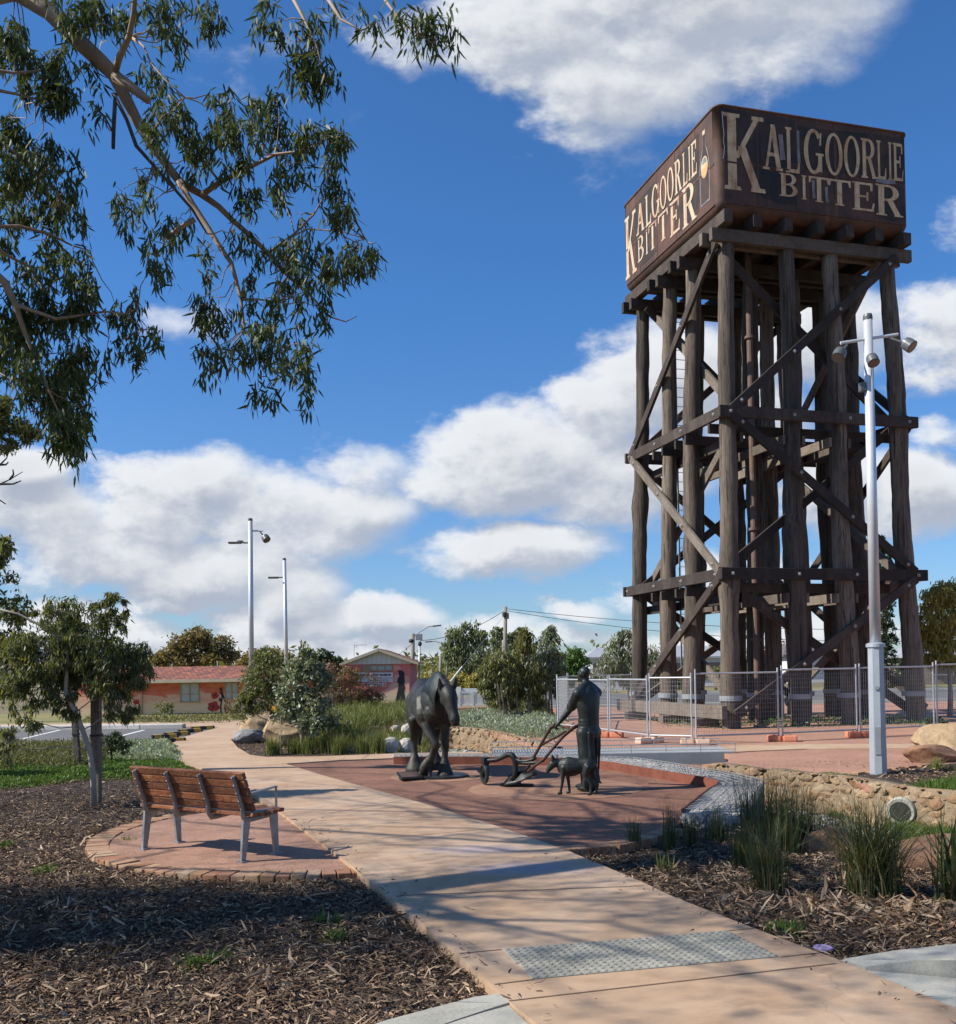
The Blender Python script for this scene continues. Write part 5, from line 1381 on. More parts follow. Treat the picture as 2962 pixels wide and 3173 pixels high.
# concrete pipe in the wall
p = G(2795, 2512, -.30) + Vector((-.12, -.22, .02)); q = p + Vector((.42, .66, .04))
pipe = thing('drain_pipe', p, 'short concrete drain pipe sticking out of the rubble wall', 'pipe')
mb = MB(); d = (q - p); R = d.to_track_quat('Z', 'Y').to_matrix()
mb.lathe([(.135, 0), (.17, -.005), (.185, .02), (.185, .10), (.168, .13), (.168, .9)], p, 28, R); mb.v = mb.v; mb.build('barrel', M['concrete'], pipe, smooth=False)
mb = MB(); mb.lathe([(.133, .012), (.0005, .012)], p, 24, R); mb.f = mb.f[:24]; 
mb = MB(); mb.lathe([(.132, -.004), (.130, .0)], p, 24, R); mb.build('bore_shade', M['blackrubber'], pipe)  # flat black disc painted as the darkness inside the pipe

# ================================================================== TEMPORARY FENCE
M['orangeblock'] = surf('orange_fence_block', (.48, .14, .07), (.56, .20, .11), 5, (.52, .23, .15), rough=.75, bmp=.2, fine=30, fine_mix=.25)
M['palepink'] = surf('sun_bleached_block', (.60, .40, .28), (.68, .48, .36), 5, rough=.8, bmp=.2)
def fence_panel(a, b_, label, lean=0.0, H=1.4, proto={}):
    a, b_ = Vector(a), Vector(b_); L = (b_ - a).length
    key = 'p'
    t = thing('temporary_fence', a, label, 'fence', 'temporary mesh fence panels round the water tower')
    ang = math.atan2(b_.y - a.y, b_.x - a.x)
    t.rotation_euler = (lean, 0, ang)
    mb = MB(); r = .019
    for x in (.03, L - .03): mb.tube([(x, 0, .06), (x, 0, H + .10)], r, 8)
    for z in (.16, H): mb.tube([(.03, 0, z), (L - .03, 0, z)], r, 8)
    mb.build('frame', M['steel'], t, world=False)
    mb = MB(); w = .0023
    nx, nz = int(L / .062), 14
    for k in range(1, nx): x = .03 + (L - .06) * k / nx; mb.add([(x - w, -w, .16), (x + w, -w, .16), (x, w, .16), (x - w, -w, H), (x + w, -w, H), (x, w, H)], [(0, 1, 4, 3), (1, 2, 5, 4), (2, 0, 3, 5)])
    for k in range(1, nz): z = .16 + (H - .16) * k / nz; mb.add([(.03, -w, z - w), (.03, -w, z + w), (.03, w, z), (L - .03, -w, z - w), (L - .03, -w, z + w), (L - .03, w, z)], [(0, 1, 4, 3), (1, 2, 5, 4), (2, 0, 3, 5)])
    mb.build('mesh_infill', M['wire'], t, world=False)
    return t
def block(p, rz, mat, label):
    t = thing('fence_block', p, label, 'fence block', 'plastic feet of the temporary fence'); t.rotation_euler.z = rz
    mb = MB(); mb.box((-.17, 0, .07), (.30, .23, .14), bev=.035); mb.box((.17, 0, .07), (.30, .23, .14), bev=.035); mb.box((0, 0, .06), (.16, .17, .11), bev=.02); mb.build('shell', M[mat], t, world=False)
    mb = MB(); mb.lathe([(.03, .10), (.03, .150), (.022, .15)], (-.17, 0, 0), 10); mb.lathe([(.03, .10), (.03, .150), (.022, .15)], (.17, 0, 0), 10); mb.build('socket', M['blackrubber'], t, world=False)
    return t
fp = [(G(1728, 2262), None), (G(1890, 2282), None), (G(2012, 2300), None), (G(2154, 2304), None), (G(2422, 2294), None), (G(2664, 2282), None), (G(2902, 2268), None), (G(3150, 2258), None)]
fp = [p for p, _ in fp]
FL_ = ['fence panel left of the bronze man in the photo, the first of the row', 'fence panel right behind the bronze man', 'leaning fence panel in front of the left log posts of the tower', 'fence panel in front of the nearest tower post', 'fence panel in front of the right-hand tower posts', 'fence panel passing behind the tall right lamp post', 'fence panel at the right edge by the golden gum']
for i in range(len(fp) - 1): fence_panel(fp[i], fp[i + 1] - (fp[i + 1] - fp[i]).normalized() * .04, FL_[i], H=(1.36, 1.38, 1.42, 1.50, 1.55, 1.56, 1.6)[i])
back = [G(1728, 2262), G(1760, 2236), G(1960, 2228)]
fence_panel(back[1], back[2], 'fence panel turned back towards the road beside the young gums'); fence_panel(back[0], back[1], 'narrow fence panel on edge at the left end of the row')
BL = ['orange block at the foot of the fence left of the man', 'orange block half hidden by the legs of the man', 'bleached pink block under the leaning fence panel', 'bleached pink block at the foot before the nearest tower post', 'bright orange block under the middle of the tower', 'orange block just left of the tall lamp post', 'orange block at the right end near the pale boulder']
for i, (p, m) in enumerate(zip(fp[:7], ('orangeblock', 'orangeblock', 'palepink', 'palepink', 'orangeblock', 'orangeblock', 'orangeblock'))):
    block((p.x, p.y - .03, -.022), rotz(0) and random.Random(i).uniform(-.5, .5), m, BL[i])

# ================================================================== LAMP POSTS
M['poleal'] = surf('brushed_aluminium_pole', (.56, .57, .59), (.66, .67, .69), 3, rough=.36, metal=.35, bmp=.03, fine=80, fine_mix=.06)
M['polebase'] = surf('grey_pole_base', (.36, .39, .42), (.44, .47, .50), 2, rough=.5, metal=.4, bmp=.05, fine=40, fine_mix=.1)
M['lampgrey'] = surf('grey_lamp_housing', (.085, .095, .10), (.13, .14, .145), 6, rough=.45, metal=.2, bmp=.05)
M['lens'] = surf('lamp_lens', (.16, .12, .10), (.20, .15, .13), 6, rough=.2, bmp=0)
def spot(parent, root, hang, head, aim, r=.10):
    mb = MB(); mb.tube([root, hang, head], [.018, .018, .02], 8); mb.build('bracket', M['lampgrey'], parent)
    R = Vector(aim).normalized().to_track_quat('Z', 'Y').to_matrix()
    mb = MB(); mb.lathe([(r * .55, -.10), (r * .9, -.085), (r, -.04), (r * 1.02, .06), (r * .94, .062)], head, 20, R); h = mb.build('lamp_head', M['lampgrey'], parent)
    m2 = MB(); m2.lathe([(r * .86, .064), (r * .80, .066), (.001, .066)], head, 20, R); m2.build('lens', M['lens'], h)
lb = G(2722, 2395); lb.z = -.05
lp = thing('lamp_post', lb, 'tall silver lamp post with three spot lamps in front of the water tower', 'lamp post', 'silver lamp posts')
mb = MB(); mb.lathe([(.135, 0), (.125, 1.0), (.122, 1.98), (.10, 2.0)], lb, 8); mb.build('base_sleeve', M['polebase'], lp)
mb = MB(); mb.box(lb + Vector((-.045, -.122, .55)), (.085, .012, .42), rotz(-.35), .003); mb.box(lb + Vector((-.045, -.124, 1.35)), (.06, .010, .05), rotz(-.35), .002); mb.build('access_door', M['lampgrey'] if False else M['beamgrey'], lp)
mb = MB(); mb.lathe([(.14, 1.97), (.14, 2.02), (.085, 2.04)], lb, 20); mb.build('collar', M['polebase'], lp)
mb = MB(); mb.lathe([(.082, 1.98), (.066, 7.02)], lb, 24); mb.build('pole', M['poleal'], lp, smooth=True)
mb = MB(); mb.lathe([(.070, 7.0), (.072, 7.05), (.06, 7.09), (.02, 7.10)], lb, 20); mb.build('cap', M['lampgrey'], lp)
def lz(x, y): q = D(x, y, lb.y); return q
a0, a1 = lz(2604, 1063), lz(2782, 1036)
mb = MB(); mb.tube([a0, a1], .024, 10); mb.build('cross_arm', M['poleal'], lp)
spot(lp, lz(2624, 1068), lz(2606, 1090) + Vector((0, -.1, 0)), lz(2588, 1110) + Vector((0, -.16, 0)), (-.45, -.35, -.8), .098); spot(lp, lz(2757, 1047), lz(2783, 1066) + Vector((0, -.1, 0)), lz(2803, 1080) + Vector((0, -.16, 0)), (.5, -.55, -.65), .098)
spot(lp, lz(2687, 1105), lz(2687, 1112) + Vector((0, -.14, 0)), lz(2688, 1130) + Vector((0, -.2, 0)), (.02, -.55, -.83), .088)
mb = MB(); mb.box(lz(2672, 1200) , (.09, .10, .14), bev=.01); mb.build('junction_box', M['lampgrey'], lp)
def pole6(base, top, rb, rt, label):
    t = thing('lamp_post', base, label, 'lamp post', 'silver lamp posts')
    mb = MB(); mb.lathe([(rb * 1.5, 0), (rb * 1.45, 1.0), (rb * 1.05, 1.06)], base, 8); mb.build('base_sleeve', M['polebase'], t)
    mb = MB(); mb.tube([base + UP * 1.0, top], [rb, rt], 20); mb.build('pole', M['poleal'], t, smooth=True)
    mb = MB(); mb.lathe([(rt * 1.05, -.02), (rt * 1.05, .04), (rt * .4, .06)], top, 16); mb.build('cap', M['lampgrey'], t)
    return t
b1 = G(781, 2272); t1 = D(775.5, 1612, b1.y)
l1 = pole6(b1, t1, .075, .062, 'nearer silver lamp post with a flat light and a spot lamp, on the boulder island')
q = lambda x, y: D(x, y, b1.y)
mb = MB(); mb.tube([q(776, 1682), q(752, 1682)], .022, 8); mb.box(q(728, 1682), (.36, .20, .05), bev=.02); mb.box(q(745, 1678), (.14, .14, .05), bev=.01); mb.build('flat_light', M['lampgrey'], l1)
mb = MB(); mb.tube([q(777, 1645), q(814, 1645)], .024, 8); mb.build('cross_arm', M['poleal'], l1)
spot(l1, q(806, 1648), q(816, 1660), q(824, 1669), (.5, -.4, -.7), .11)
b2 = G(890, 2228); t2 = D(881, 1734, b2.y)
l2 = pole6(b2, t2, .075, .062, 'farther silver lamp post with a single flat light behind the island trees')
q = lambda x, y: D(x, y, b2.y)
mb = MB(); mb.tube([q(880, 1789), q(862, 1789)], .024, 8); mb.box(q(847, 1790), (.36, .22, .06), bev=.02); mb.build('flat_light', M['lampgrey'], l2)

# ================================================================== PLANTS
nprng = np.random.default_rng(8)
def fast_mesh(name, verts, faces_flat, starts, totals):
    me = bpy.data.meshes.new(name)
    me.vertices.add(len(verts)); me.vertices.foreach_set('co', np.ascontiguousarray(verts, dtype=np.float32).ravel())
    me.loops.add(len(faces_flat)); me.loops.foreach_set('vertex_index', np.ascontiguousarray(faces_flat, dtype=np.int32))
    me.polygons.add(len(starts)); me.polygons.foreach_set('loop_start', np.ascontiguousarray(starts, dtype=np.int32))
    try: me.polygons.foreach_set('loop_total', np.ascontiguousarray(totals, dtype=np.int32))
    except Exception: pass
    me.update(calc_edges=True); me.validate()
    return me
def norm(a): return a / (np.linalg.norm(a, axis=-1, keepdims=True) + 1e-9)
def leaf_mesh(name, P, Dr, L, W, simple=False, curl=.25, rng=nprng):
    """one small bent lance-shaped leaf per point"""
    n = len(P); P = np.asarray(P, float); Dr = norm(Dr)
    L = np.broadcast_to(L, (n,)) * rng.uniform(.65, 1.25, n); W = np.broadcast_to(W, (n,)) * rng.uniform(.75, 1.25, n)
    r = norm(rng.normal(size=(n, 3))); w = norm(np.cross(Dr, r)); c = np.cross(w, Dr) * (curl * rng.uniform(-1, 1, n) * L)[:, None]
    L_, W_ = L[:, None], W[:, None] * .5
    if simple:
        V = np.stack([P, P + Dr * L_ * .45 + w * W_ + c * .3, P + Dr * L_ + c, P + Dr * L_ * .45 - w * W_ + c * .3], 1)
        idx = (np.arange(n)[:, None] * 4 + np.array([0, 1, 2, 3])).ravel()
        return fast_mesh(name, V.reshape(-1, 3), idx, np.arange(n) * 4, np.full(n, 4))
    V = np.stack([P, P + Dr * L_ * .30 + w * W_ + c * .12, P + Dr * L_ * .30 - w * W_ + c * .12, P + Dr * L_ * .68 + w * W_ * .72 + c * .5, P + Dr * L_ * .68 - w * W_ * .72 + c * .5, P + Dr * L_ + c], 1)
    idx = (np.arange(n)[:, None] * 6 + np.array([0, 1, 2, 1, 3, 4, 2, 3, 5, 4])).ravel()
    st = (np.arange(n)[:, None] * 10 + np.array([0, 3, 7])).ravel(); tt = np.tile([3, 4, 3], n)
    return fast_mesh(name, V.reshape(-1, 3), idx, st, tt)
def in_blob(n, c, r, rng, shell=0.0):
    d = norm(rng.normal(size=(n, 3))); k = rng.uniform(shell ** 3, 1, n) ** (1 / 3)
    return np.asarray(c) + d * k[:, None] * np.asarray(r)
def droop_dir(n, droop, rng):
    return norm(rng.normal(size=(n, 3)) * (1 - droop) + np.array([0, 0, -1.0]) * droop * 1.4)
LM = {
    'gum': leafmat('gum_leaves', [(.022, .034, .012), (.040, .055, .018), (.060, .075, .024), (.034, .048, .018), (.085, .095, .03)], gloss=.07, trans=.3),
    'gumdark': leafmat('dark_gum_leaves', [(.046, .060, .022), (.072, .086, .029), (.096, .106, .036), (.15, .14, .042)], gloss=.10, trans=.5),
    'grey': leafmat('grey_gum_leaves', [(.075, .095, .055), (.11, .13, .078), (.15, .17, .105), (.10, .115, .055)], gloss=.16),
    'olive': leafmat('olive_leaves', [(.062, .070, .024), (.098, .105, .034), (.14, .138, .045), (.085, .08, .028)], gloss=.08),
    'gold': leafmat('golden_leaves', [(.15, .135, .028), (.22, .19, .042), (.28, .24, .065), (.12, .12, .035)], gloss=.08),
    'brown': leafmat('brown_green_leaves', [(.10, .080, .030), (.14, .105, .042), (.17, .13, .055), (.085, .085, .032)], gloss=.06),
    'red': leafmat('reddish_leaves', [(.09, .04, .022), (.13, .06, .03), (.07, .055, .025), (.10, .075, .03)], gloss=.1),
    'bright': leafmat('bright_green_leaves', [(.035, .075, .012), (.06, .11, .018), (.085, .14, .03)], gloss=.08),
    'dark': leafmat('dark_evergreen_leaves', [(.012, .024, .009), (.022, .036, .012), (.034, .05, .016)], gloss=.08),
    'pepper': leafmat('pepper_tree_leaves', [(.075, .090, .042), (.11, .125, .06), (.14, .155, .08)], gloss=.06, trans=.42),
    'silver': leafmat('silver_ground_cover', [(.11, .14, .10), (.17, .20, .15), (.22, .25, .19), (.08, .11, .06)], gloss=.1),
    'green': leafmat('green_ground_cover', [(.03, .065, .010), (.055, .10, .015), (.08, .13, .025), (.045, .06, .015)], gloss=.06),
    'dullgreen': leafmat('dull_ground_cover', [(.05, .06, .025), (.08, .09, .035), (.11, .11, .05), (.10, .075, .04)], gloss=.05),
    'grass': leafmat('grass_blades', [(.045, .062, .016), (.075, .095, .022), (.11, .125, .035), (.16, .14, .06)], gloss=.07),
    'reed': leafmat('reed_blades', [(.022, .032, .011), (.040, .052, .015), (.065, .074, .022), (.032, .042, .012), (.18, .13, .06)], gloss=.1),
    'chips': leafmat('bark_chips', [(.022, .013, .010), (.05, .03, .02), (.09, .057, .036), (.035, .022, .015), (.15, .10, .06), (.07, .045, .028), (.24, .165, .10), (.04, .026, .02), (.12, .085, .055), (.33, .25, .165)], rough=.6, trans=.0, gloss=.04, lift=1.5),
    'litter': leafmat('dry_leaves', [(.22, .13, .075), (.34, .23, .14), (.44, .33, .22), (.28, .15, .085)], trans=.12, gloss=.05, lift=1.0),
    'flower': leafmat('yellow_flowers', [(.55, .28, .02), (.65, .36, .03)], gloss=.02, lift=1),
}
M['gumbark'] = surf('smooth_gum_bark', (.20, .135, .085), (.30, .215, .145), 2.2, (.36, .28, .20), rough=.75, bmp=.15, fine=30, stretch=(1, 1, .35), fine_mix=.2)
M['palebark'] = surf('pale_bark', (.28, .24, .20), (.42, .37, .31), 3, rough=.8, bmp=.2, fine=30, stretch=(1, 1, .4), fine_mix=.3)
M['darkbark'] = surf('dark_bark', (.06, .045, .035), (.10, .075, .055), 4, rough=.9, bmp=.5, bdist=.02, fine=24, stretch=(1, 1, .3))
M['deadwood'] = surf('dead_wood', (.05, .04, .034), (.12, .10, .085), 4, rough=.9, bmp=.3, fine=30)
M['stake'] = timber_mat('weathered_stake', (.13, .10, .075), (.19, .15, .115), (.24, .20, .155), 2.2, .3)

def wiggle(a, b_, n, amp, rg, sag=0.0):
    a, b_ = Vector(a), Vector(b_); out = []
    L = (b_ - a).length
    for k in range(n + 1):
        t = k / n; p = a.lerp(b_, t); e = math.sin(math.pi * t)
        out.append(p + Vector((rg.uniform(-1, 1), rg.uniform(-1, 1), rg.uniform(-1, 1))) * amp * L * (1 if 0 < k < n else 0) + Vector((0, 0, -sag * L * e)))
    return out
def tree(name, base, trunk, blobs, mat, bark, label, cat='tree', group=None, leaf=(.10, .022), droop=.5, per=700, clumps=26, cr=.28, simple=True, seed=1, tr=(.10, .04), shell=.35, extra=None, curl=.25, twig=.012):
    """trunk: list of points; blobs: (centre, radii, density)"""
    t = thing(name, base, label, cat, group); rg = random.Random(seed); nr = np.random.default_rng(seed)
    mb = MB(); n = len(trunk)
    mb.tube(trunk, [tr[0] + (tr[1] - tr[0]) * k / max(1, n - 1) for k in range(n)], 9, jit=.06, rng=rg)
    PP, DD = [], []
    for bl_ in blobs:
        c, r, den = bl_; c = Vector(c)
        j = min(range(n), key=lambda k: (Vector(trunk[k]) - c).length + max(0, trunk[k][2] - c.z) * 1.5)
        if (Vector(trunk[j]) - c).length > .05:
            w = wiggle(trunk[j], c, 5, .04, rg); r0 = max(twig * 1.4, tr[1] * .75)
            mb.tube(w, [r0 * (1 - .6 * k / 5) for k in range(6)], 6)
        nc = max(3, int(clumps * den)); cc = in_blob(nc, c, np.array(r), nr, shell)
        for q in cc:
            if rg.random() < .5: mb.tube(wiggle(c.lerp(Vector(q), .1), q, 3, .06, rg), [twig, twig * .8, twig * .6, twig * .4], 4, caps=False)
            m = max(4, int(per / clumps * rg.uniform(.5, 1.5))); s = cr * rg.uniform(.6, 1.3) * (r[0] + r[1] + r[2]) / 3
            pts = q + nr.normal(size=(m, 3)) * s * np.array([.55, .55, .5]); PP.append(pts); DD.append(droop_dir(m, droop, nr))
    mb.build('trunk', M[bark], t, smooth=True)
    P = np.concatenate(PP); Dr = np.concatenate(DD)
    me = leaf_mesh('crown', P, Dr, leaf[0], leaf[1], simple, curl, nr)
    link_mesh('crown', me, LM[mat], t)
    return t

# ---------------- the big gum: trunk outside the picture on the left, limbs and foliage reaching in
gum = thing('gum_tree', (-7.4, 5.0, -.07), 'large gum tree whose smooth curved limb and hanging leaves reach in at upper left', 'tree')
rg = random.Random(42); nr = np.random.default_rng(42)
GY = 9.0
def Z4(zx, zy, Y=GY): return D(zx * .7543, zy * .7543, Y)
pxr = lambda px: px * .7543 / FPX * GY
tk = MB()
start = Z4(60, -40)
tk.tube([(-7.4, 5.0, -.1), (-7.3, 5.2, 1.2), (-7.0, 5.6, 3.0), (-6.5, 6.4, 5.0), (-5.6, 7.6, 6.8), tuple(start)], [.42, .33, .28, .23, .17, pxr(38)], 16, jit=.03, rng=rg)
b1 = [(60, -40), (200, 45), (320, 165), (420, 260), (470, 310), (510, 390), (560, 490), (620, 590), (680, 670), (740, 750), (830, 800), (900, 850), (960, 910), (1030, 970), (1100, 1040), (1150, 1100), (1190, 1140), (1250, 1190), (1300, 1240), (1350, 1300), (1420, 1322), (1465, 1300)]
r1 = [38, 37, 36, 33, 30, 25, 23, 21, 19, 18, 15, 13, 12, 11, 10, 9, 8, 6, 5, 4, 3, 2]
br_pts = []
def limb(pts, rad, Y0=GY, Y1=None):
    Y1 = Y0 if Y1 is None else Y1; n = len(pts)
    q = [Z4(x, y, Y0 + (Y1 - Y0) * k / max(1, n - 1)) for k, (x, y) in enumerate(pts)]
    br_pts.extend(q); return q, [pxr(r) for r in rad]
q, r = limb(b1, r1, GY, GY + .9); tk.tube(q, r, 10, jit=.04, rng=rg)
def lim(pts, r0, r1_, Y0=GY, Y1=None):
    q, r = limb(pts, [r0 + (r1_ - r0) * k / (len(pts) - 1) for k in range(len(pts))], Y0, Y1); tk.tube(q, r, 7, jit=.05, rng=rg)
lim([(735, 745), (790, 840), (850, 930), (900, 1010), (950, 1080), (970, 1150), (990, 1230), (1000, 1326), (1004, 1360), (1040, 1406), (1090, 1480)], 14, 3, GY + .3, GY)
lim([(470, 310), (530, 350), (575, 385), (612, 415)], 24, 15, GY)
lim([(470, 300), (490, 235), (530, 150), (548, 60), (556, -40)], 15, 9, GY, GY - .6)
lim([(535, 150), (590, 190), (620, 260), (680, 330), (760, 400)], 6, 2, GY - .1, GY - .4)
lim([(830, 800), (900, 750), (980, 710), (1060, 670), (1130, 635), (1210, 625), (1290, 600), (1360, 560)], 13, 2, GY + .35, GY - .2)
lim([(800, 900), (730, 940), (685, 980)], 12, 8, GY + .1)
lim([(905, 750), (850, 680), (810, 620), (790, 560)], 6, 2, GY + .3, GY)
lim([(1100, 1040), (1210, 960), (1290, 880), (1330, 810), (1350, 700)], 6, 2, GY + .6, GY + .3)
lim([(1150, 1000), (1260, 940), (1400, 950), (1500, 980)], 4, 2, GY + .6, GY + .2)
lim([(1180, 1130), (1190, 1200), (1230, 1270), (1210, 1340), (1220, 1420)], 5, 2, GY + .7, GY + .5)
lim([(990, 1230), (1060, 1230), (1140, 1240)], 6, 2, GY)
lim([(1190, -30), (1250, 80), (1300, 190), (1320, 260)], 7, 2, GY - 1, GY - 1.2)
lim([(1330, -30), (1400, 80), (1440, 100), (1480, 125)], 7, 2, GY - 1, GY - 1.2)
lim([(1560, -30), (1640, 80), (1700, 130), (1780, 180)], 6, 2, GY - 1, GY - 1.2)
lim([(-60, 360), (60, 385), (180, 415)], 8, 3, GY - .6, GY - .3); lim([(-80, 280), (60, 300), (170, 290), (240, 330)], 7, 2, GY - .6, GY - .3)
lim([(-80, 930), (80, 930), (200, 960), (300, 1010), (370, 1030)], 9, 2, GY - .4, GY); lim([(-60, 980), (30, 1050), (130, 1100), (180, 1180)], 8, 3, GY - .4, GY)
lim([(-60, 1090), (20, 1160), (60, 1240), (90, 1330), (140, 1460), (200, 1600), (270, 1760)], 18, 2, GY - .5, GY)
lim([(60, 1250), (230, 1310), (340, 1295), (430, 1280), (520, 1290), (580, 1350)], 8, 2, GY - .4, GY)
lim([(-40, 560), (80, 640), (160, 730), (240, 800)], 8, 2, GY - .5, GY - .1)
lim([(-60, 1500), (50, 1560), (90, 1660), (130, 1690)], 4, 1.5, GY)
tk_dead = MB()
q, r = limb([(465, 385), (520, 490), (560, 600), (640, 690), (720, 780), (790, 860), (850, 960)], [9, 8, 8, 7, 6, 6, 3]); tk_dead.tube(q, r, 7, jit=.12, rng=rg)
q, r = limb([(475, 385), (468, 500), (465, 610)], [8, 8, 7]); tk_dead.tube(q, r, 7, jit=.12, rng=rg)
q, r = limb([(385, 430), (430, 480), (462, 540)], [3, 4, 4]); tk_dead.tube(q, r, 5)
cl = [(330, 40, 110, 70), (420, 60, 80, 90), (520, 60, 50, 80), (640, 30, 80, 60), (700, 120, 50, 50), (750, 160, 40, 50), (880, 60, 60, 80), (760, 40, 60, 40), (60, 180, 80, 110), (110, 230, 50, 40), (30, 110, 40, 60), (240, 340, 80, 130), (360, 270, 40, 40), (100, 330, 60, 50), (230, 210, 50, 40),
      (630, 300, 60, 70), (660, 350, 50, 50), (380, 440, 40, 30), (600, 560, 50, 60), (650, 470, 60, 50), (760, 480, 80, 70), (830, 560, 70, 70), (910, 400, 50, 60), (930, 480, 60, 60), (1000, 540, 70, 80), (1060, 440, 60, 80), (1130, 400, 50, 60), (1100, 520, 70, 70), (1180, 570, 70, 70), (1260, 530, 70, 60), (1350, 540, 80, 60), (1400, 570, 50, 50), (1240, 640, 60, 40), (980, 640, 60, 50), (850, 640, 60, 60), (1180, 690, 50, 60), (1150, 780, 50, 50), (1000, 770, 60, 50), (1030, 820, 30, 30), (910, 700, 20, 25), (770, 690, 40, 40), (640, 680, 40, 30),
      (1350, 680, 50, 70), (1370, 780, 60, 80), (1400, 820, 50, 60), (1400, 890, 40, 40), (1350, 880, 40, 40), (1230, 880, 40, 50), (500, 790, 50, 50), (540, 820, 40, 40), (530, 890, 25, 30), (560, 700, 40, 30), (600, 750, 30, 25), (660, 920, 40, 40), (700, 900, 40, 30), (770, 930, 50, 40), (740, 900, 40, 30), (640, 1000, 50, 40), (620, 1090, 35, 50), (670, 1110, 45, 50), (830, 1020, 30, 40), (870, 1090, 30, 35), (960, 950, 30, 50), (1020, 960, 40, 40), (1050, 1030, 40, 30),
      (1150, 980, 60, 40), (1200, 990, 50, 40), (1180, 1060, 50, 50), (1250, 1100, 60, 60), (1300, 1040, 80, 60), (1390, 1060, 70, 60), (1450, 1090, 60, 70), (1480, 1020, 70, 60), (1530, 1010, 40, 40), (1330, 1150, 30, 25), (1270, 1160, 40, 30), (840, 1230, 60, 70), (850, 1260, 50, 50), (1030, 1140, 30, 45), (1130, 1150, 40, 40), (1180, 1160, 20, 40), (1330, 1250, 35, 50), (1255, 1280, 25, 40), (1100, 1230, 50, 50), (1100, 1300, 60, 40), (1000, 1230, 40, 30), (930, 1290, 50, 50),
      (870, 1441, 50, 60), (870, 1520, 35, 45), (950, 1410, 50, 50), (1060, 1440, 70, 70), (1100, 1350, 60, 50), (1160, 1330, 50, 40), (1220, 1420, 50, 50), (1200, 1480, 60, 50), (1060, 1580, 30, 30), (1115, 1596, 25, 25), (1245, 1600, 20, 30), (1290, 1525, 40, 18), (1170, 1530, 50, 40),
      (40, 500, 60, 80), (100, 570, 80, 60), (60, 660, 80, 80), (160, 640, 70, 60), (260, 630, 60, 70), (40, 760, 70, 60), (130, 740, 80, 60), (240, 760, 80, 60), (100, 850, 90, 50), (220, 860, 80, 50), (310, 870, 40, 40), (40, 960, 50, 40), (180, 990, 60, 40), (300, 1040, 50, 50), (250, 1040, 50, 40), (120, 1100, 50, 60), (230, 1110, 50, 50), (340, 1150, 60, 80), (190, 1190, 60, 50), (60, 1160, 60, 40), (330, 1250, 60, 60), (60, 1280, 70, 60), (140, 1290, 70, 60), (230, 1280, 50, 50),
      (470, 1250, 45, 40), (510, 1300, 50, 40), (560, 1220, 35, 55), (520, 1390, 45, 40), (560, 1410, 50, 40), (600, 1360, 45, 40), (625, 1350, 30, 35), (440, 1450, 14, 20),
      (1100, 40, 50, 60), (1140, 80, 30, 40), (1240, 120, 50, 60), (1240, 180, 50, 60), (1290, 250, 60, 60), (1240, 310, 50, 60), (1330, 300, 50, 60), (1320, 40, 40, 30), (1420, 10, 60, 20), (1560, 90, 30, 50), (1690, 40, 60, 50), (1740, 90, 60, 60), (1810, 80, 50, 50), (1770, 150, 30, 40)]
cl += [(x, y + 1061, 58, 60) for x, y in ((50, 230), (100, 300), (200, 220), (310, 200), (30, 420), (90, 440), (170, 480), (230, 420), (330, 400), (345, 360), (140, 520), (190, 560), (260, 500), (290, 580), (310, 610), (240, 640), (280, 660), (250, 720), (300, 720), (315, 680), (310, 480), (20, 330), (130, 380))]
PP, DD = [], []
bp_np = np.array([tuple(p) for p in br_pts])
for (x, y, a, c) in cl:
    Yc = GY + (rg.uniform(-1.2, -.8) if (x > 1050 and y < 340) else rg.uniform(-.55, .75))
    ctr = np.array(Z4(x, y - c * .15, Yc))
    ra, rc = pxr(a), pxr(c)
    # a cluster is made of a few hanging sprays
    ns = max(2, int(a * c / (430 if x < 400 else 600)))
    for _ in range(ns):
        o = ctr + np.array([rg.uniform(-.85, .85) * ra, rg.uniform(-.5, .5) * ra, rg.uniform(-.55, .75) * rc])
        m = rg.randint(13, 26); L = rg.uniform(.10, .28)
        t_ = nr.uniform(0, 1, m)
        sway = np.array([rg.uniform(-.06, .06), rg.uniform(-.06, .06), 0])
        pts = o + t_[:, None] * (np.array([0, 0, -L]) + sway) + nr.normal(size=(m, 3)) * np.array([.035, .035, .02])
        PP.append(pts); DD.append(norm(nr.normal(size=(m, 3)) * .42 + np.array([0, 0, -1.0])))
    j = np.argmin(((bp_np - ctr) ** 2).sum(1))
    tk.tube(wiggle(bp_np[j], ctr, 4, .07, rg, .03), [pxr(3.2), pxr(2.6), pxr(2.1), pxr(1.6), pxr(1.2)], 5, caps=False)
    for _ in range(2):
        e = ctr + np.array([rg.uniform(-.9, .9) * ra, rg.uniform(-.4, .4) * ra, rg.uniform(-.9, .3) * rc]); tk.tube(wiggle(ctr, e, 3, .08, rg), [pxr(1.5), pxr(1.2), pxr(1), pxr(.8)], 4, caps=False)
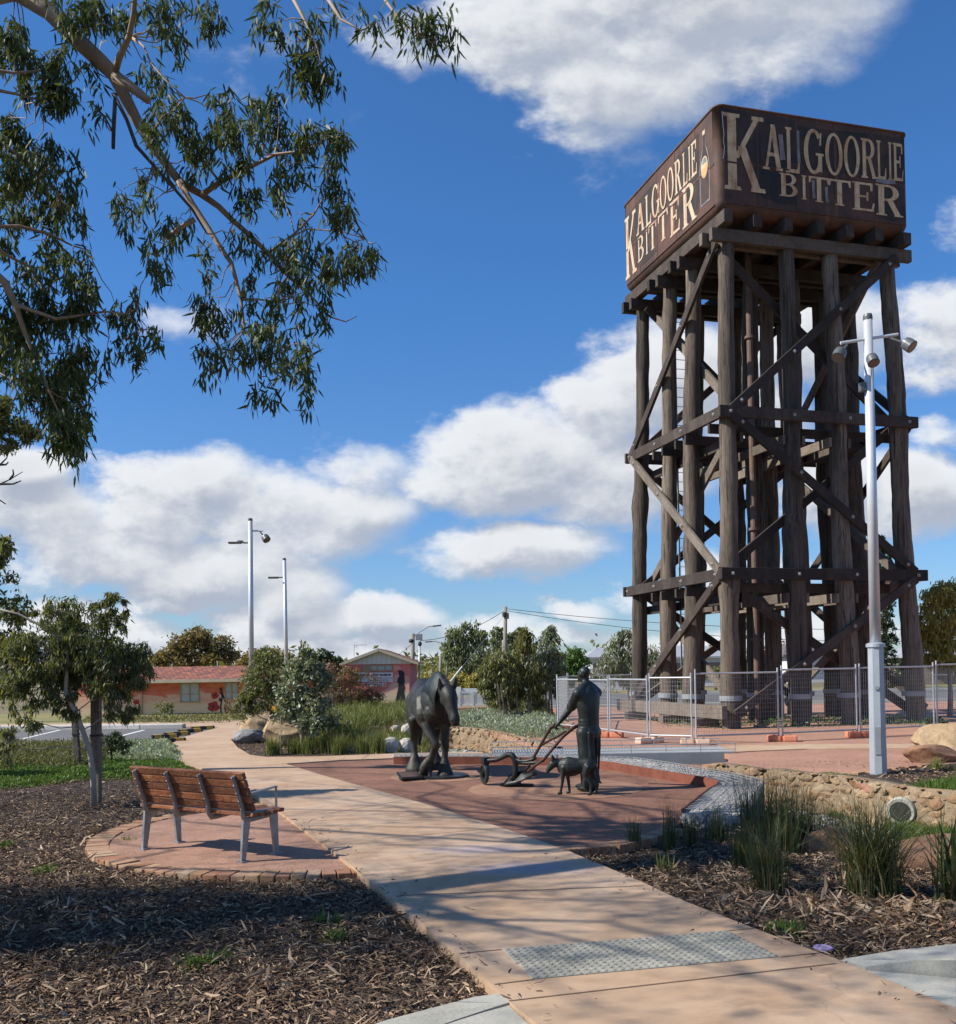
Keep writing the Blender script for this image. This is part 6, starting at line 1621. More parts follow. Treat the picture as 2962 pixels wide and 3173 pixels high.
# the rest of the crown, left of and above the picture, between the sun and the walk
def visible(p):
    if p[1] <= .3: return False
    return abs(p[0] / p[1]) < .515 and (p[2] - EYE) / p[1] < .72
CR = []
def shade(xr, yr, n, hr, s=.42, m=70, wob=.25):
    for _ in range(n * 3):
        if n <= 0: break
        gx, gy = rg.uniform(*xr), rg.uniform(*yr); h = rg.uniform(*hr)
        p = np.array([gx, gy, 0]) + np.array(SUN_DIR) * (h / SUN_DIR.z)
        if visible(p) or visible(p + np.array([.6, 0, -.3])): continue
        n -= 1; CR.append((p, s * rg.uniform(.7, 1.3), int(m * rg.uniform(.6, 1.4))))
shade((-5.2, -.5), (5.95, 8.0), 155, (5.5, 9.5), .38, 90)
shade((-4.2, .9), (6.9, 7.9), 26, (6, 9.5), .36, 80)
shade((-.6, 2.4), (5.6, 9.0), 60, (6, 9.5), .36, 70)
shade((-2.6, 3.6), (8.6, 13.5), 78, (6.5, 10), .38, 60)
shade((-3.5, 4.5), (13.0, 19), 54, (7.5, 11), .42, 55)
shade((1.6, 4.8), (4.6, 9.5), 70, (5.5, 9), .40, 75)
shade((0.0, 2.2), (3.7, 4.9), 9, (6, 9), .30, 60)
shade((-7, -3.5), (10.5, 15), 24, (6, 10), .45, 70)
crown_c = []
for i, (p, s, m) in enumerate(CR):
    PP.append(p + nr.normal(size=(m, 3)) * s * np.array([.7, .7, .55])); DD.append(droop_dir(m, .55, nr))
    if i % 7 == 0: crown_c.append(p)
hub = [np.array([-6.5, 6.4, 5.0]), np.array([-7.0, 5.6, 3.0]), np.array([-5.6, 7.6, 6.8])]
for p in crown_c:
    h = min(hub, key=lambda q: np.linalg.norm(q - p)); w = wiggle(h, p, 7, .05, rg)
    if any(visible(q) for q in w[2:]): continue
    tk.tube(w, [.045, .04, .034, .028, .022, .017, .012, .008], 7)
tk.build('trunk', M['gumbark'], gum, smooth=True); tk_dead.build('dead_limb', M['deadwood'], gum, smooth=True)
P = np.concatenate(PP); Dr = np.concatenate(DD)
link_mesh('crown', leaf_mesh('crown', P, Dr, .125, .021, False, .30, nr), LM['gum'], gum)

# ---------------- grass tussocks
def tussock(name, base, h, r, n, mat, label, group=None, w=.008, lean=.35, seed=1, cat='grass', dry=0):
    nr_ = np.random.default_rng(seed); t = thing(name, base, label, cat, group)
    P0 = np.array(base) + np.concatenate([nr_.normal(size=(n, 2)) * r * .28, np.zeros((n, 1))], 1)
    az = nr_.uniform(0, 2 * np.pi, n); le = np.abs(nr_.normal(size=n)) * lean
    hh = h * nr_.uniform(.5, 1.08, n); out = np.stack([np.cos(az), np.sin(az), np.zeros(n)], 1)
    side = np.stack([-np.sin(az), np.cos(az), np.zeros(n)], 1); a2 = nr_.uniform(0, np.pi, n)
    side = side * np.cos(a2)[:, None] + out * np.sin(a2)[:, None]
    V = []; K = 5
    for k in range(K):
        s = k / (K - 1); c = P0 + np.array([0, 0, 1.0]) * (hh * (s - .22 * le * s * s))[:, None] + out * (hh * le * s * s)[:, None]
        ww_ = (w * (1 - s ** 2.2) + .0008)
        V += [c - side * ww_ / 2, c + side * ww_ / 2]
    V = np.stack(V, 1); m = 2 * K
    q = np.array([[2 * k, 2 * k + 1, 2 * k + 3, 2 * k + 2] for k in range(K - 1)]).ravel()
    idx = (np.arange(n)[:, None] * m + q).ravel(); nf = n * (K - 1)
    me = fast_mesh('blades', V.reshape(-1, 3), idx, np.arange(nf) * 4, np.full(nf, 4))
    link_mesh('blades', me, LM[mat], t); return t
TG = 'grass tussocks in the mulch beds'
for i, (px, py, h, r, n, mat, w, ln, lab) in enumerate((
        (2379, 2765, .60, .20, 300, 'reed', .006, .30, 'upright olive reed tussock nearest the walkway in the right-hand bed'),
        (2708, 2775, .82, .28, 620, 'reed', .008, .52, 'big dense dark green grass tussock in the middle of the right-hand bed'),
        (2975, 2795, .80, .24, 90, 'reed', .024, .60, 'strappy broad-leaved tussock cut by the right edge of the picture'),
        (2309, 2685, .42, .18, 200, 'reed', .006, .22, 'thin reed clump behind the nearest reed tussock'),
        (1965, 2626, .36, .12, 90, 'reed', .007, .28, 'small tussock between the walkway and the row of bricks'),
        (2076, 2628, .52, .13, 110, 'reed', .005, .14, 'tall thin reed tuft in front of the gravel court'),
        (2140, 2618, .34, .11, 90, 'reed', .006, .2, 'short reed tuft right of the tall thin one by the court'),
        (2222, 2606, .40, .16, 130, 'reed', .006, .2, 'reed tuft against the end of the gabion'),
        (2059, 2692, .20, .12, 40, 'grass', .010, .5, 'small yellowing tuft standing alone in the mulch'),
        (2900, 2392, .30, .22, 140, 'grass', .008, .5, 'grass tuft on the bank below the big pale boulder'),
        (2958, 2400, .26, .18, 110, 'grass', .008, .5, 'grass tuft at the right edge on the bank'))):
    b0 = G(px, py, -.06); tussock('grass_tussock', (b0.x, b0.y, tz(b0.x, b0.y) - .01), h, r, n, mat, lab, TG, w, ln, 100 + i)
for i, (px, py, h) in enumerate(((2330, 2640, .5), (2397, 2632, .55), (2440, 2668, .5), (2453, 2640, .6), (2495, 2632, .55), (2540, 2620, .5), (2583, 2585, .5), (2610, 2600, .5), (2480, 2590, .5), (2400, 2585, .5), (2640, 2640, .45), (2350, 2600, .5))):
    b0 = G(px, py, -.2)
    tussock('reed_clump', (b0.x, b0.y, tz(b0.x, b0.y) - .02), h + .26, .24, 170, 'reed', 'dark thin reed clump among others in the shaded creek hollow', 'reeds in the shaded creek hollow', .005, .26, 200 + i)
isl = [(845, 2337, .34, 90, .016, .45, 'strappy green tussock in the mulch at the tip of the island'), (917, 2333, .30, 70, .016, .4, 'strappy tussock in front of the pale boulder'), (957, 2334, .34, 130, .010, .3, 'rounded dark tussock by the foot of the young silver gum'),
       (1007, 2332, .32, 120, .008, .35, 'tussock by the walkway right of the silver gum'), (1049, 2336, .36, 150, .008, .35, 'full green tussock on the walkway edge left of the white stones'), (1122, 2333, .34, 110, .010, .4, 'spiky tussock between two white stones'), (1170, 2334, .42, 190, .008, .25, 'tall thick tussock just left of the upright white stone'), (1243, 2329, .34, 110, .010, .4, 'tussock beside the hind leg of the horse'),
       (1310, 2327, .36, 120, .010, .4, 'tussock seen between the legs of the horse'), (1440, 2332, .40, 90, .006, .3, 'dry thin tussock right of the front leg of the horse')]
for i, (px, py, h, n, w, ln, lab) in enumerate(isl):
    b0 = G(px, py, -.05); tussock('grass_tussock', (b0.x, b0.y, tz(b0.x, b0.y) - .01), h * 1.35, .26, n * 2, 'grass', lab, 'grass tussocks along the cross walk', w, ln, 300 + i)

# ---------------- rocks of the island
def rock_at(px, py, r, sq, mat, lab, seed, rz=0, lift=.0, lat=.3):
    b0 = G(px, py, -.05); return boulder((b0.x, b0.y + r * sq[1] * .6, -.07 + r * sq[2] * .6 + lift), r, sq, mat, lab, seed, rz, lat=lat)
rock_at(806, 2295, .62, (1.0, .8, .75), 'sandstone', 'brown boulder beside the nearer lamp post on the island', 31, .3)
rock_at(893, 2312, .80, (1.05, .8, .80), 'sandstone', 'big pale tan boulder in the middle of the island', 32, .1)
rock_at(985, 2308, .62, (1.2, .8, .62), 'sandstone', 'low tan boulder right of the big one on the island', 33, .2)
rock_at(905, 2250, .55, (1.3, .8, .5), 'sandstone', 'long brown boulder behind the others near the farther lamp post', 34, .1)
rock_at(766, 2300, .34, (1.2, .8, .7), 'greyrock', 'blue-grey rock at the tip of the island', 35, .3); rock_at(818, 2298, .22, (1.2, .8, .55), 'greyrock', 'small pale grey rock at the foot of the brown boulder', 36)
for i, (px, py, r, sq, lab) in enumerate(((1105, 2328, .15, (1, .8, .9), 'small white stone left of the tall tussock'), (1150, 2322, .20, (.9, .8, 1.2), 'pointed white stone behind the tussocks'), (1207, 2331, .22, (1.1, .8, .95), 'upright white stone at the walkway edge'), (1262, 2328, .22, (1.1, .8, .9), 'white stone just left of the horse'), (1266, 2272, .24, (1.2, .8, .8), 'white and tan stone left of the horse belly'), (1225, 2266, .2, (1.1, .8, .6), 'flat pale stone far back left of the horse'), (1192, 2216, .5, (1.3, .8, .7), 'tan boulder in the grass in front of the museum'), (1232, 2214, .32, (1.2, .8, .7), 'smaller tan boulder right of the one in front of the museum'))):
    rock_at(px, py, r, sq, 'whiterock' if i < 6 else 'sandstone', lab, 50 + i, .3 * i)

# ---------------- low planting that nobody could count
def cover(name, poly, n, h, leaf, mat, label, seed, droop=-.55, clump=.5, base_z=None, cat=None):
    nr_ = np.random.default_rng(seed); xs = [p[0] for p in poly]; ys = [p[1] for p in poly]
    X = nr_.uniform(min(xs), max(xs), n * 4); Y = nr_.uniform(min(ys), max(ys), n * 4)
    d, ins, _ = poly_dist(X, Y, poly); X, Y, d = X[ins][:n], Y[ins][:n], d[ins][:n]
    hum = .5 + .5 * np.sin(X * 3.1 + 1.3 * np.sin(Y * 2.3)) * np.sin(Y * 2.7 + 1.1 * np.sin(X * 1.9))
    top = h * (.35 + .65 * hum) * np.clip(d / .25, .15, 1)
    Z = terrain(X, Y) + top * nr_.uniform(.15, 1, len(X)) ** .6
    Dr = norm(nr_.normal(size=(len(X), 3)) * .75 + np.array([0, 0, -droop]))
    me = leaf_mesh(name, np.stack([X, Y, Z], 1), Dr, leaf[0], leaf[1], True, .3, nr_)
    return tag(link_mesh(name, me, LM[mat]), label, None, None, 'stuff')
cover('green_ground_cover', P2((-200, 2440), (60, 2432), (260, 2412), (420, 2405), (560, 2380), (640, 2385), (560, 2355), (470, 2345), (200, 2360), (-200, 2380)), 26000, .16, (.05, .02), 'green', 'bright green low ground cover left of the walkway', 1)
cover('silver_ground_cover', P2((330, 2352), (556, 2358), (572, 2336), (545, 2310), (470, 2302), (330, 2318)), 16000, .30, (.075, .022), 'silver', 'silvery ground cover beside the walkway and wheel stops', 2)
cover('scrub_cover', P2((-300, 2400), (200, 2385), (330, 2360), (360, 2318), (200, 2312), (-300, 2330)), 20000, .36, (.085, .02), 'dullgreen', 'dull green and brown low scrub behind the staked young gum', 3)
cover('silver_ground_cover', P2((1392, 2252), (1500, 2262), (1600, 2282), (1720, 2288), (1760, 2270), (1740, 2236), (1560, 2215), (1400, 2222)), 30000, .40, (.10, .03), 'silver', 'pale grey-green ground cover beyond the creek behind the plough', 4)
cover('scrub_cover', P2((1500, 2240), (1560, 2225), (1740, 2226), (1760, 2236), (1700, 2215), (1560, 2208)), 11000, .75, (.12, .03), 'dullgreen', 'taller dull green scrub round the staked young gums', 5)
cover('grass_bed', P2((1000, 2326), (1280, 2322), (1330, 2262), (1300, 2215), (1120, 2205), (1010, 2226), (960, 2262), (975, 2310)), 30000, .50, (.34, .014), 'grass', 'tall green grasses filling the island in front of the museum', 6, droop=-1.6)
cover('creek_grass', [(G(x, y, -.45).x, G(x, y, -.45).y) for x, y in ((2700, 2575), (2962, 2590), (3100, 2560), (2962, 2535), (2780, 2545))], 6500, .20, (.16, .008), 'green', 'bright green grass round the pipe in the creek', 7, droop=-1.5)
cover('bank_grass', P2((2520, 2404), (2600, 2416), (2700, 2428), (2660, 2408), (2560, 2394)), 3500, .10, (.09, .006), 'green', 'thin bright green grass strip on top of the rubble wall', 8, droop=-1.4)
cover('lawn_edge_plants', P2((250, 2240), (700, 2240), (780, 2226), (560, 2226), (250, 2232)), 2600, .35, (.12, .035), 'dullgreen', 'low plants along the lawn edge by the car park', 9)
cover('tower_weeds', [(5.2, 27.0), (6.2, 25.8), (12.5, 26.0), (13.0, 30.0), (8.0, 30.5), (5.0, 31.5)], 2600, .20, (.09, .03), 'bright', 'scattered green weeds under the water tower', 10)

# ---------------- bark mulch chips and dry leaves
def scatter(name, regions, L, W, mat, label, seed, zoff=.006, tilt=.28, spill=0.0):
    nr_ = np.random.default_rng(seed); XX, YY = [], []
    for (x0, x1, y0, y1, dens) in regions:
        n = int((x1 - x0) * (y1 - y0) * dens); XX.append(nr_.uniform(x0, x1, n)); YY.append(nr_.uniform(y0, y1, n))
    X, Y = np.concatenate(XX), np.concatenate(YY)
    keep = np.abs(X / np.maximum(Y, .1)) < .80
    for poly, m in ((PATH, .02), (plaza_poly, .0), (CREEK, -.6), (kl_t + list(reversed(kl_b)) + [], .0), (kr_t + list(reversed(kr_b)), .0)):
        d, ins, _ = poly_dist(X, Y, poly)
        keep &= ~(ins & (d > -m if m >= 0 else d > -m)) & ~((m > 0) & (d < m))
    keep &= np.hypot(X - PADC.x, Y - PADC.y) > PADR + .02
    # nothing on the gutters in front of the kerbs
    d, ins, _ = poly_dist(X, Y, [kl_t[0], kl_t[3], kl_t[4], gl_b[4], gl_b[0]]); keep &= ~ins
    d, ins, _ = poly_dist(X, Y, [kr_t[0], kr_t[1], kr_t[2], kr_t[3]] + P2((3900, 3500), (2961, 3116), (2690, 3001))); keep &= ~ins
    if spill:
        d, ins, _ = poly_dist(X, Y, PATH); keep |= ins & (nr_.uniform(size=len(X)) < spill * np.exp(-d / .10)) & (np.abs(X / np.maximum(Y, .1)) < .80)
    patch = .5 + .5 * np.sin(X * 2.3 + 1.7 * np.sin(Y * 1.9)) * np.sin(Y * 2.9 + 1.3 * np.sin(X * 2.1)); keep &= nr_.uniform(size=len(X)) < .55 + .6 * patch
    X, Y = X[keep], Y[keep]; n = len(X)
    az = nr_.uniform(0, 2 * np.pi, n)
    Dr = np.stack([np.cos(az), np.sin(az), nr_.normal(size=n) * tilt], 1)
    Z = terrain(X, Y) + zoff + nr_.uniform(0, .03, n)
    if spill: dd_, in_, _ = poly_dist(X, Y, PATH); Z = np.where(in_, .006 + nr_.uniform(0, .004, n), Z)
    Lr = L * np.clip(np.exp(nr_.normal(size=n) * .5), .25, 2.6)
    P = np.stack([X, Y, Z], 1); Dr = norm(Dr)
    up = np.array([0, 0, 1.0]) + nr_.normal(size=(n, 3)) * .55; w = norm(np.cross(Dr, up)); nn = norm(np.cross(w, Dr))
    Ws = W * nr_.uniform(.5, 1.5, n); c = nr_.uniform(-.12, .22, n) * Lr
    L_, W_, c_ = Lr[:, None], Ws[:, None] * .5, c[:, None]
    sk = nr_.uniform(-.3, .3, n)[:, None] * Lr[:, None] * .3
    V = np.stack([P - w * W_ * .6, P + w * W_ * .6, P + Dr * L_ * .5 + w * (W_ + sk) + nn * c_, P + Dr * L_ * .5 - w * (W_ - sk) + nn * c_, P + Dr * L_ + w * W_ * .35 , P + Dr * L_ - w * W_ * .35], 1)
    idx = (np.arange(n)[:, None] * 6 + np.array([0, 1, 2, 3, 3, 2, 4, 5])).ravel()
    me = fast_mesh(name, V.reshape(-1, 3), idx, np.arange(2 * n) * 4, np.full(2 * n, 4))
    return tag(link_mesh(name, me, LM[mat]), label, None, None, 'stuff')
scatter('mulch_chips', [(-3.6, .6, 2.6, 4.6, 3400), (-3.2, .4, 4.6, 6.2, 3400), (-4.6, .2, 6.2, 9.0, 2700), (-6.5, -.5, 9, 11.5, 1700), (-7.6, -2.5, 11.5, 14.6, 1000), (-10, -3.4, 14.6, 18.5, 520), (.4, 5.2, 3.3, 6.2, 2800), (.2, 6.2, 6.2, 9.2, 2400), (1.5, 5.6, 9.2, 11, 1200), (-6.4, -.4, 18, 26, 260), (5.4, 9, 13.4, 17, 500)], .046, .0095, 'chips', 'brown and tan bark mulch chips covering the beds', 1, spill=.06)
scatter('dry_leaves', [(-2.6, .6, 2.9, 4.8, 85), (-4.4, 0, 4.8, 8, 26), (.8, 4.4, 3.8, 6.2, 170), (1.0, 4.6, 6.2, 8.4, 150), (-6, -.5, 8, 12, 14), (5.4, 9, 13.4, 17, 60)], .075, .015, 'litter', 'pale dry gum leaves lying on the mulch', 2, .025, .45, spill=.05)
lit = [(G(2400, 2790), .45, 130), (G(2690, 2800), .55, 260), (G(2570, 2720), .4, 120), (G(2300, 2730), .4, 70), (G(2900, 2830), .5, 150)]
scatter('dry_leaves', [(c.x - r, c.x + r, c.y - r * .6, c.y + r * .4, n / (2 * r * r)) for c, r, n in lit], .085, .017, 'litter', 'drifts of dry curled leaves heaped round the tussocks', 3, .03, .6)
nrw = np.random.default_rng(55)
for i, (px, py) in enumerate(((20, 2620), (395, 2610), (1010, 2860), (1035, 2915), (600, 3000), (660, 2990), (140, 2700), (2420, 2888), (2455, 2895))):
    b0 = G(px, py, -.06); tussock('weed', (b0.x, b0.y, tz(b0.x, b0.y)), .10, .18, 60, 'green', 'small green weed among others growing in the mulch', 'small weeds in the mulch', .012, 1.0, 400 + i, 'weed')

mb_c = [(6.0, 9.6, 12.2, 15.6)]
for x0, x1, y0, y1 in mb_c:
    nr_ = np.random.default_rng(91); n = 5200; X = nr_.uniform(x0, x1, n); Y = nr_.uniform(y0, y1, n)
    pm = P2((2600, 2399), (2720, 2386), (2962, 2364), (3200, 2352), (3200, 2476), (2962, 2450), (2840, 2438), (2727, 2427)); d, ins, _ = poly_dist(X, Y, pm); X, Y = X[ins], Y[ins]; n = len(X)
    az = nr_.uniform(0, 6.28, n); Dr = np.stack([np.cos(az), np.sin(az), nr_.normal(size=n) * .2], 1)
    tag(link_mesh('mulch_chips', leaf_mesh('mulch_chips', np.stack([X, Y, np.full(n, -.008) + nr_.uniform(0, .02, n)], 1), Dr, .07, .018, True, .3, nr_), LM['chips']), 'bark mulch on the bank round the foot of the tall right lamp post', None, None, 'stuff')
mb = MB(); rb = random.Random(6); bp_ = [G(2560, 2402), G(2640, 2398), G(2720, 2387), G(2800, 2378), G(2880, 2370)]
for a, b_ in zip(bp_, bp_[1:]):
    L_ = (b_ - a).length; n = int(L_ / .24); ang = math.atan2((b_ - a).y, (b_ - a).x)
    for k in range(n):
        p_ = a.lerp(b_, (k + .5) / n); mb.box((p_.x, p_.y, -.02), (.22, .105, .075), rotz(ang + rb.uniform(-.06, .06)), .008)
tag(mb.build('brick_border', M['brick']), 'thin row of red bricks edging the soil behind the tall right lamp post', 'border')

# ================================================================== TREES
def blob(px, py, hw, hh, Y, dz=.8, den=1.0): 
    c = D(px, py, Y); k = Y / FPX
    return (tuple(c), (hw * k, hw * k * dz, hh * k), den)
def tr_pts(Y, *pp): return [tuple(D(x, y, Y)) for x, y in pp]
def gbase(px, Y): p = D(px, 2300, Y); return Vector((p.x, Y, tz(p.x, Y)))
def stake(px, py, ytop, lab, r=.022, group=None, w=None, lean=0.0, Y=None):
    b0 = G(px, py, -.06) if Y is None else gbase(px, Y); t_ = D(px + lean, ytop, b0.y)
    t = thing('tree_stake', b0, lab, 'stake', group)
    mb = MB(); mb.bar(b0 - UP * .05, t_, w or r * 2, w or r * 2, (0, 1, 0), .006); mb.build('post', M['stake'], t)
    mb = MB(); c = Vector(b0).lerp(t_, .55); s = (w or r * 2) * .56; mb.box(c, (s * 2.05, s * 2.05, .03)); mb.build('tie', M['blackrubber'], t)
    return t
# the staked young gum by the bench
Y = 13.1
yb = D(291, 2478, Y); yb.z = -.08
tree('young_gum_tree', yb, [tuple(yb), *tr_pts(Y, (288, 2403), (278, 2324), (256, 2262), (234, 2207), (204, 2152), (207, 2056), (211, 2026), (196, 1990), (162, 1962), (124, 1938), (57, 1902), (0, 1888))],
     [blob(40, 2050, 95, 105, Y, .8, 1.2), blob(150, 2010, 95, 95, Y, .8, 1.1), blob(110, 2130, 80, 70, Y, .8, .7), blob(290, 1990, 95, 105, Y, .8, 1.3), blob(390, 2050, 85, 75, Y + .2, .8, 1.1), blob(330, 2110, 70, 60, Y, .8, .8), blob(440, 2085, 60, 40, Y + .1, .8, .4), blob(180, 1890, 90, 40, Y, .7, .5), blob(330, 1880, 50, 55, Y + .2, .7, .45), blob(380, 1900, 35, 45, Y + .2, .7, .25), blob(60, 2230, 55, 60, Y - .3, .7, .35), blob(20, 2310, 40, 50, Y - .5, .7, .25), blob(215, 2180, 50, 45, Y, .7, .4), blob(225, 2020, 75, 80, Y + .3, .8, 1.0), blob(250, 2100, 60, 50, Y + .3, .8, .6), blob(375, 2190, 55, 50, Y, .7, .4)],
     'gumdark', 'palebark', 'young gum with a bent pale trunk and drooping leaves, staked beside the bench', leaf=(.095, .018), droop=.62, per=2100, clumps=34, cr=.25, simple=False, seed=15, tr=(.040, .012), twig=.006)
stake(298, 2487, 2108, 'thick grey timber stake at the foot of the young gum by the bench', w=.115)
stake(243, 2378, 2190, 'second thick timber stake farther back, left of the young gum trunk', w=.10, lean=-14)
# island trees
Y = 23.0; b0 = gbase(842, Y)
tree('young_gum_tree', b0, [tuple(b0), *tr_pts(Y, (845, 2240), (840, 2170), (835, 2110), (825, 2060))], [blob(800, 2100, 55, 60, Y), blob(850, 2090, 60, 70, Y), blob(825, 2050, 50, 45, Y), blob(790, 2160, 50, 50, Y), blob(860, 2160, 45, 50, Y), blob(760, 2190, 35, 45, Y, .8, .6), blob(880, 2190, 30, 35, Y, .8, .5)], 'gumdark', 'palebark', 'dense round young gum beside the nearer lamp post on the island', leaf=(.085, .028), droop=.45, per=1700, clumps=30, cr=.32, seed=18, tr=(.05, .02), twig=.008)
stake(838, 2303, 2160, 'tall stake under the dense round young gum', w=.05)
Y = 21.2; b0 = gbase(935, Y)
tree('silver_gum_tree', b0, [tuple(b0), *tr_pts(Y, (936, 2250), (934, 2160), (930, 2100), (934, 2050), (938, 2005), (942, 1985))], [blob(905, 2120, 45, 50, Y), blob(960, 2120, 50, 55, Y), blob(920, 2070, 40, 35, Y, .8, .7), blob(960, 2065, 40, 30, Y, .8, .6), blob(940, 2015, 25, 30, Y, .8, .35), blob(1000, 2110, 30, 30, Y, .8, .5), blob(960, 2190, 60, 45, Y), blob(905, 2190, 45, 40, Y), blob(1005, 2225, 50, 28, Y - .2, .8, .8), blob(960, 2250, 40, 25, Y - .3, .8, .6)], 'grey', 'palebark', 'slender silver-leaved young gum with a thin leading shoot on the island', leaf=(.10, .045), droop=.2, per=900, clumps=26, cr=.36, simple=False, seed=19, tr=(.045, .008), twig=.008)
stake(930, 2327, 2090, 'pale stake left of the silver gum trunk', w=.045, group='pair of pale stakes holding the silver gum'); stake(944, 2325, 2100, 'pale stake right of the silver gum trunk', w=.045, group='pair of pale stakes holding the silver gum')
Y = 21.6; b0 = gbase(870, Y)
tree('wattle_shrub', b0, [tuple(b0), *tr_pts(Y, (870, 2260), (868, 2200))], [blob(858, 2186, 18, 12, Y, .8, .7), blob(878, 2176, 16, 10, Y, .8, .6), blob(872, 2205, 14, 10, Y, .8, .5)], 'flower', 'palebark', 'small shrub with yellow-orange flower heads between the two island gums', 'shrub', leaf=(.05, .03), droop=.2, per=160, clumps=10, seed=23, tr=(.012, .006), twig=.004)
Y = 34.0
for i, (px, bl_, lab) in enumerate(((1030, [(1010, 2085, 45, 45), (1050, 2110, 50, 50), (1030, 2150, 40, 40)], 'reddish young tree, leftmost of those in front of the museum'), (1085, [(1085, 2120, 50, 55), (1070, 2160, 45, 35), (1100, 2090, 35, 35)], 'reddish bushy young tree in the middle of those before the museum'), (1150, [(1145, 2135, 45, 50), (1165, 2160, 30, 35), (1130, 2170, 35, 30)], 'reddish young tree just left of the painted grave cross'))):
    b0 = gbase(px, Y + i * .4)
    tree('young_tree', b0, [tuple(b0), *tr_pts(Y + i * .4, (px + 4, 2190), (px, 2130))], [blob(*q, Y + i * .4) for q in bl_], 'red' if i != 1 else 'brown', 'darkbark', lab, leaf=(.085, .035), droop=.3, per=620, clumps=18, cr=.30, seed=60 + i, tr=(.04, .02), twig=.01)
for i, (px, yt) in enumerate(((1014, 2160), (1022, 2160), (1070, 2165), (1078, 2165), (1087, 2165), (1152, 2150))): stake(px, 0, yt, 'thin pale stake among those under the reddish young trees', w=.05, group='stakes under the reddish trees', Y=33.6 + .2 * i)
Y = 46
b0 = gbase(508, Y); tree('lawn_shrub', b0, [tuple(b0), *tr_pts(Y, (508, 2215), (505, 2200))], [blob(505, 2196, 36, 22, Y), blob(520, 2188, 20, 16, Y, .8, .6)], 'olive', 'palebark', 'small olive shrub on the lawn in front of the mural between the two windows', 'shrub', leaf=(.10, .05), per=380, clumps=14, seed=70, tr=(.03, .02), twig=.012)
b0 = gbase(722, Y); tree('lawn_shrub', b0, [tuple(b0), *tr_pts(Y, (722, 2215), (722, 2195))], [blob(718, 2190, 26, 34, Y), blob(735, 2210, 22, 22, Y, .8, .6)], 'red', 'palebark', 'small reddish shrub at the end of the mural beside the nearer lamp post', 'shrub', leaf=(.10, .05), per=380, clumps=14, seed=71, tr=(.03, .02), twig=.012)
Y = 19.0; b0 = gbase(345, Y); tree('dark_shrub', b0, [tuple(b0), *tr_pts(Y, (345, 2320), (345, 2305))], [blob(335, 2305, 30, 28, Y), blob(375, 2310, 30, 24, Y), blob(350, 2285, 22, 20, Y)], 'dark', 'darkbark', 'dark spiky shrub in the ground cover right of the thick stake', 'shrub', leaf=(.09, .02), droop=-.2, per=420, clumps=12, cr=.35, seed=72, tr=(.02, .015), twig=.01)
# staked gums beyond the creek
Y = 31.0
for i, (px, bx, bl_, mt, lab) in enumerate(((1560, 1572, [(1530, 2075, 40, 45), (1560, 2050, 42, 40), (1520, 2120, 38, 42), (1565, 2110, 40, 40), (1545, 2150, 40, 40), (1500, 2100, 20, 40)], 'olive', 'left one of three staked young gums beyond the creek'),
        (1640, 1640, [(1600, 2040, 45, 45), (1630, 1995, 32, 32), (1640, 2080, 50, 45), (1600, 2110, 45, 45), (1650, 2130, 42, 40), (1625, 1965, 16, 22), (1590, 2155, 30, 35)], 'olive', 'middle one of three staked young gums beyond the creek'),
        (1705, 1705, [(1705, 2000, 35, 45), (1690, 2055, 48, 42), (1725, 2060, 36, 45), (1690, 2110, 40, 42), (1705, 1960, 18, 22), (1730, 2120, 22, 40), (1665, 2160, 30, 35)], 'grey', 'right one of three staked young gums beyond the creek, with greyer leaves'))):
    Yi = Y + .5 * i; b0 = gbase(bx, Yi)
    tree('young_gum_tree', b0, [tuple(b0), *tr_pts(Yi, (bx - 4, 2190), (px, 2120), (px - 4, 2050), (px - 2, 1985))], [blob(*q, Yi) for q in bl_], mt, 'palebark', lab, leaf=(.16, .034), droop=.62, per=900, clumps=24, cr=.36, simple=False, seed=80 + i, tr=(.045, .015), twig=.009)
for i, (px, yt, ln) in enumerate(((1556, 2120, -14), (1568, 2120, -16), (1588, 2140, -20), (1604, 2150, -4), (1640, 2160, 6), (1693, 2120, -2), (1712, 2140, -4), (1726, 2100, 0))): stake(px, 0, yt, 'pale thin stake among those holding the three young gums', w=.05, group='stakes of the three young gums', lean=ln, Y=30.2 + .25 * i)
Y = 36.0; b0 = gbase(1950, Y)
tree('young_gum_tree', b0, [tuple(b0), *tr_pts(Y, (1950, 2200), (1945, 2120), (1935, 2050))], [blob(1890, 2040, 48, 45, Y), blob(1930, 1995, 45, 42, Y), blob(1980, 2040, 50, 60, Y), blob(1905, 2090, 45, 45, Y), blob(2015, 2060, 40, 60, Y), blob(1960, 2100, 45, 40, Y), blob(1925, 1965, 25, 25, Y, .8, .5), blob(1985, 2160, 30, 40, Y, .8, .5), blob(2030, 2110, 30, 40, Y)], 'grey', 'palebark', 'grey-leaved young gum behind the fence at the left of the tower', leaf=(.17, .036), droop=.6, per=900, clumps=24, cr=.36, simple=False, seed=90, tr=(.06, .02), twig=.01)
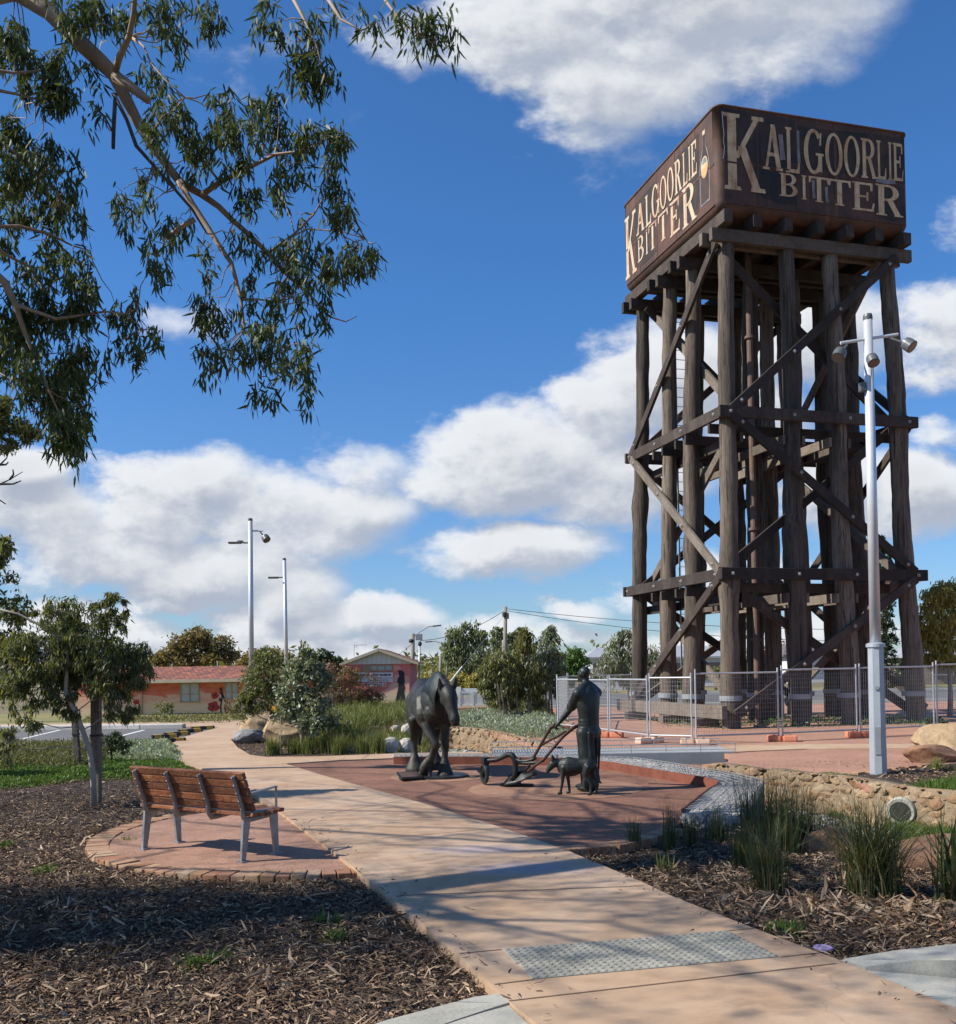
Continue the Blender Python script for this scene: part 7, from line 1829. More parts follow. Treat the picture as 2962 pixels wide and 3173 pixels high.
# golden gum at the right edge
Y = 30.0; b0 = gbase(2945, Y)
tree('golden_gum_tree', b0, [tuple(b0), *tr_pts(Y, (2945, 2150), (2940, 2050), (2935, 1960))], [blob(2890, 1855, 40, 40, Y), blob(2940, 1830, 50, 42, Y), blob(2875, 1930, 40, 45, Y), blob(2930, 1910, 55, 50, Y), blob(2990, 1880, 50, 70, Y), blob(2900, 1995, 48, 45, Y), blob(2950, 1985, 50, 50, Y), blob(2845, 1950, 22, 22, Y, .8, .5), blob(2930, 2035, 50, 28, Y), blob(2880, 2040, 26, 20, Y, .8, .5)], 'gold', 'palebark', 'golden-green gum tree at the right edge beside the tower', leaf=(.17, .036), droop=.62, per=1300, clumps=30, cr=.34, simple=False, seed=91, tr=(.09, .03), twig=.012)
# cypress: a tall narrow column of dense sprays
Y = 62.0; b0 = gbase(2742, Y); k = Y / FPX
cb = []
for j in range(15):
    f_ = j / 14; py = 2110 - (2110 - 1690) * f_; hw = 40 * (1 - .55 * f_ ** 1.7) * (1 if f_ < .93 else .6)
    cb.append(blob(2738 + 5 * math.sin(j * 1.7), py, hw, 26, Y, 1.0))
tree('cypress_tree', b0, [tuple(b0), *tr_pts(Y, (2742, 2000), (2740, 1850), (2739, 1690))], cb, 'dark', 'darkbark', 'tall narrow dark cypress behind the right side of the tower', leaf=(.16, .07), droop=-.5, per=1100, clumps=26, cr=.20, seed=92, tr=(.2, .05), shell=.7, twig=.01)
# background trees
def bg(name, px, base_y, blobs_, Y, mat, lab, leaf=.34, per=900, seed=1, tr=(.25, .10), droop=.3, clumps=34, cr=.32, bark='darkbark', cat='tree', mid=None, shell=.3):
    b0 = gbase(px, Y); ys = [b[1] for b in blobs_]; m = mid or (sum(ys) / len(ys) + 12)
    tree(name, b0, [tuple(b0), *tr_pts(Y, (px, (base_y + m) / 2), (px + 2, m))], [blob(*q, Y) for q in blobs_], mat, bark, lab, cat, leaf=(leaf, leaf * .42), droop=droop, per=per, clumps=clumps, cr=cr, seed=seed, tr=tr, shell=shell, twig=.03)
bg('round_gum_tree', 600, 2120, [(530, 2030, 50, 24), (570, 1990, 50, 28), (620, 1972, 55, 24), (670, 1995, 48, 28), (700, 2030, 38, 20), (610, 2020, 70, 25), (500, 2045, 30, 14), (645, 2040, 60, 16), (580, 2048, 50, 14)], 95, 'brown', 'broad rounded brownish gum tree standing behind the museum roof', seed=101, leaf=.42)
bg('brown_tree', 830, 2120, [(790, 2045, 42, 28), (830, 2028, 45, 22), (875, 2045, 36, 28), (830, 2055, 60, 20), (755, 2060, 22, 14)], 92, 'brown', 'dark brown bushy tree behind the museum between the two lamp posts', seed=102, leaf=.4)
bg('dark_tree', 1000, 2120, [(965, 2050, 40, 20), (1005, 2038, 38, 22), (1040, 2050, 30, 16)], 96, 'dark', 'low dark tree behind the museum left of the gable', seed=103, leaf=.4)
bg('pepper_tree', 1450, 2160, [(1400, 1985, 28, 50), (1435, 1960, 34, 36), (1475, 1970, 32, 40), (1410, 2050, 36, 50), (1455, 2040, 42, 60), (1492, 2030, 24, 60), (1470, 2100, 36, 40), (1395, 2020, 22, 40)], 84, 'pepper', 'large weeping pepper tree behind the bronze horse', leaf=.32, per=800, seed=104, droop=.7, clumps=30)
bg('pepper_tree', 1560, 2160, [(1530, 2020, 30, 50), (1570, 2000, 32, 40), (1545, 2070, 40, 45), (1600, 2040, 26, 45), (1540, 1960, 18, 26), (1595, 1975, 18, 24)], 96, 'pepper', 'paler weeping tree behind the main power pole', leaf=.34, per=700, seed=105, droop=.6, clumps=28)
bg('green_tree', 1775, 2180, [(1745, 2060, 24, 28), (1775, 2030, 32, 26), (1803, 2045, 22, 28), (1765, 2085, 36, 24), (1800, 2085, 22, 24), (1750, 2105, 26, 20)], 82, 'bright', 'bright green round tree left of the head of the bronze man', seed=106, leaf=.3, per=640)
bg('red_leaf_tree', 2395, 2180, [(2380, 2030, 30, 30), (2410, 2010, 30, 26), (2395, 2070, 36, 26), (2370, 2080, 22, 22)], 90, 'red', 'reddish tree seen between the log posts of the tower', seed=107, leaf=.3, per=520)
bg('red_leaf_tree', 2530, 2180, [(2510, 2030, 26, 30), (2545, 2040, 26, 34), (2525, 2075, 32, 22)], 92, 'brown', 'brownish tree behind the right-hand posts of the tower', seed=108, leaf=.3, per=520)
bg('dark_tree', 2800, 2180, [(2800, 2090, 26, 36), (2815, 2060, 22, 30), (2790, 2120, 24, 30)], 66, 'dark', 'small dark tree right of the cypress behind the fence', seed=109, leaf=.28)
bg('gum_tree', -60, 2300, [(-40, 1760, 85, 60), (-60, 1860, 100, 60), (20, 1900, 80, 60), (-20, 1980, 90, 70), (40, 1990, 60, 50), (0, 1700, 40, 40), (60, 2050, 60, 60), (-90, 2050, 80, 70), (10, 2130, 80, 60)], 38, 'gumdark', 'tall dark gum tree at the left edge behind the young gum', seed=110, leaf=.22, per=900, clumps=30, droop=.5)
bg('olive_tree', 215, 2230, [(215, 1930, 35, 40), (240, 1960, 30, 40), (190, 1960, 30, 35)], 44, 'olive', 'yellowish tree top showing behind the young gum at the left', seed=111, leaf=.22, tr=(.1, .05))
for i, (px, Yb, lab) in enumerate(((1310, 88, 'ochre bush behind the power poles, nearest the gable'), (1355, 90, 'ochre bush beneath the street light'), (1420, 80, 'ochre bush behind the ears of the horse'), (1480, 78, 'ochre bush at the foot of the pepper tree'), (1535, 80, 'ochre bush left of the young gums'), (1830, 84, 'dull green bush behind the head of the bronze man'))):
    bg('ochre_bush', px, 2140, [(px, 2105, 34, 24), (px - 16, 2118, 26, 18), (px + 18, 2116, 26, 18)], Yb, 'gold' if i in (0, 2, 3) else ('brown' if i != 5 else 'olive'), lab, seed=120 + i, leaf=.28, per=420, tr=(.12, .06), cat='bush')
for i, (px, py, Yb) in enumerate(((2010, 2115, 60), (2090, 2105, 64), (2220, 2090, 66), (2330, 2100, 64))):
    bg('hedge_bush', px, 2150, [(px, py, 40, 26), (px + 30, py + 10, 30, 20)], Yb, 'olive', ('rounded green bush behind the fence at the left of the tower', 'green bush behind the second log post of the tower', 'green bush behind the nearest corner post of the tower', 'green bush behind the middle of the tower')[i], seed=130 + i, leaf=.22, per=420, tr=(.1, .05), cat='bush')
b0 = gbase(2905, 24.5)
tree('dark_shrub', b0, [tuple(b0), *tr_pts(24.5, (2905, 2250), (2905, 2235))], [blob(2895, 2235, 22, 20, 24.5), blob(2918, 2245, 20, 16, 24.5)], 'dark', 'darkbark', 'small dark shrub at the fence above the big pale boulder', 'shrub', leaf=(.10, .05), per=260, clumps=12, seed=140, tr=(.02, .01), twig=.008)
# tall tree at the far left: one olive branch and bare twigs showing
Y = 16.0; fb = Vector((-11.5, 16, -.07))
tree('tall_gum_tree', fb, [tuple(fb), (-11.3, 16, 3), (-11.0, 16, 5.5), (-10.2, 16, 5.9), (-8.6, 16, 5.8)], [blob(-60, 1290, 90, 60, Y), blob(30, 1330, 62, 36, Y), blob(85, 1345, 36, 26, Y, .8, .6), blob(-10, 1260, 50, 40, Y), blob(0, 1380, 50, 30, Y, .8, .5)], 'olive', 'darkbark', 'olive branch of a taller tree at the left edge, above its bare dead twigs', leaf=(.11, .024), droop=.3, per=900, clumps=24, cr=.30, simple=False, seed=150, tr=(.28, .05), twig=.01)
tt = [o for o in C.objects if o.name.startswith('tall_gum_tree')][0]; mb = MB(); rg = random.Random(9)
for pts in (((-60, 1560), (0, 1500), (30, 1486), (70, 1462)), ((0, 1500), (40, 1500), (65, 1490)), ((-40, 1460), (0, 1440), (20, 1420), (30, 1395)), ((-60, 1420), (0, 1410), (15, 1390)), ((30, 1486), (42, 1470), (40, 1455)), ((-60, 1570), (0, 1550), (18, 1562)), ((0, 1440), (18, 1440), (26, 1432))):
    mb.tube(tr_pts(Y, *pts), [.022, .015, .010, .006][:len(pts)], 5)
mb.build('dead_twig', M['deadwood'], tt)
# norfolk pine and palm
Y = 100; b0 = gbase(1617, Y); t = thing('norfolk_pine', b0, 'small tiered pine showing above the young gums', 'tree'); k = Y / FPX
mb = MB(); top = D(1617, 1943, Y); mb.tube([b0, top], [.18, .04], 8); mb.build('trunk', M['darkbark'], t)
nr = np.random.default_rng(3); PP, DD = [], []
for j in range(9):
    z = top.z - .3 - j * .52; R = .35 + .17 * j
    for a in range(7):
        an = a * .9 + j * .4; e = np.array([math.cos(an), math.sin(an), .18]); m = 60
        s = nr.uniform(.1, 1, m)[:, None]; pts = np.array([top.x, top.y, z]) + s * R * e + nr.normal(size=(m, 3)) * .07; PP.append(pts); DD.append(norm(np.tile(e, (m, 1)) + nr.normal(size=(m, 3)) * .5))
link_mesh('crown', leaf_mesh('crown', np.concatenate(PP), np.concatenate(DD), .26, .09, True, .2, nr), LM['dark'], t)
Y = 95; b0 = gbase(2212, Y); t = thing('palm_tree', b0, 'small fan palm seen between the left log posts of the tower', 'palm')
mb = MB(); top = D(2212, 2020, Y); mb.tube([b0, top], [.22, .16], 9); mb.build('trunk', M['darkbark'], t)
mb = MB()
for a in range(34):
    an = a * 2.4; el = -.7 + 1.9 * (a / 34); d = Vector((math.cos(an) * math.cos(el), math.sin(an) * math.cos(el), math.sin(el))); s = Vector((-math.sin(an), math.cos(an), 0))
    e1 = top + d * .7; e2 = top + d * 1.15 + Vector((0, 0, -.25))
    for q in range(-3, 4): mb.add([top + d * .35, e1 + s * (q * .11 - .05), e2 + s * q * .16, e1 + s * (q * .11 + .05)], [(0, 1, 2, 3)])
mb.build('fronds', LM['olive'], t)
# far wood on the horizon: one uncountable mass on a low rise
nr = np.random.default_rng(12); PP, DD, SS = [], [], []
for i in range(420):
    Yf = nr.uniform(170, 420); X = nr.uniform(-.62, .62) * Yf; h = nr.uniform(2.0, 5.0) * (1 + Yf / 900)
    m = 46; pts = np.array([X, Yf, h * .55]) + nr.normal(size=(m, 3)) * np.array([h * .55, h * .4, h * .25]); pts[:, 2] = np.abs(pts[:, 2]); PP.append(pts); DD.append(droop_dir(m, .2, nr))
tag(link_mesh('far_woodland', leaf_mesh('far_woodland', np.concatenate(PP), np.concatenate(DD), 1.5, .8, True, .2, nr), LM['olive']), 'dull olive line of far trees along the horizon', None, None, 'stuff')

# ================================================================== MUSEUM
def mural_mat():
    m, nt, b, out = newmat('sunset_mural_paint')
    tc = nt.nodes.new('ShaderNodeTexCoord'); sp = nt.nodes.new('ShaderNodeSeparateXYZ'); nt.links.new(tc.outputs['Object'], sp.inputs[0])
    v = coords(nt, (.55, .55, 1.6)); n1 = noise(nt, v, 1.25, 4, .5, 1.4)
    ma = nt.nodes.new('ShaderNodeMath'); ma.operation = 'MULTIPLY_ADD'; ma.inputs[1].default_value = 1.5; ma.inputs[2].default_value = -.75; nt.links.new(n1, ma.inputs[0])
    ad = nt.nodes.new('ShaderNodeMath'); ad.operation = 'ADD'; nt.links.new(sp.outputs['Z'], ad.inputs[0]); nt.links.new(ma.outputs[0], ad.inputs[1])
    mr = nt.nodes.new('ShaderNodeMapRange'); mr.inputs['From Min'].default_value = 0; mr.inputs['From Max'].default_value = 2.35; nt.links.new(ad.outputs[0], mr.inputs['Value'])
    col = ramp(nt, mr.outputs[0], [(0, (.62, .48, .30)), (.30, (.64, .44, .28)), (.42, (.62, .31, .20)), (.52, (.64, .40, .27)), (.60, (.58, .17, .10)), (.74, (.54, .10, .045)), (.86, (.58, .19, .085)), (1, (.54, .085, .04))])
    nt.links.new(col, b.inputs['Base Color']); b.inputs['Roughness'].default_value = .8
    return m
M['mural'] = mural_mat()
def tile_mat():
    m, nt, b, out = newmat('clay_roof_tiles')
    v = coords(nt); br = nt.nodes.new('ShaderNodeTexBrick'); br.inputs['Scale'].default_value = 1.0
    br.inputs['Brick Width'].default_value = .30; br.inputs['Row Height'].default_value = .34; br.inputs['Mortar Size'].default_value = .022; br.inputs['Bias'].default_value = -.1
    br.inputs['Color1'].default_value = (.34, .115, .058, 1); br.inputs['Color2'].default_value = (.085, .045, .04, 1); br.inputs['Mortar'].default_value = (.05, .025, .02, 1)
    nt.links.new(v, br.inputs['Vector']); n2 = noise(nt, v, 1.6, 6, .7)
    col = mixc(nt, 1.0, br.outputs['Color'], ramp(nt, n2, [(.3, (.7, .68, .7)), (.72, (1.4, 1.3, 1.2))]), 'MULTIPLY')
    nt.links.new(col, b.inputs['Base Color']); b.inputs['Roughness'].default_value = .8; bump(nt, b, br.outputs['Fac'], -.6, .04); return m
M['tiles'] = tile_mat()
M['fascia'] = surf('cream_fascia', (.40, .34, .24), (.50, .43, .32), 1.5, rough=.7, bmp=.05, fine=20, fine_mix=.15)
M['claddinq'] = surf('weathered_cream_cladding', (.52, .47, .40), (.66, .62, .55), 1.2, (.60, .51, .40), rough=.75, bmp=.1, fine=16, stretch=(3, 1, .5), fine_mix=.25)
M['blind'] = surf('closed_window_blind', (.36, .36, .32), (.42, .42, .37), 2, rough=.5, bmp=.05, fine=30, fine_mix=.1)
M['winframe'] = surf('tan_window_frame', (.34, .23, .14), (.40, .28, .18), 3, rough=.6, bmp=.05)
M['poppy'] = surf('poppy_red_paint', (.26, .012, .014), (.38, .03, .025), 6, rough=.7, bmp=0, fine_mix=.3)
M['inkblack'] = surf('black_mural_paint', (.010, .010, .012), (.02, .02, .022), 4, rough=.7, bmp=0)
M['coral'] = surf('coral_mural_paint', (.55, .10, .105), (.62, .17, .16), .9, (.58, .13, .13), rough=.75, bmp=0, fine=8, fine_mix=.12)
M['dune'] = surf('pale_pink_mural_paint', (.64, .36, .27), (.68, .40, .31), .8, rough=.75, bmp=0, fine=8, fine_mix=.1)
M['beige'] = surf('beige_mural_paint', (.58, .46, .30), (.62, .50, .34), .8, rough=.75, bmp=0, fine=8, fine_mix=.1)
M['rose'] = surf('rose_mural_paint', (.64, .27, .23), (.68, .31, .26), .8, rough=.75, bmp=0, fine=8, fine_mix=.1)
M['signwhite'] = surf('white_sign_board', (.55, .54, .56), (.62, .61, .63), 2, rough=.5, bmp=0, fine=10, fine_mix=.08)
M['signink'] = surf('sign_lettering', (.008, .008, .012), (.014, .014, .018), 5, rough=.6, bmp=0)
M['limesail'] = surf('lime_shade_cloth', (.42, .50, .06), (.48, .56, .09), 2, rough=.8, bmp=0)
WY, WB = 61.0, -.93
mus = thing('museum_building', (-14, WY, WB), 'long low museum with a red tiled roof, poppy mural and a painted gable end', 'building')
xl, xr, ze = -25.0, -9.4, 1.22
mb = MB(); mb.box(((xl + xr) / 2, WY + 4, (WB + ze) / 2), (xr - xl, 8, ze - WB)); wing = mb.build('wall', M['mural'], mus)
for v in wing.data.vertices: pass
mb = MB(); zr = 2.12
vs = [(xl - .4, WY - .55, ze + .02), (xr - .45, WY - .55, ze + .02), (xr - .45, WY + 4, zr), (xl - .4, WY + 4, zr), (xl - .4, WY + 8.6, ze + .02), (xr - .45, WY + 8.6, ze + .02)]
mb.add(vs + [(x, y, z - .12) for x, y, z in vs], [(0, 1, 2, 3), (3, 2, 5, 4), (6, 9, 8, 7), (9, 10, 11, 8), (0, 6, 7, 1), (4, 5, 11, 10), (0, 3, 9, 6), (3, 4, 10, 9), (1, 7, 8, 2), (2, 8, 11, 5)])
mb.build('roof', M['tiles'], mus)
mb = MB(); mb.box(((xl + xr - .85) / 2, WY - .575, ze - .02), (xr - xl - .05, .05, .20)); mb.build('fascia', M['fascia'], mus)
def onwall(px, py, Yw, off=.02): p = D(px, py, Yw); return Vector((p.x, Yw - off, p.z))
def wall_poly(pts, mat, name, Yw, off, parent=mus):
    q = [onwall(x, y, Yw, off) for x, y in pts]; mb = MB()
    a = (q[1] - q[0]).cross(q[2] - q[1]); A = sum(q[i].x * q[(i + 1) % len(q)].z - q[(i + 1) % len(q)].x * q[i].z for i in range(len(q)))
    if A < 0: q = list(reversed(q))
    n_ = len(q); back_ = [p + Vector((0, off - .004, 0)) for p in q]
    mb.add(q + back_, [tuple(range(n_))] + [(i, n_ + i, n_ + (i + 1) % n_, (i + 1) % n_) for i in range(n_)])
    return mb.build(name, M[mat], parent)
def window(x0, x1, y0, y1, Yw, panes=1):
    a, b_ = onwall(x0, y1, Yw), onwall(x1, y0, Yw); c = (a + b_) / 2
    mb = MB(); fw_ = .07
    mb.box((c.x, Yw - .02, b_.z - fw_ / 2), (b_.x - a.x, .08, fw_)); mb.box((c.x, Yw - .02, a.z + fw_ / 2), (b_.x - a.x + .1, .12, fw_))
    for i in range(panes + 1): mb.box((a.x + fw_ / 2 + (b_.x - a.x - fw_) * i / panes, Yw - .022, c.z), (fw_, .08, b_.z - a.z - fw_ * 2))
    if panes == 2: mb.box((c.x, Yw - .018, a.z + (b_.z - a.z) * .42), (b_.x - a.x - .1, .06, .05))
    f = mb.build('window', M['winframe'], mus)
    for i in range(panes):
        w_ = (b_.x - a.x) / panes; mb = MB(); mb.box((a.x + w_ * (i + .5), Yw - .006, c.z), (w_ - .06, .02, b_.z - a.z - .1)); mb.build('pane', M['blind'], f)
window(559, 618, 2115, 2177, WY, 2); window(697, 738, 2113, 2168, WY, 2)
# downpipe, dark base line, poppies
mb = MB(); p = onwall(440, 2115, WY, .05); mb.tube([(p.x, p.y, ze - .1), (p.x, p.y, WB)], .04, 8); mb.build('downpipe', M['winframe'], mus)
wall_poly([(355, 2214), (440, 2216), (560, 2210), (700, 2208), (770, 2206), (770, 2211), (355, 2220)], 'inkblack', 'painted_grass', WY, .012)
def Zp(zx, zy): return (300 + zx * .3772, 1950 + zy * .3772)
def petals(cx_, cy_, r, seed, name='poppy'):
    rg = random.Random(seed); n_ = 26
    wall_poly([Zp(cx_ + r * (1 + .14 * math.sin(5 * a + seed) + rg.uniform(-.04, .04)) * math.cos(a), cy_ + r * .88 * (1 + .12 * math.sin(4 * a)) * math.sin(a)) for a in [2 * math.pi * i / n_ for i in range(n_)]], 'poppy', name, WY, .020)
    wall_poly([Zp(cx_ + r * .2 * math.cos(a), cy_ + r * .2 * math.sin(a)) for a in [2 * math.pi * i / 10 for i in range(10)]], 'inkblack', 'poppy_heart', WY, .026)
def stem(pts, w=6):
    L_, R_ = [], []
    for i, (x, y) in enumerate(pts):
        x0, y0 = pts[max(0, i - 1)]; x1, y1 = pts[min(len(pts) - 1, i + 1)]; dx, dy = x1 - x0, y1 - y0; l = math.hypot(dx, dy) or 1
        L_.append(Zp(x - dy / l * w, y + dx / l * w)); R_.append(Zp(x + dy / l * w, y - dx / l * w))
    for i in range(len(pts) - 1): pass
    wall_poly(L_ + list(reversed(R_)), 'inkblack', 'painted_stem', WY, .016)
petals(958, 636, 48, 1); petals(970, 545, 30, 2); petals(112, 618, 34, 3); petals(322, 598, 22, 4)
wall_poly([Zp(x, y) for x, y in ((300, 605), (345, 575), (350, 600), (345, 618))], 'poppy', 'poppy', WY, .023)
stem([(1022, 690), (1018, 640), (1024, 590), (1030, 540), (1010, 515)]); stem([(1065, 690), (1050, 650), (1066, 615), (1045, 570), (1030, 520), (1018, 490)]); stem([(1075, 685), (1085, 660), (1062, 630), (1066, 600)], 5); stem([(335, 700), (340, 670), (352, 645), (350, 615)]); stem([(196, 705), (197, 650), (205, 600), (192, 575)], 5); stem([(230, 610), (240, 585), (262, 580), (270, 600), (252, 615)], 5)
wall_poly([Zp(x, y) for x, y in ((1005, 480), (1030, 480), (1032, 500), (1012, 506))], 'inkblack', 'painted_bud', WY, .022); wall_poly([Zp(x, y) for x, y in ((1000, 570), (1028, 565), (1028, 590), (1008, 592))], 'inkblack', 'painted_bud', WY, .022)
# the gable end
GYW = 68.6
gx0, gx1 = -9.35, -4.80; zt_ = 2.09; ax, az_ = D(1175, 2012, GYW).x, 3.16
def ZA(zx, zy): return (1050 + zx * .1347, 1980 + zy * .1347)
mb = MB(); mb.box(((gx0 + gx1) / 2, GYW + 4, (WB + zt_) / 2), (gx1 - gx0, 8, zt_ - WB)); mb.build('wall', M['coral'], mus)
mb = MB(); el, er = ax - (gx1 + .62 - ax), gx1 + .62
tri = [(el + .15, zt_), (er - .15, zt_), (er - .15, zt_ + .12), (ax, az_ - .04), (el + .15, zt_ + .12)]
vs = [(x, GYW - .12, z) for x, z in tri] + [(x, GYW + .1, z) for x, z in tri]
mb.add(vs, [(0, 1, 2, 3, 4), (9, 8, 7, 6, 5)] + [(i, 5 + i, 5 + (i + 1) % 5, (i + 1) % 5) for i in range(5)]); gab_ = mb.build('gable', M['claddinq'], mus)
mb = MB()
for k in range(14): 
    x = el + .5 + (er - el - 1.0) * k / 13; zt2 = zt_ + .1 + (az_ - zt_ - .2) * (1 - abs(x - ax) / (er - ax)); mb.bar((x, GYW - .125, zt_ + .02), (x, GYW - .125, zt2), .018, .012, (0, 1, 0))
mb.build('batten', M['fascia'], gab_)
mb = MB()
for s, xe in ((-1, el), (1, er)):
    y0, y1 = GYW - .45, GYW + 8
    p = [(ax, y0, az_ + .03), (xe, y0, zt_ + .10), (xe, y1, zt_ + .10), (ax, y1, az_ + .03)]
    mb.add(p + [(x, y, z - .09) for x, y, z in p], [(0, 1, 2, 3) if s > 0 else (3, 2, 1, 0), (4, 7, 6, 5) if s > 0 else (5, 6, 7, 4), (0, 4, 5, 1), (1, 5, 6, 2), (2, 6, 7, 3), (3, 7, 4, 0)])
mb.build('roof', M['tiles'], mus)
for s, xe in ((-1, el), (1, er)):
    mb = MB(); mb.bar((ax, GYW - .47, az_ - .08), (xe, GYW - .47, zt_ - .01), .04, .17, (0, 0, 1)); mb.build('barge_board', M['fascia'], mus)
wall_poly([ZA(*q) for q in ((760, 1560), (760, 1330), (985, 1220), (1130, 1130), (1180, 1040), (1290, 1010), (1618, 990), (1618, 1560))], 'dune', 'painted_dune', GYW, .008)
wall_poly([ZA(*q) for q in ((170, 1600), (300, 1480), (760, 1350), (1000, 1300), (1250, 1220), (1618, 1240), (1618, 1600))], 'beige', 'painted_dune', GYW, .012)
wall_poly([ZA(*q) for q in ((1240, 900), (1290, 830), (1420, 800), (1560, 850), (1618, 860), (1618, 995), (1290, 1008), (1180, 1035))], 'rose', 'painted_dune', GYW, .006)
wall_poly([ZA(*q) for q in ((1260, 600), (1350, 610), (1460, 670), (1400, 690), (1260, 750))], 'rose', 'painted_dune', GYW, .006)
wall_poly([ZA(*q) for q in ((550, 592), (718, 592), (718, 765), (550, 765))], 'winframe', 'panel', GYW, .02)
window(*[ZA(716, 0)[0], ZA(1240, 0)[0], ZA(0, 590)[1], ZA(0, 742)[1]], GYW, 3)
def sign(z0, z1, text, size, bold=0.0, xoff=0.0):
    s = wall_poly([ZA(*z0), ZA(z1[0], z0[1]), ZA(*z1), ZA(z0[0], z1[1])], 'signwhite', 'sign_board', GYW, .05)
    a, b_ = onwall(*ZA(*z0), GYW, .05), onwall(*ZA(*z1), GYW, .05)
    cu = bpy.data.curves.new('text', 'FONT'); cu.body = text; cu.size = size; cu.align_x = 'RIGHT'; cu.align_y = 'CENTER'; cu.offset = bold; cu.extrude = .002
    o = bpy.data.objects.new('text', cu); C.objects.link(o); dg = bpy.context.evaluated_depsgraph_get()
    me = bpy.data.meshes.new_from_object(o.evaluated_get(dg)); bpy.data.objects.remove(o)
    me.transform(Matrix.Translation((b_.x - .12 + xoff, GYW - .056, (a.z + b_.z) / 2)) @ Matrix.Rotation(math.pi / 2, 4, 'X'))
    link_mesh('sign_lettering', me, M['signink'], s)
    return s
sign((420, 770), (1240, 890), 'MERREDIN MILITARY MUSEUM', .200, .009); sign((420, 903), (1240, 990), 'Discovering History', .17, .0, -.15)
s3 = sign((640, 1010), (1075, 1090), 'ENTRANCE', .19, .006, -.22)
wall_poly([ZA(*q) for q in ((1045, 1020), (1062, 1046), (1051, 1046), (1051, 1058), (1062, 1058), (1045, 1082), (1028, 1058), (1039, 1058), (1039, 1046), (1028, 1046))], 'signink', 'painted_arrow', GYW, .058, s3)
wall_poly([ZA(*q) for q in ((1355, 735), (1420, 720), (1480, 740), (1505, 790), (1510, 880), (1520, 1005), (1500, 1010), (1505, 1060), (1525, 1110), (1500, 1210), (1520, 1330), (1525, 1435), (1450, 1440), (1445, 1555), (1410, 1555), (1395, 1440), (1295, 1435), (1325, 1310), (1350, 1190), (1370, 1080), (1365, 1010), (1335, 1005), (1360, 900), (1390, 860), (1375, 800), (1380, 770))], 'inkblack', 'silhouette', GYW, .020)
wall_poly([ZA(*q) for q in ((890, 1410), (815, 1410), (820, 1370), (888, 1370), (885, 1320), (868, 1310), (900, 1260), (945, 1262), (1000, 1272), (965, 1300), (955, 1320), (955, 1370), (1020, 1370), (1020, 1410), (955, 1410), (955, 1540), (890, 1540))], 'inkblack', 'painted_cross', GYW, .020)
for q in ((390, 430), (580, 605)):
    wall_poly([ZA(x, y) for x, y in ((q[0], 1600), (q[0], 1440), (q[1], 1440), (q[1] + 5, 1600))], 'inkblack', 'silhouette', GYW, .020) if q[0] == 390 else wall_poly([ZA(x, y) for x, y in ((575, 1580), (578, 1350), (608, 1350), (606, 1580))], 'inkblack', 'silhouette', GYW, .020)
an = thing('tv_antenna', D(1097, 2030, GYW + 1), 'thin television antenna on the tiled museum roof', 'antenna')
mb = MB(); q = lambda x, y: D(x, y, GYW + 1); mb.tube([q(1097, 2034), q(1097, 1996)], .02, 6); mb.build('mast', M['steel'], an)
mb = MB(); mb.tube([q(1096, 2000), q(1137, 1998)], .014, 5)
for x in (1105, 1110, 1115, 1120, 1125, 1130, 1135): mb.tube([q(x, 1996), q(x, 2001)], .010, 4)
for x in (1097, 1104): mb.tube([q(x + 4, 1990), q(x - 1, 2000), q(x + 3, 2008)], .012, 4)
mb.build('elements', M['steel'], an)
sl_ = thing('shade_sail', D(690, 2060, 80), 'lime green shade sail rising behind the museum roof', 'shade sail')
mb = MB(); p = [D(674, 2048, 79), D(690, 2050, 79), D(703, 2070, 81), D(686, 2072, 81)]; mb.add(p + [v + Vector((0, .05, 0)) for v in p], [(0, 1, 2, 3), (7, 6, 5, 4), (0, 4, 5, 1), (1, 5, 6, 2), (2, 6, 7, 3), (3, 7, 4, 0)]); mb.build('cloth', M['limesail'], sl_)
mb = MB(); mb.tube([(p[0].x, p[0].y, -.9), p[0]], .05, 8); mb.build('post', M['steel'], sl_)

# ================================================================== STREET THINGS AND HOUSES
M['polewood'] = surf('grey_pole_timber', (.20, .18, .14), (.30, .27, .21), 2, rough=.9, bmp=.3, fine=20, stretch=(1, 1, .1))
def pole(px, ytop, Y, r, mat, lab, name='power_pole', cat='pole'):
    b0 = gbase(px, Y); t = thing(name, b0, lab, cat); mb = MB(); mb.tube([b0, D(px - 1, ytop, Y)], [r * 1.2, r], 10); mb.build('shaft', M[mat], t, smooth=True); return t
def arm_light(t, pts, Y):
    mb = MB(); mb.tube([D(x, y, Y) for x, y in pts], .045, 6); mb.build('arm', M['steel'], t)
    e = D(*pts[-1], Y); d = (e - D(*pts[-2], Y)).normalized(); mb = MB(); mb.bar(e - d * .1, e + d * .55, .22, .11, bev=.04); mb.build('lamp_head', M['lampgrey'], t)
Y = 78; mp_ = pole(1567, 1880, Y, .15, 'polewood', 'tall timber power pole carrying wires above the young gums')
mb = MB(); mb.lathe([(.16, -.2), (.18, -.12), (.18, .12), (.1, .2)], D(1563, 1904, Y - .25), 14); mb.build('transformer', M['blackrubber'], mp_)
mb = MB(); mb.box(D(1571, 1908, Y - .2), (.3, .2, .5), bev=.02); mb.build('switch_box', M['polewood'], mp_)
Y = 74; p1 = pole(1280, 1963, Y, .15, 'polewood', 'timber pole with a street light beside the museum gable'); arm_light(p1, ((1282, 1972), (1300, 1958), (1326, 1942), (1345, 1940)), Y)
mb = MB(); mb.tube([D(1283, 1972, Y), D(1318, 1945, Y)], .03, 5); mb.build('strut', M['steel'], p1)
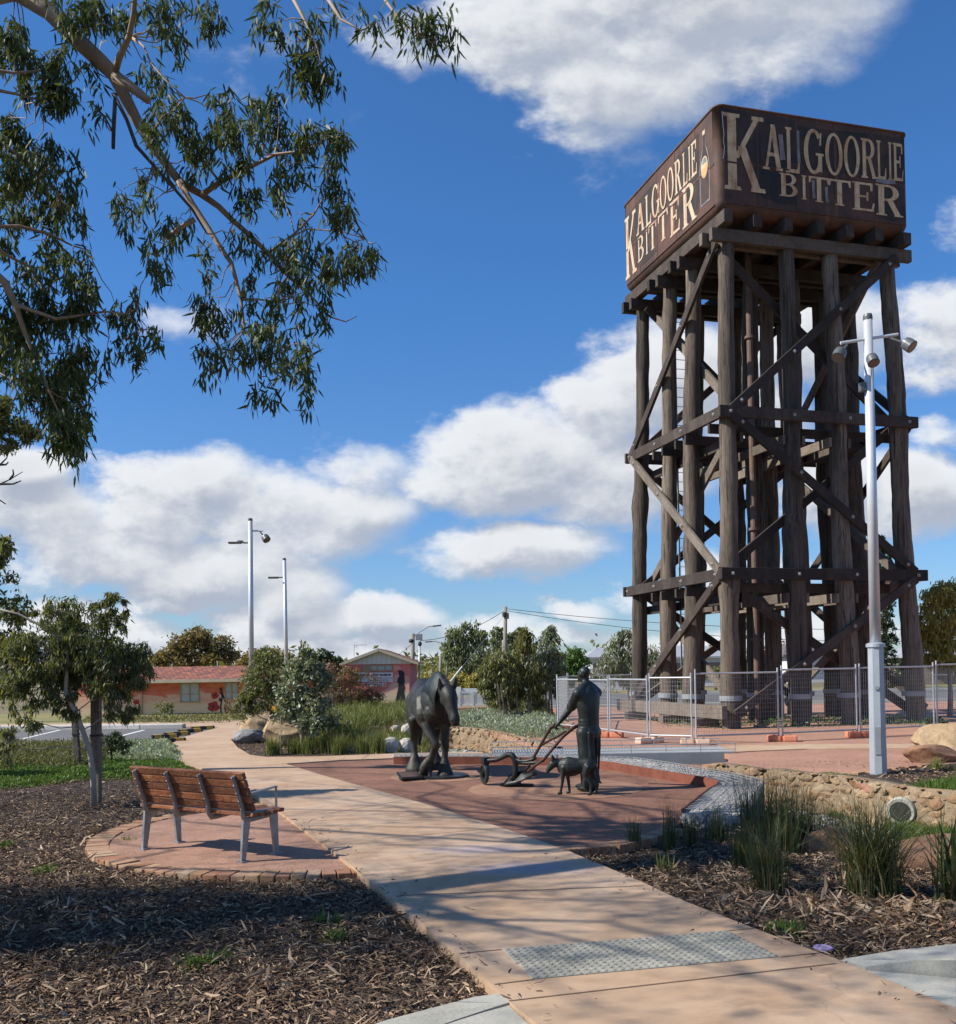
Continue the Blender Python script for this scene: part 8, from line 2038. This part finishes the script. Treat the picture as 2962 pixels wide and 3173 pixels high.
mb = MB(); mb.ico(D(1274, 1986, Y - .3), .2, 2, (1, 1, .8)); mb.build('insulator', M['blackrubber'], p1)
Y = 72; p2 = pole(1301, 1990, Y, .07, 'steel', 'steel pole with a grey box on top next to the museum gable', 'box_pole')
mb = MB(); mb.box(D(1298, 1974, Y), (.50, .4, .46), bev=.03); mb.build('box', M['beamgrey'], p2); mb = MB(); mb.ico(D(1301, 1995, Y - .1), .15, 2, (1, 1, 1.3)); mb.build('camera', M['blackrubber'], p2)
Y = 90; p3 = pole(1388, 2000, Y, .15, 'polewood', 'timber pole with a street light pointing left, behind the horse'); arm_light(p3, ((1387, 2006), (1370, 1994), (1350, 1987), (1336, 1988)), Y)
Y = 100; p4 = pole(1366, 2032, Y, .15, 'polewood', 'timber pole with a crossarm behind the ears of the horse'); mb = MB(); mb.bar(D(1348, 2034, Y), D(1384, 2034, Y), .1, .1); mb.build('crossarm', M['polewood'], p4)
for k in (1350, 1366, 1382):
    mb = MB(); c = D(k, 2031, Y); mb.lathe([(.05, 0), (.06, .1), (.02, .15)], c, 8); mb.build('insulator', M['blackrubber'], p4)
Y = 105; p5 = pole(970, 2040, Y, .1, 'steel', 'distant street light above the trees left of the gable', 'street_light', 'street light'); arm_light(p5, ((970, 2045), (985, 2022), (1005, 2018), (1020, 2020)), Y)
def wire_thing(a, b_, sag, lab, r=.022):
    a, b_ = Vector(a), Vector(b_); pts = [a.lerp(b_, k / 14) - UP * sag * 4 * (k / 14) * (1 - k / 14) for k in range(15)]
    mb = MB(); mb.tube(pts, r, 5); return tag(mb.build('power_line', M['blackrubber']), lab, 'power line')
wire_thing(D(1572, 1887, 78), D(3300, 1935, 70), .9, 'upper power line running right from the tall pole behind the tower'); wire_thing(D(1572, 1893, 78), D(3300, 1965, 70), 1.3, 'lower power line running right from the tall pole behind the tower')
wire_thing(D(1561, 1893, 78), D(1303, 1985, 74), .5, 'power line from the tall pole down left to the museum poles'); wire_thing(D(1281, 1990, 74), D(1180, 2045, 69), .3, 'thin cable from the timber pole to the museum gable', .015)
sp_ = thing('stay_wire', D(1396, 2112, 70), 'white sleeve and stay wire slanting up to the tall power pole', 'stay wire')
mb = MB(); mb.tube([D(1396, 2112, 70), D(1432, 2066, 71)], .06, 8); mb.build('sleeve', M['white'], sp_); mb = MB(); mb.tube([D(1432, 2066, 71), D(1564, 1905, 77.8)], .015, 5); mb.build('cable', M['steel'], sp_)
# little road bridge with a railing
cb_ = thing('road_bridge', (0, 34, 0), 'small bridge with a pale railing over the dry creek behind the horse', 'bridge')
xa, xb = D(1418, 2190, 34).x, D(1560, 2190, 34).x
mb = MB(); mb.box(((xa + xb) / 2, 34.6, .25), (xb - xa, 1.4, .17), bev=.02); mb.build('deck', M['wallstone'], cb_)
mb = MB(); mb.box(((xa + xb) / 2, 34.75, .05), (xb - xa - .2, 1.0, .24)); mb.build('opening_shade', M['blackrubber'], cb_); mb = MB(); mb.box((D(1468, 2210, 34).x, 34.1, .07), (.12, .2, .22)); mb.build('pier', M['blackrubber'], cb_)  # solid black box: the shade under the deck is put into its colour
mb = MB()
for px in (1424, 1465, 1513, 1545): x = D(px, 2180, 34).x; mb.box((x, 34.1, .60), (.06, .06, .56))
for z in (.42, .86): mb.box(((xa + xb) / 2, 34.1, z), (xb - xa, .04, .05))
for k in range(60): mb.box((xa + .05 + (xb - xa - .1) * k / 59, 34.1, .64), (.012, .012, .42))
mb.build('railing', M['white'], cb_)
lw = thing('low_wall', (1.2, 64.2, 0), 'low white garden wall on the far side of the road', 'wall'); mb = MB(); mb.box((1.2, 63.6, .18), (5.2, .2, .42)); mb.build('panel', M['white'], lw)
mb = MB()
for k in range(4): mb.box((-1.3 + k * 1.65, 63.55, .22), (.3, .34, .56)); 
mb.build('pier', M['white'], lw)
lw = thing('low_wall', (9, 72, 0), 'cream wall behind the bronze man and the temporary fence', 'wall'); a_, c_ = D(1800, 2120, 72), D(2060, 2112, 72); mb = MB(); mb.box(((a_.x + c_.x) / 2, 72, .30), (c_.x - a_.x, .2, .75)); mb.build('panel', M['white'], lw)
mb = MB(); mb.box(((a_.x + c_.x) / 2, 72, .70), (c_.x - a_.x + .1, .28, .06)); mb.build('coping', M['fascia'], lw)
M['roofgrey'] = surf('grey_sheet_roof', (.30, .31, .33), (.38, .39, .41), 2, rough=.5, metal=.1, bmp=.1, stretch=(8, 1, 1))
M['roofdark'] = surf('dark_roof', (.10, .085, .08), (.15, .13, .12), 2, rough=.7, bmp=.1)
M['brownwall'] = surf('grey_brown_wall', (.22, .17, .14), (.28, .22, .18), 2, rough=.8, bmp=.1)
def house(x0, x1, Y, dpt, h, rise, wall, roof, lab, wins=2):
    xa, xb = D(x0, 2100, Y).x, D(x1, 2100, Y).x; t = thing('house', ((xa + xb) / 2, Y, 0), lab, 'house')
    mb = MB(); mb.box(((xa + xb) / 2, Y + dpt / 2, h / 2 - .05), (xb - xa, dpt, h + .1)); mb.build('wall', M[wall], t)
    o = .45; vs = [(xa - o, Y - o, h), (xb + o, Y - o, h), (xb + o - 1.6, Y + dpt / 2, h + rise), (xa - o + 1.6, Y + dpt / 2, h + rise), (xa - o, Y + dpt + o, h), (xb + o, Y + dpt + o, h)]
    mb = MB(); mb.add(vs + [(x, y, z - .16) for x, y, z in vs], [(0, 1, 2, 3), (3, 2, 5, 4), (1, 5, 2), (0, 3, 4), (6, 7, 11, 10), (0, 6, 7, 1), (1, 7, 11, 5), (5, 11, 10, 4), (4, 10, 6, 0)]); mb.build('roof', M[roof], t)
    for i in range(wins):
        c = xa + (xb - xa) * (i + .5) / wins; mb = MB(); mb.box((c, Y - .03, h * .58), (1.5, .1, 1.15)); f = mb.build('window', M['white'], t); mb = MB(); mb.box((c, Y - .09, h * .58), (1.35, .03, 1.0)); mb.build('pane', M['lens'], f)
house(2075, 2260, 80, 8, 2.35, 1.0, 'white', 'roofgrey', 'white house with a grey roof seen between the left posts of the tower')
house(2440, 2620, 84, 8, 2.4, 1.0, 'white', 'roofdark', 'white house with a dark roof seen between the right posts of the tower')
house(2855, 3120, 70, 8, 2.1, .8, 'brownwall', 'roofgrey', 'grey-brown house with a pale roof at the right edge behind the fence')
house(1828, 1950, 98, 8, 2.6, 1.0, 'white', 'roofgrey', 'far white-roofed house above the fence right of the bronze man', 2)
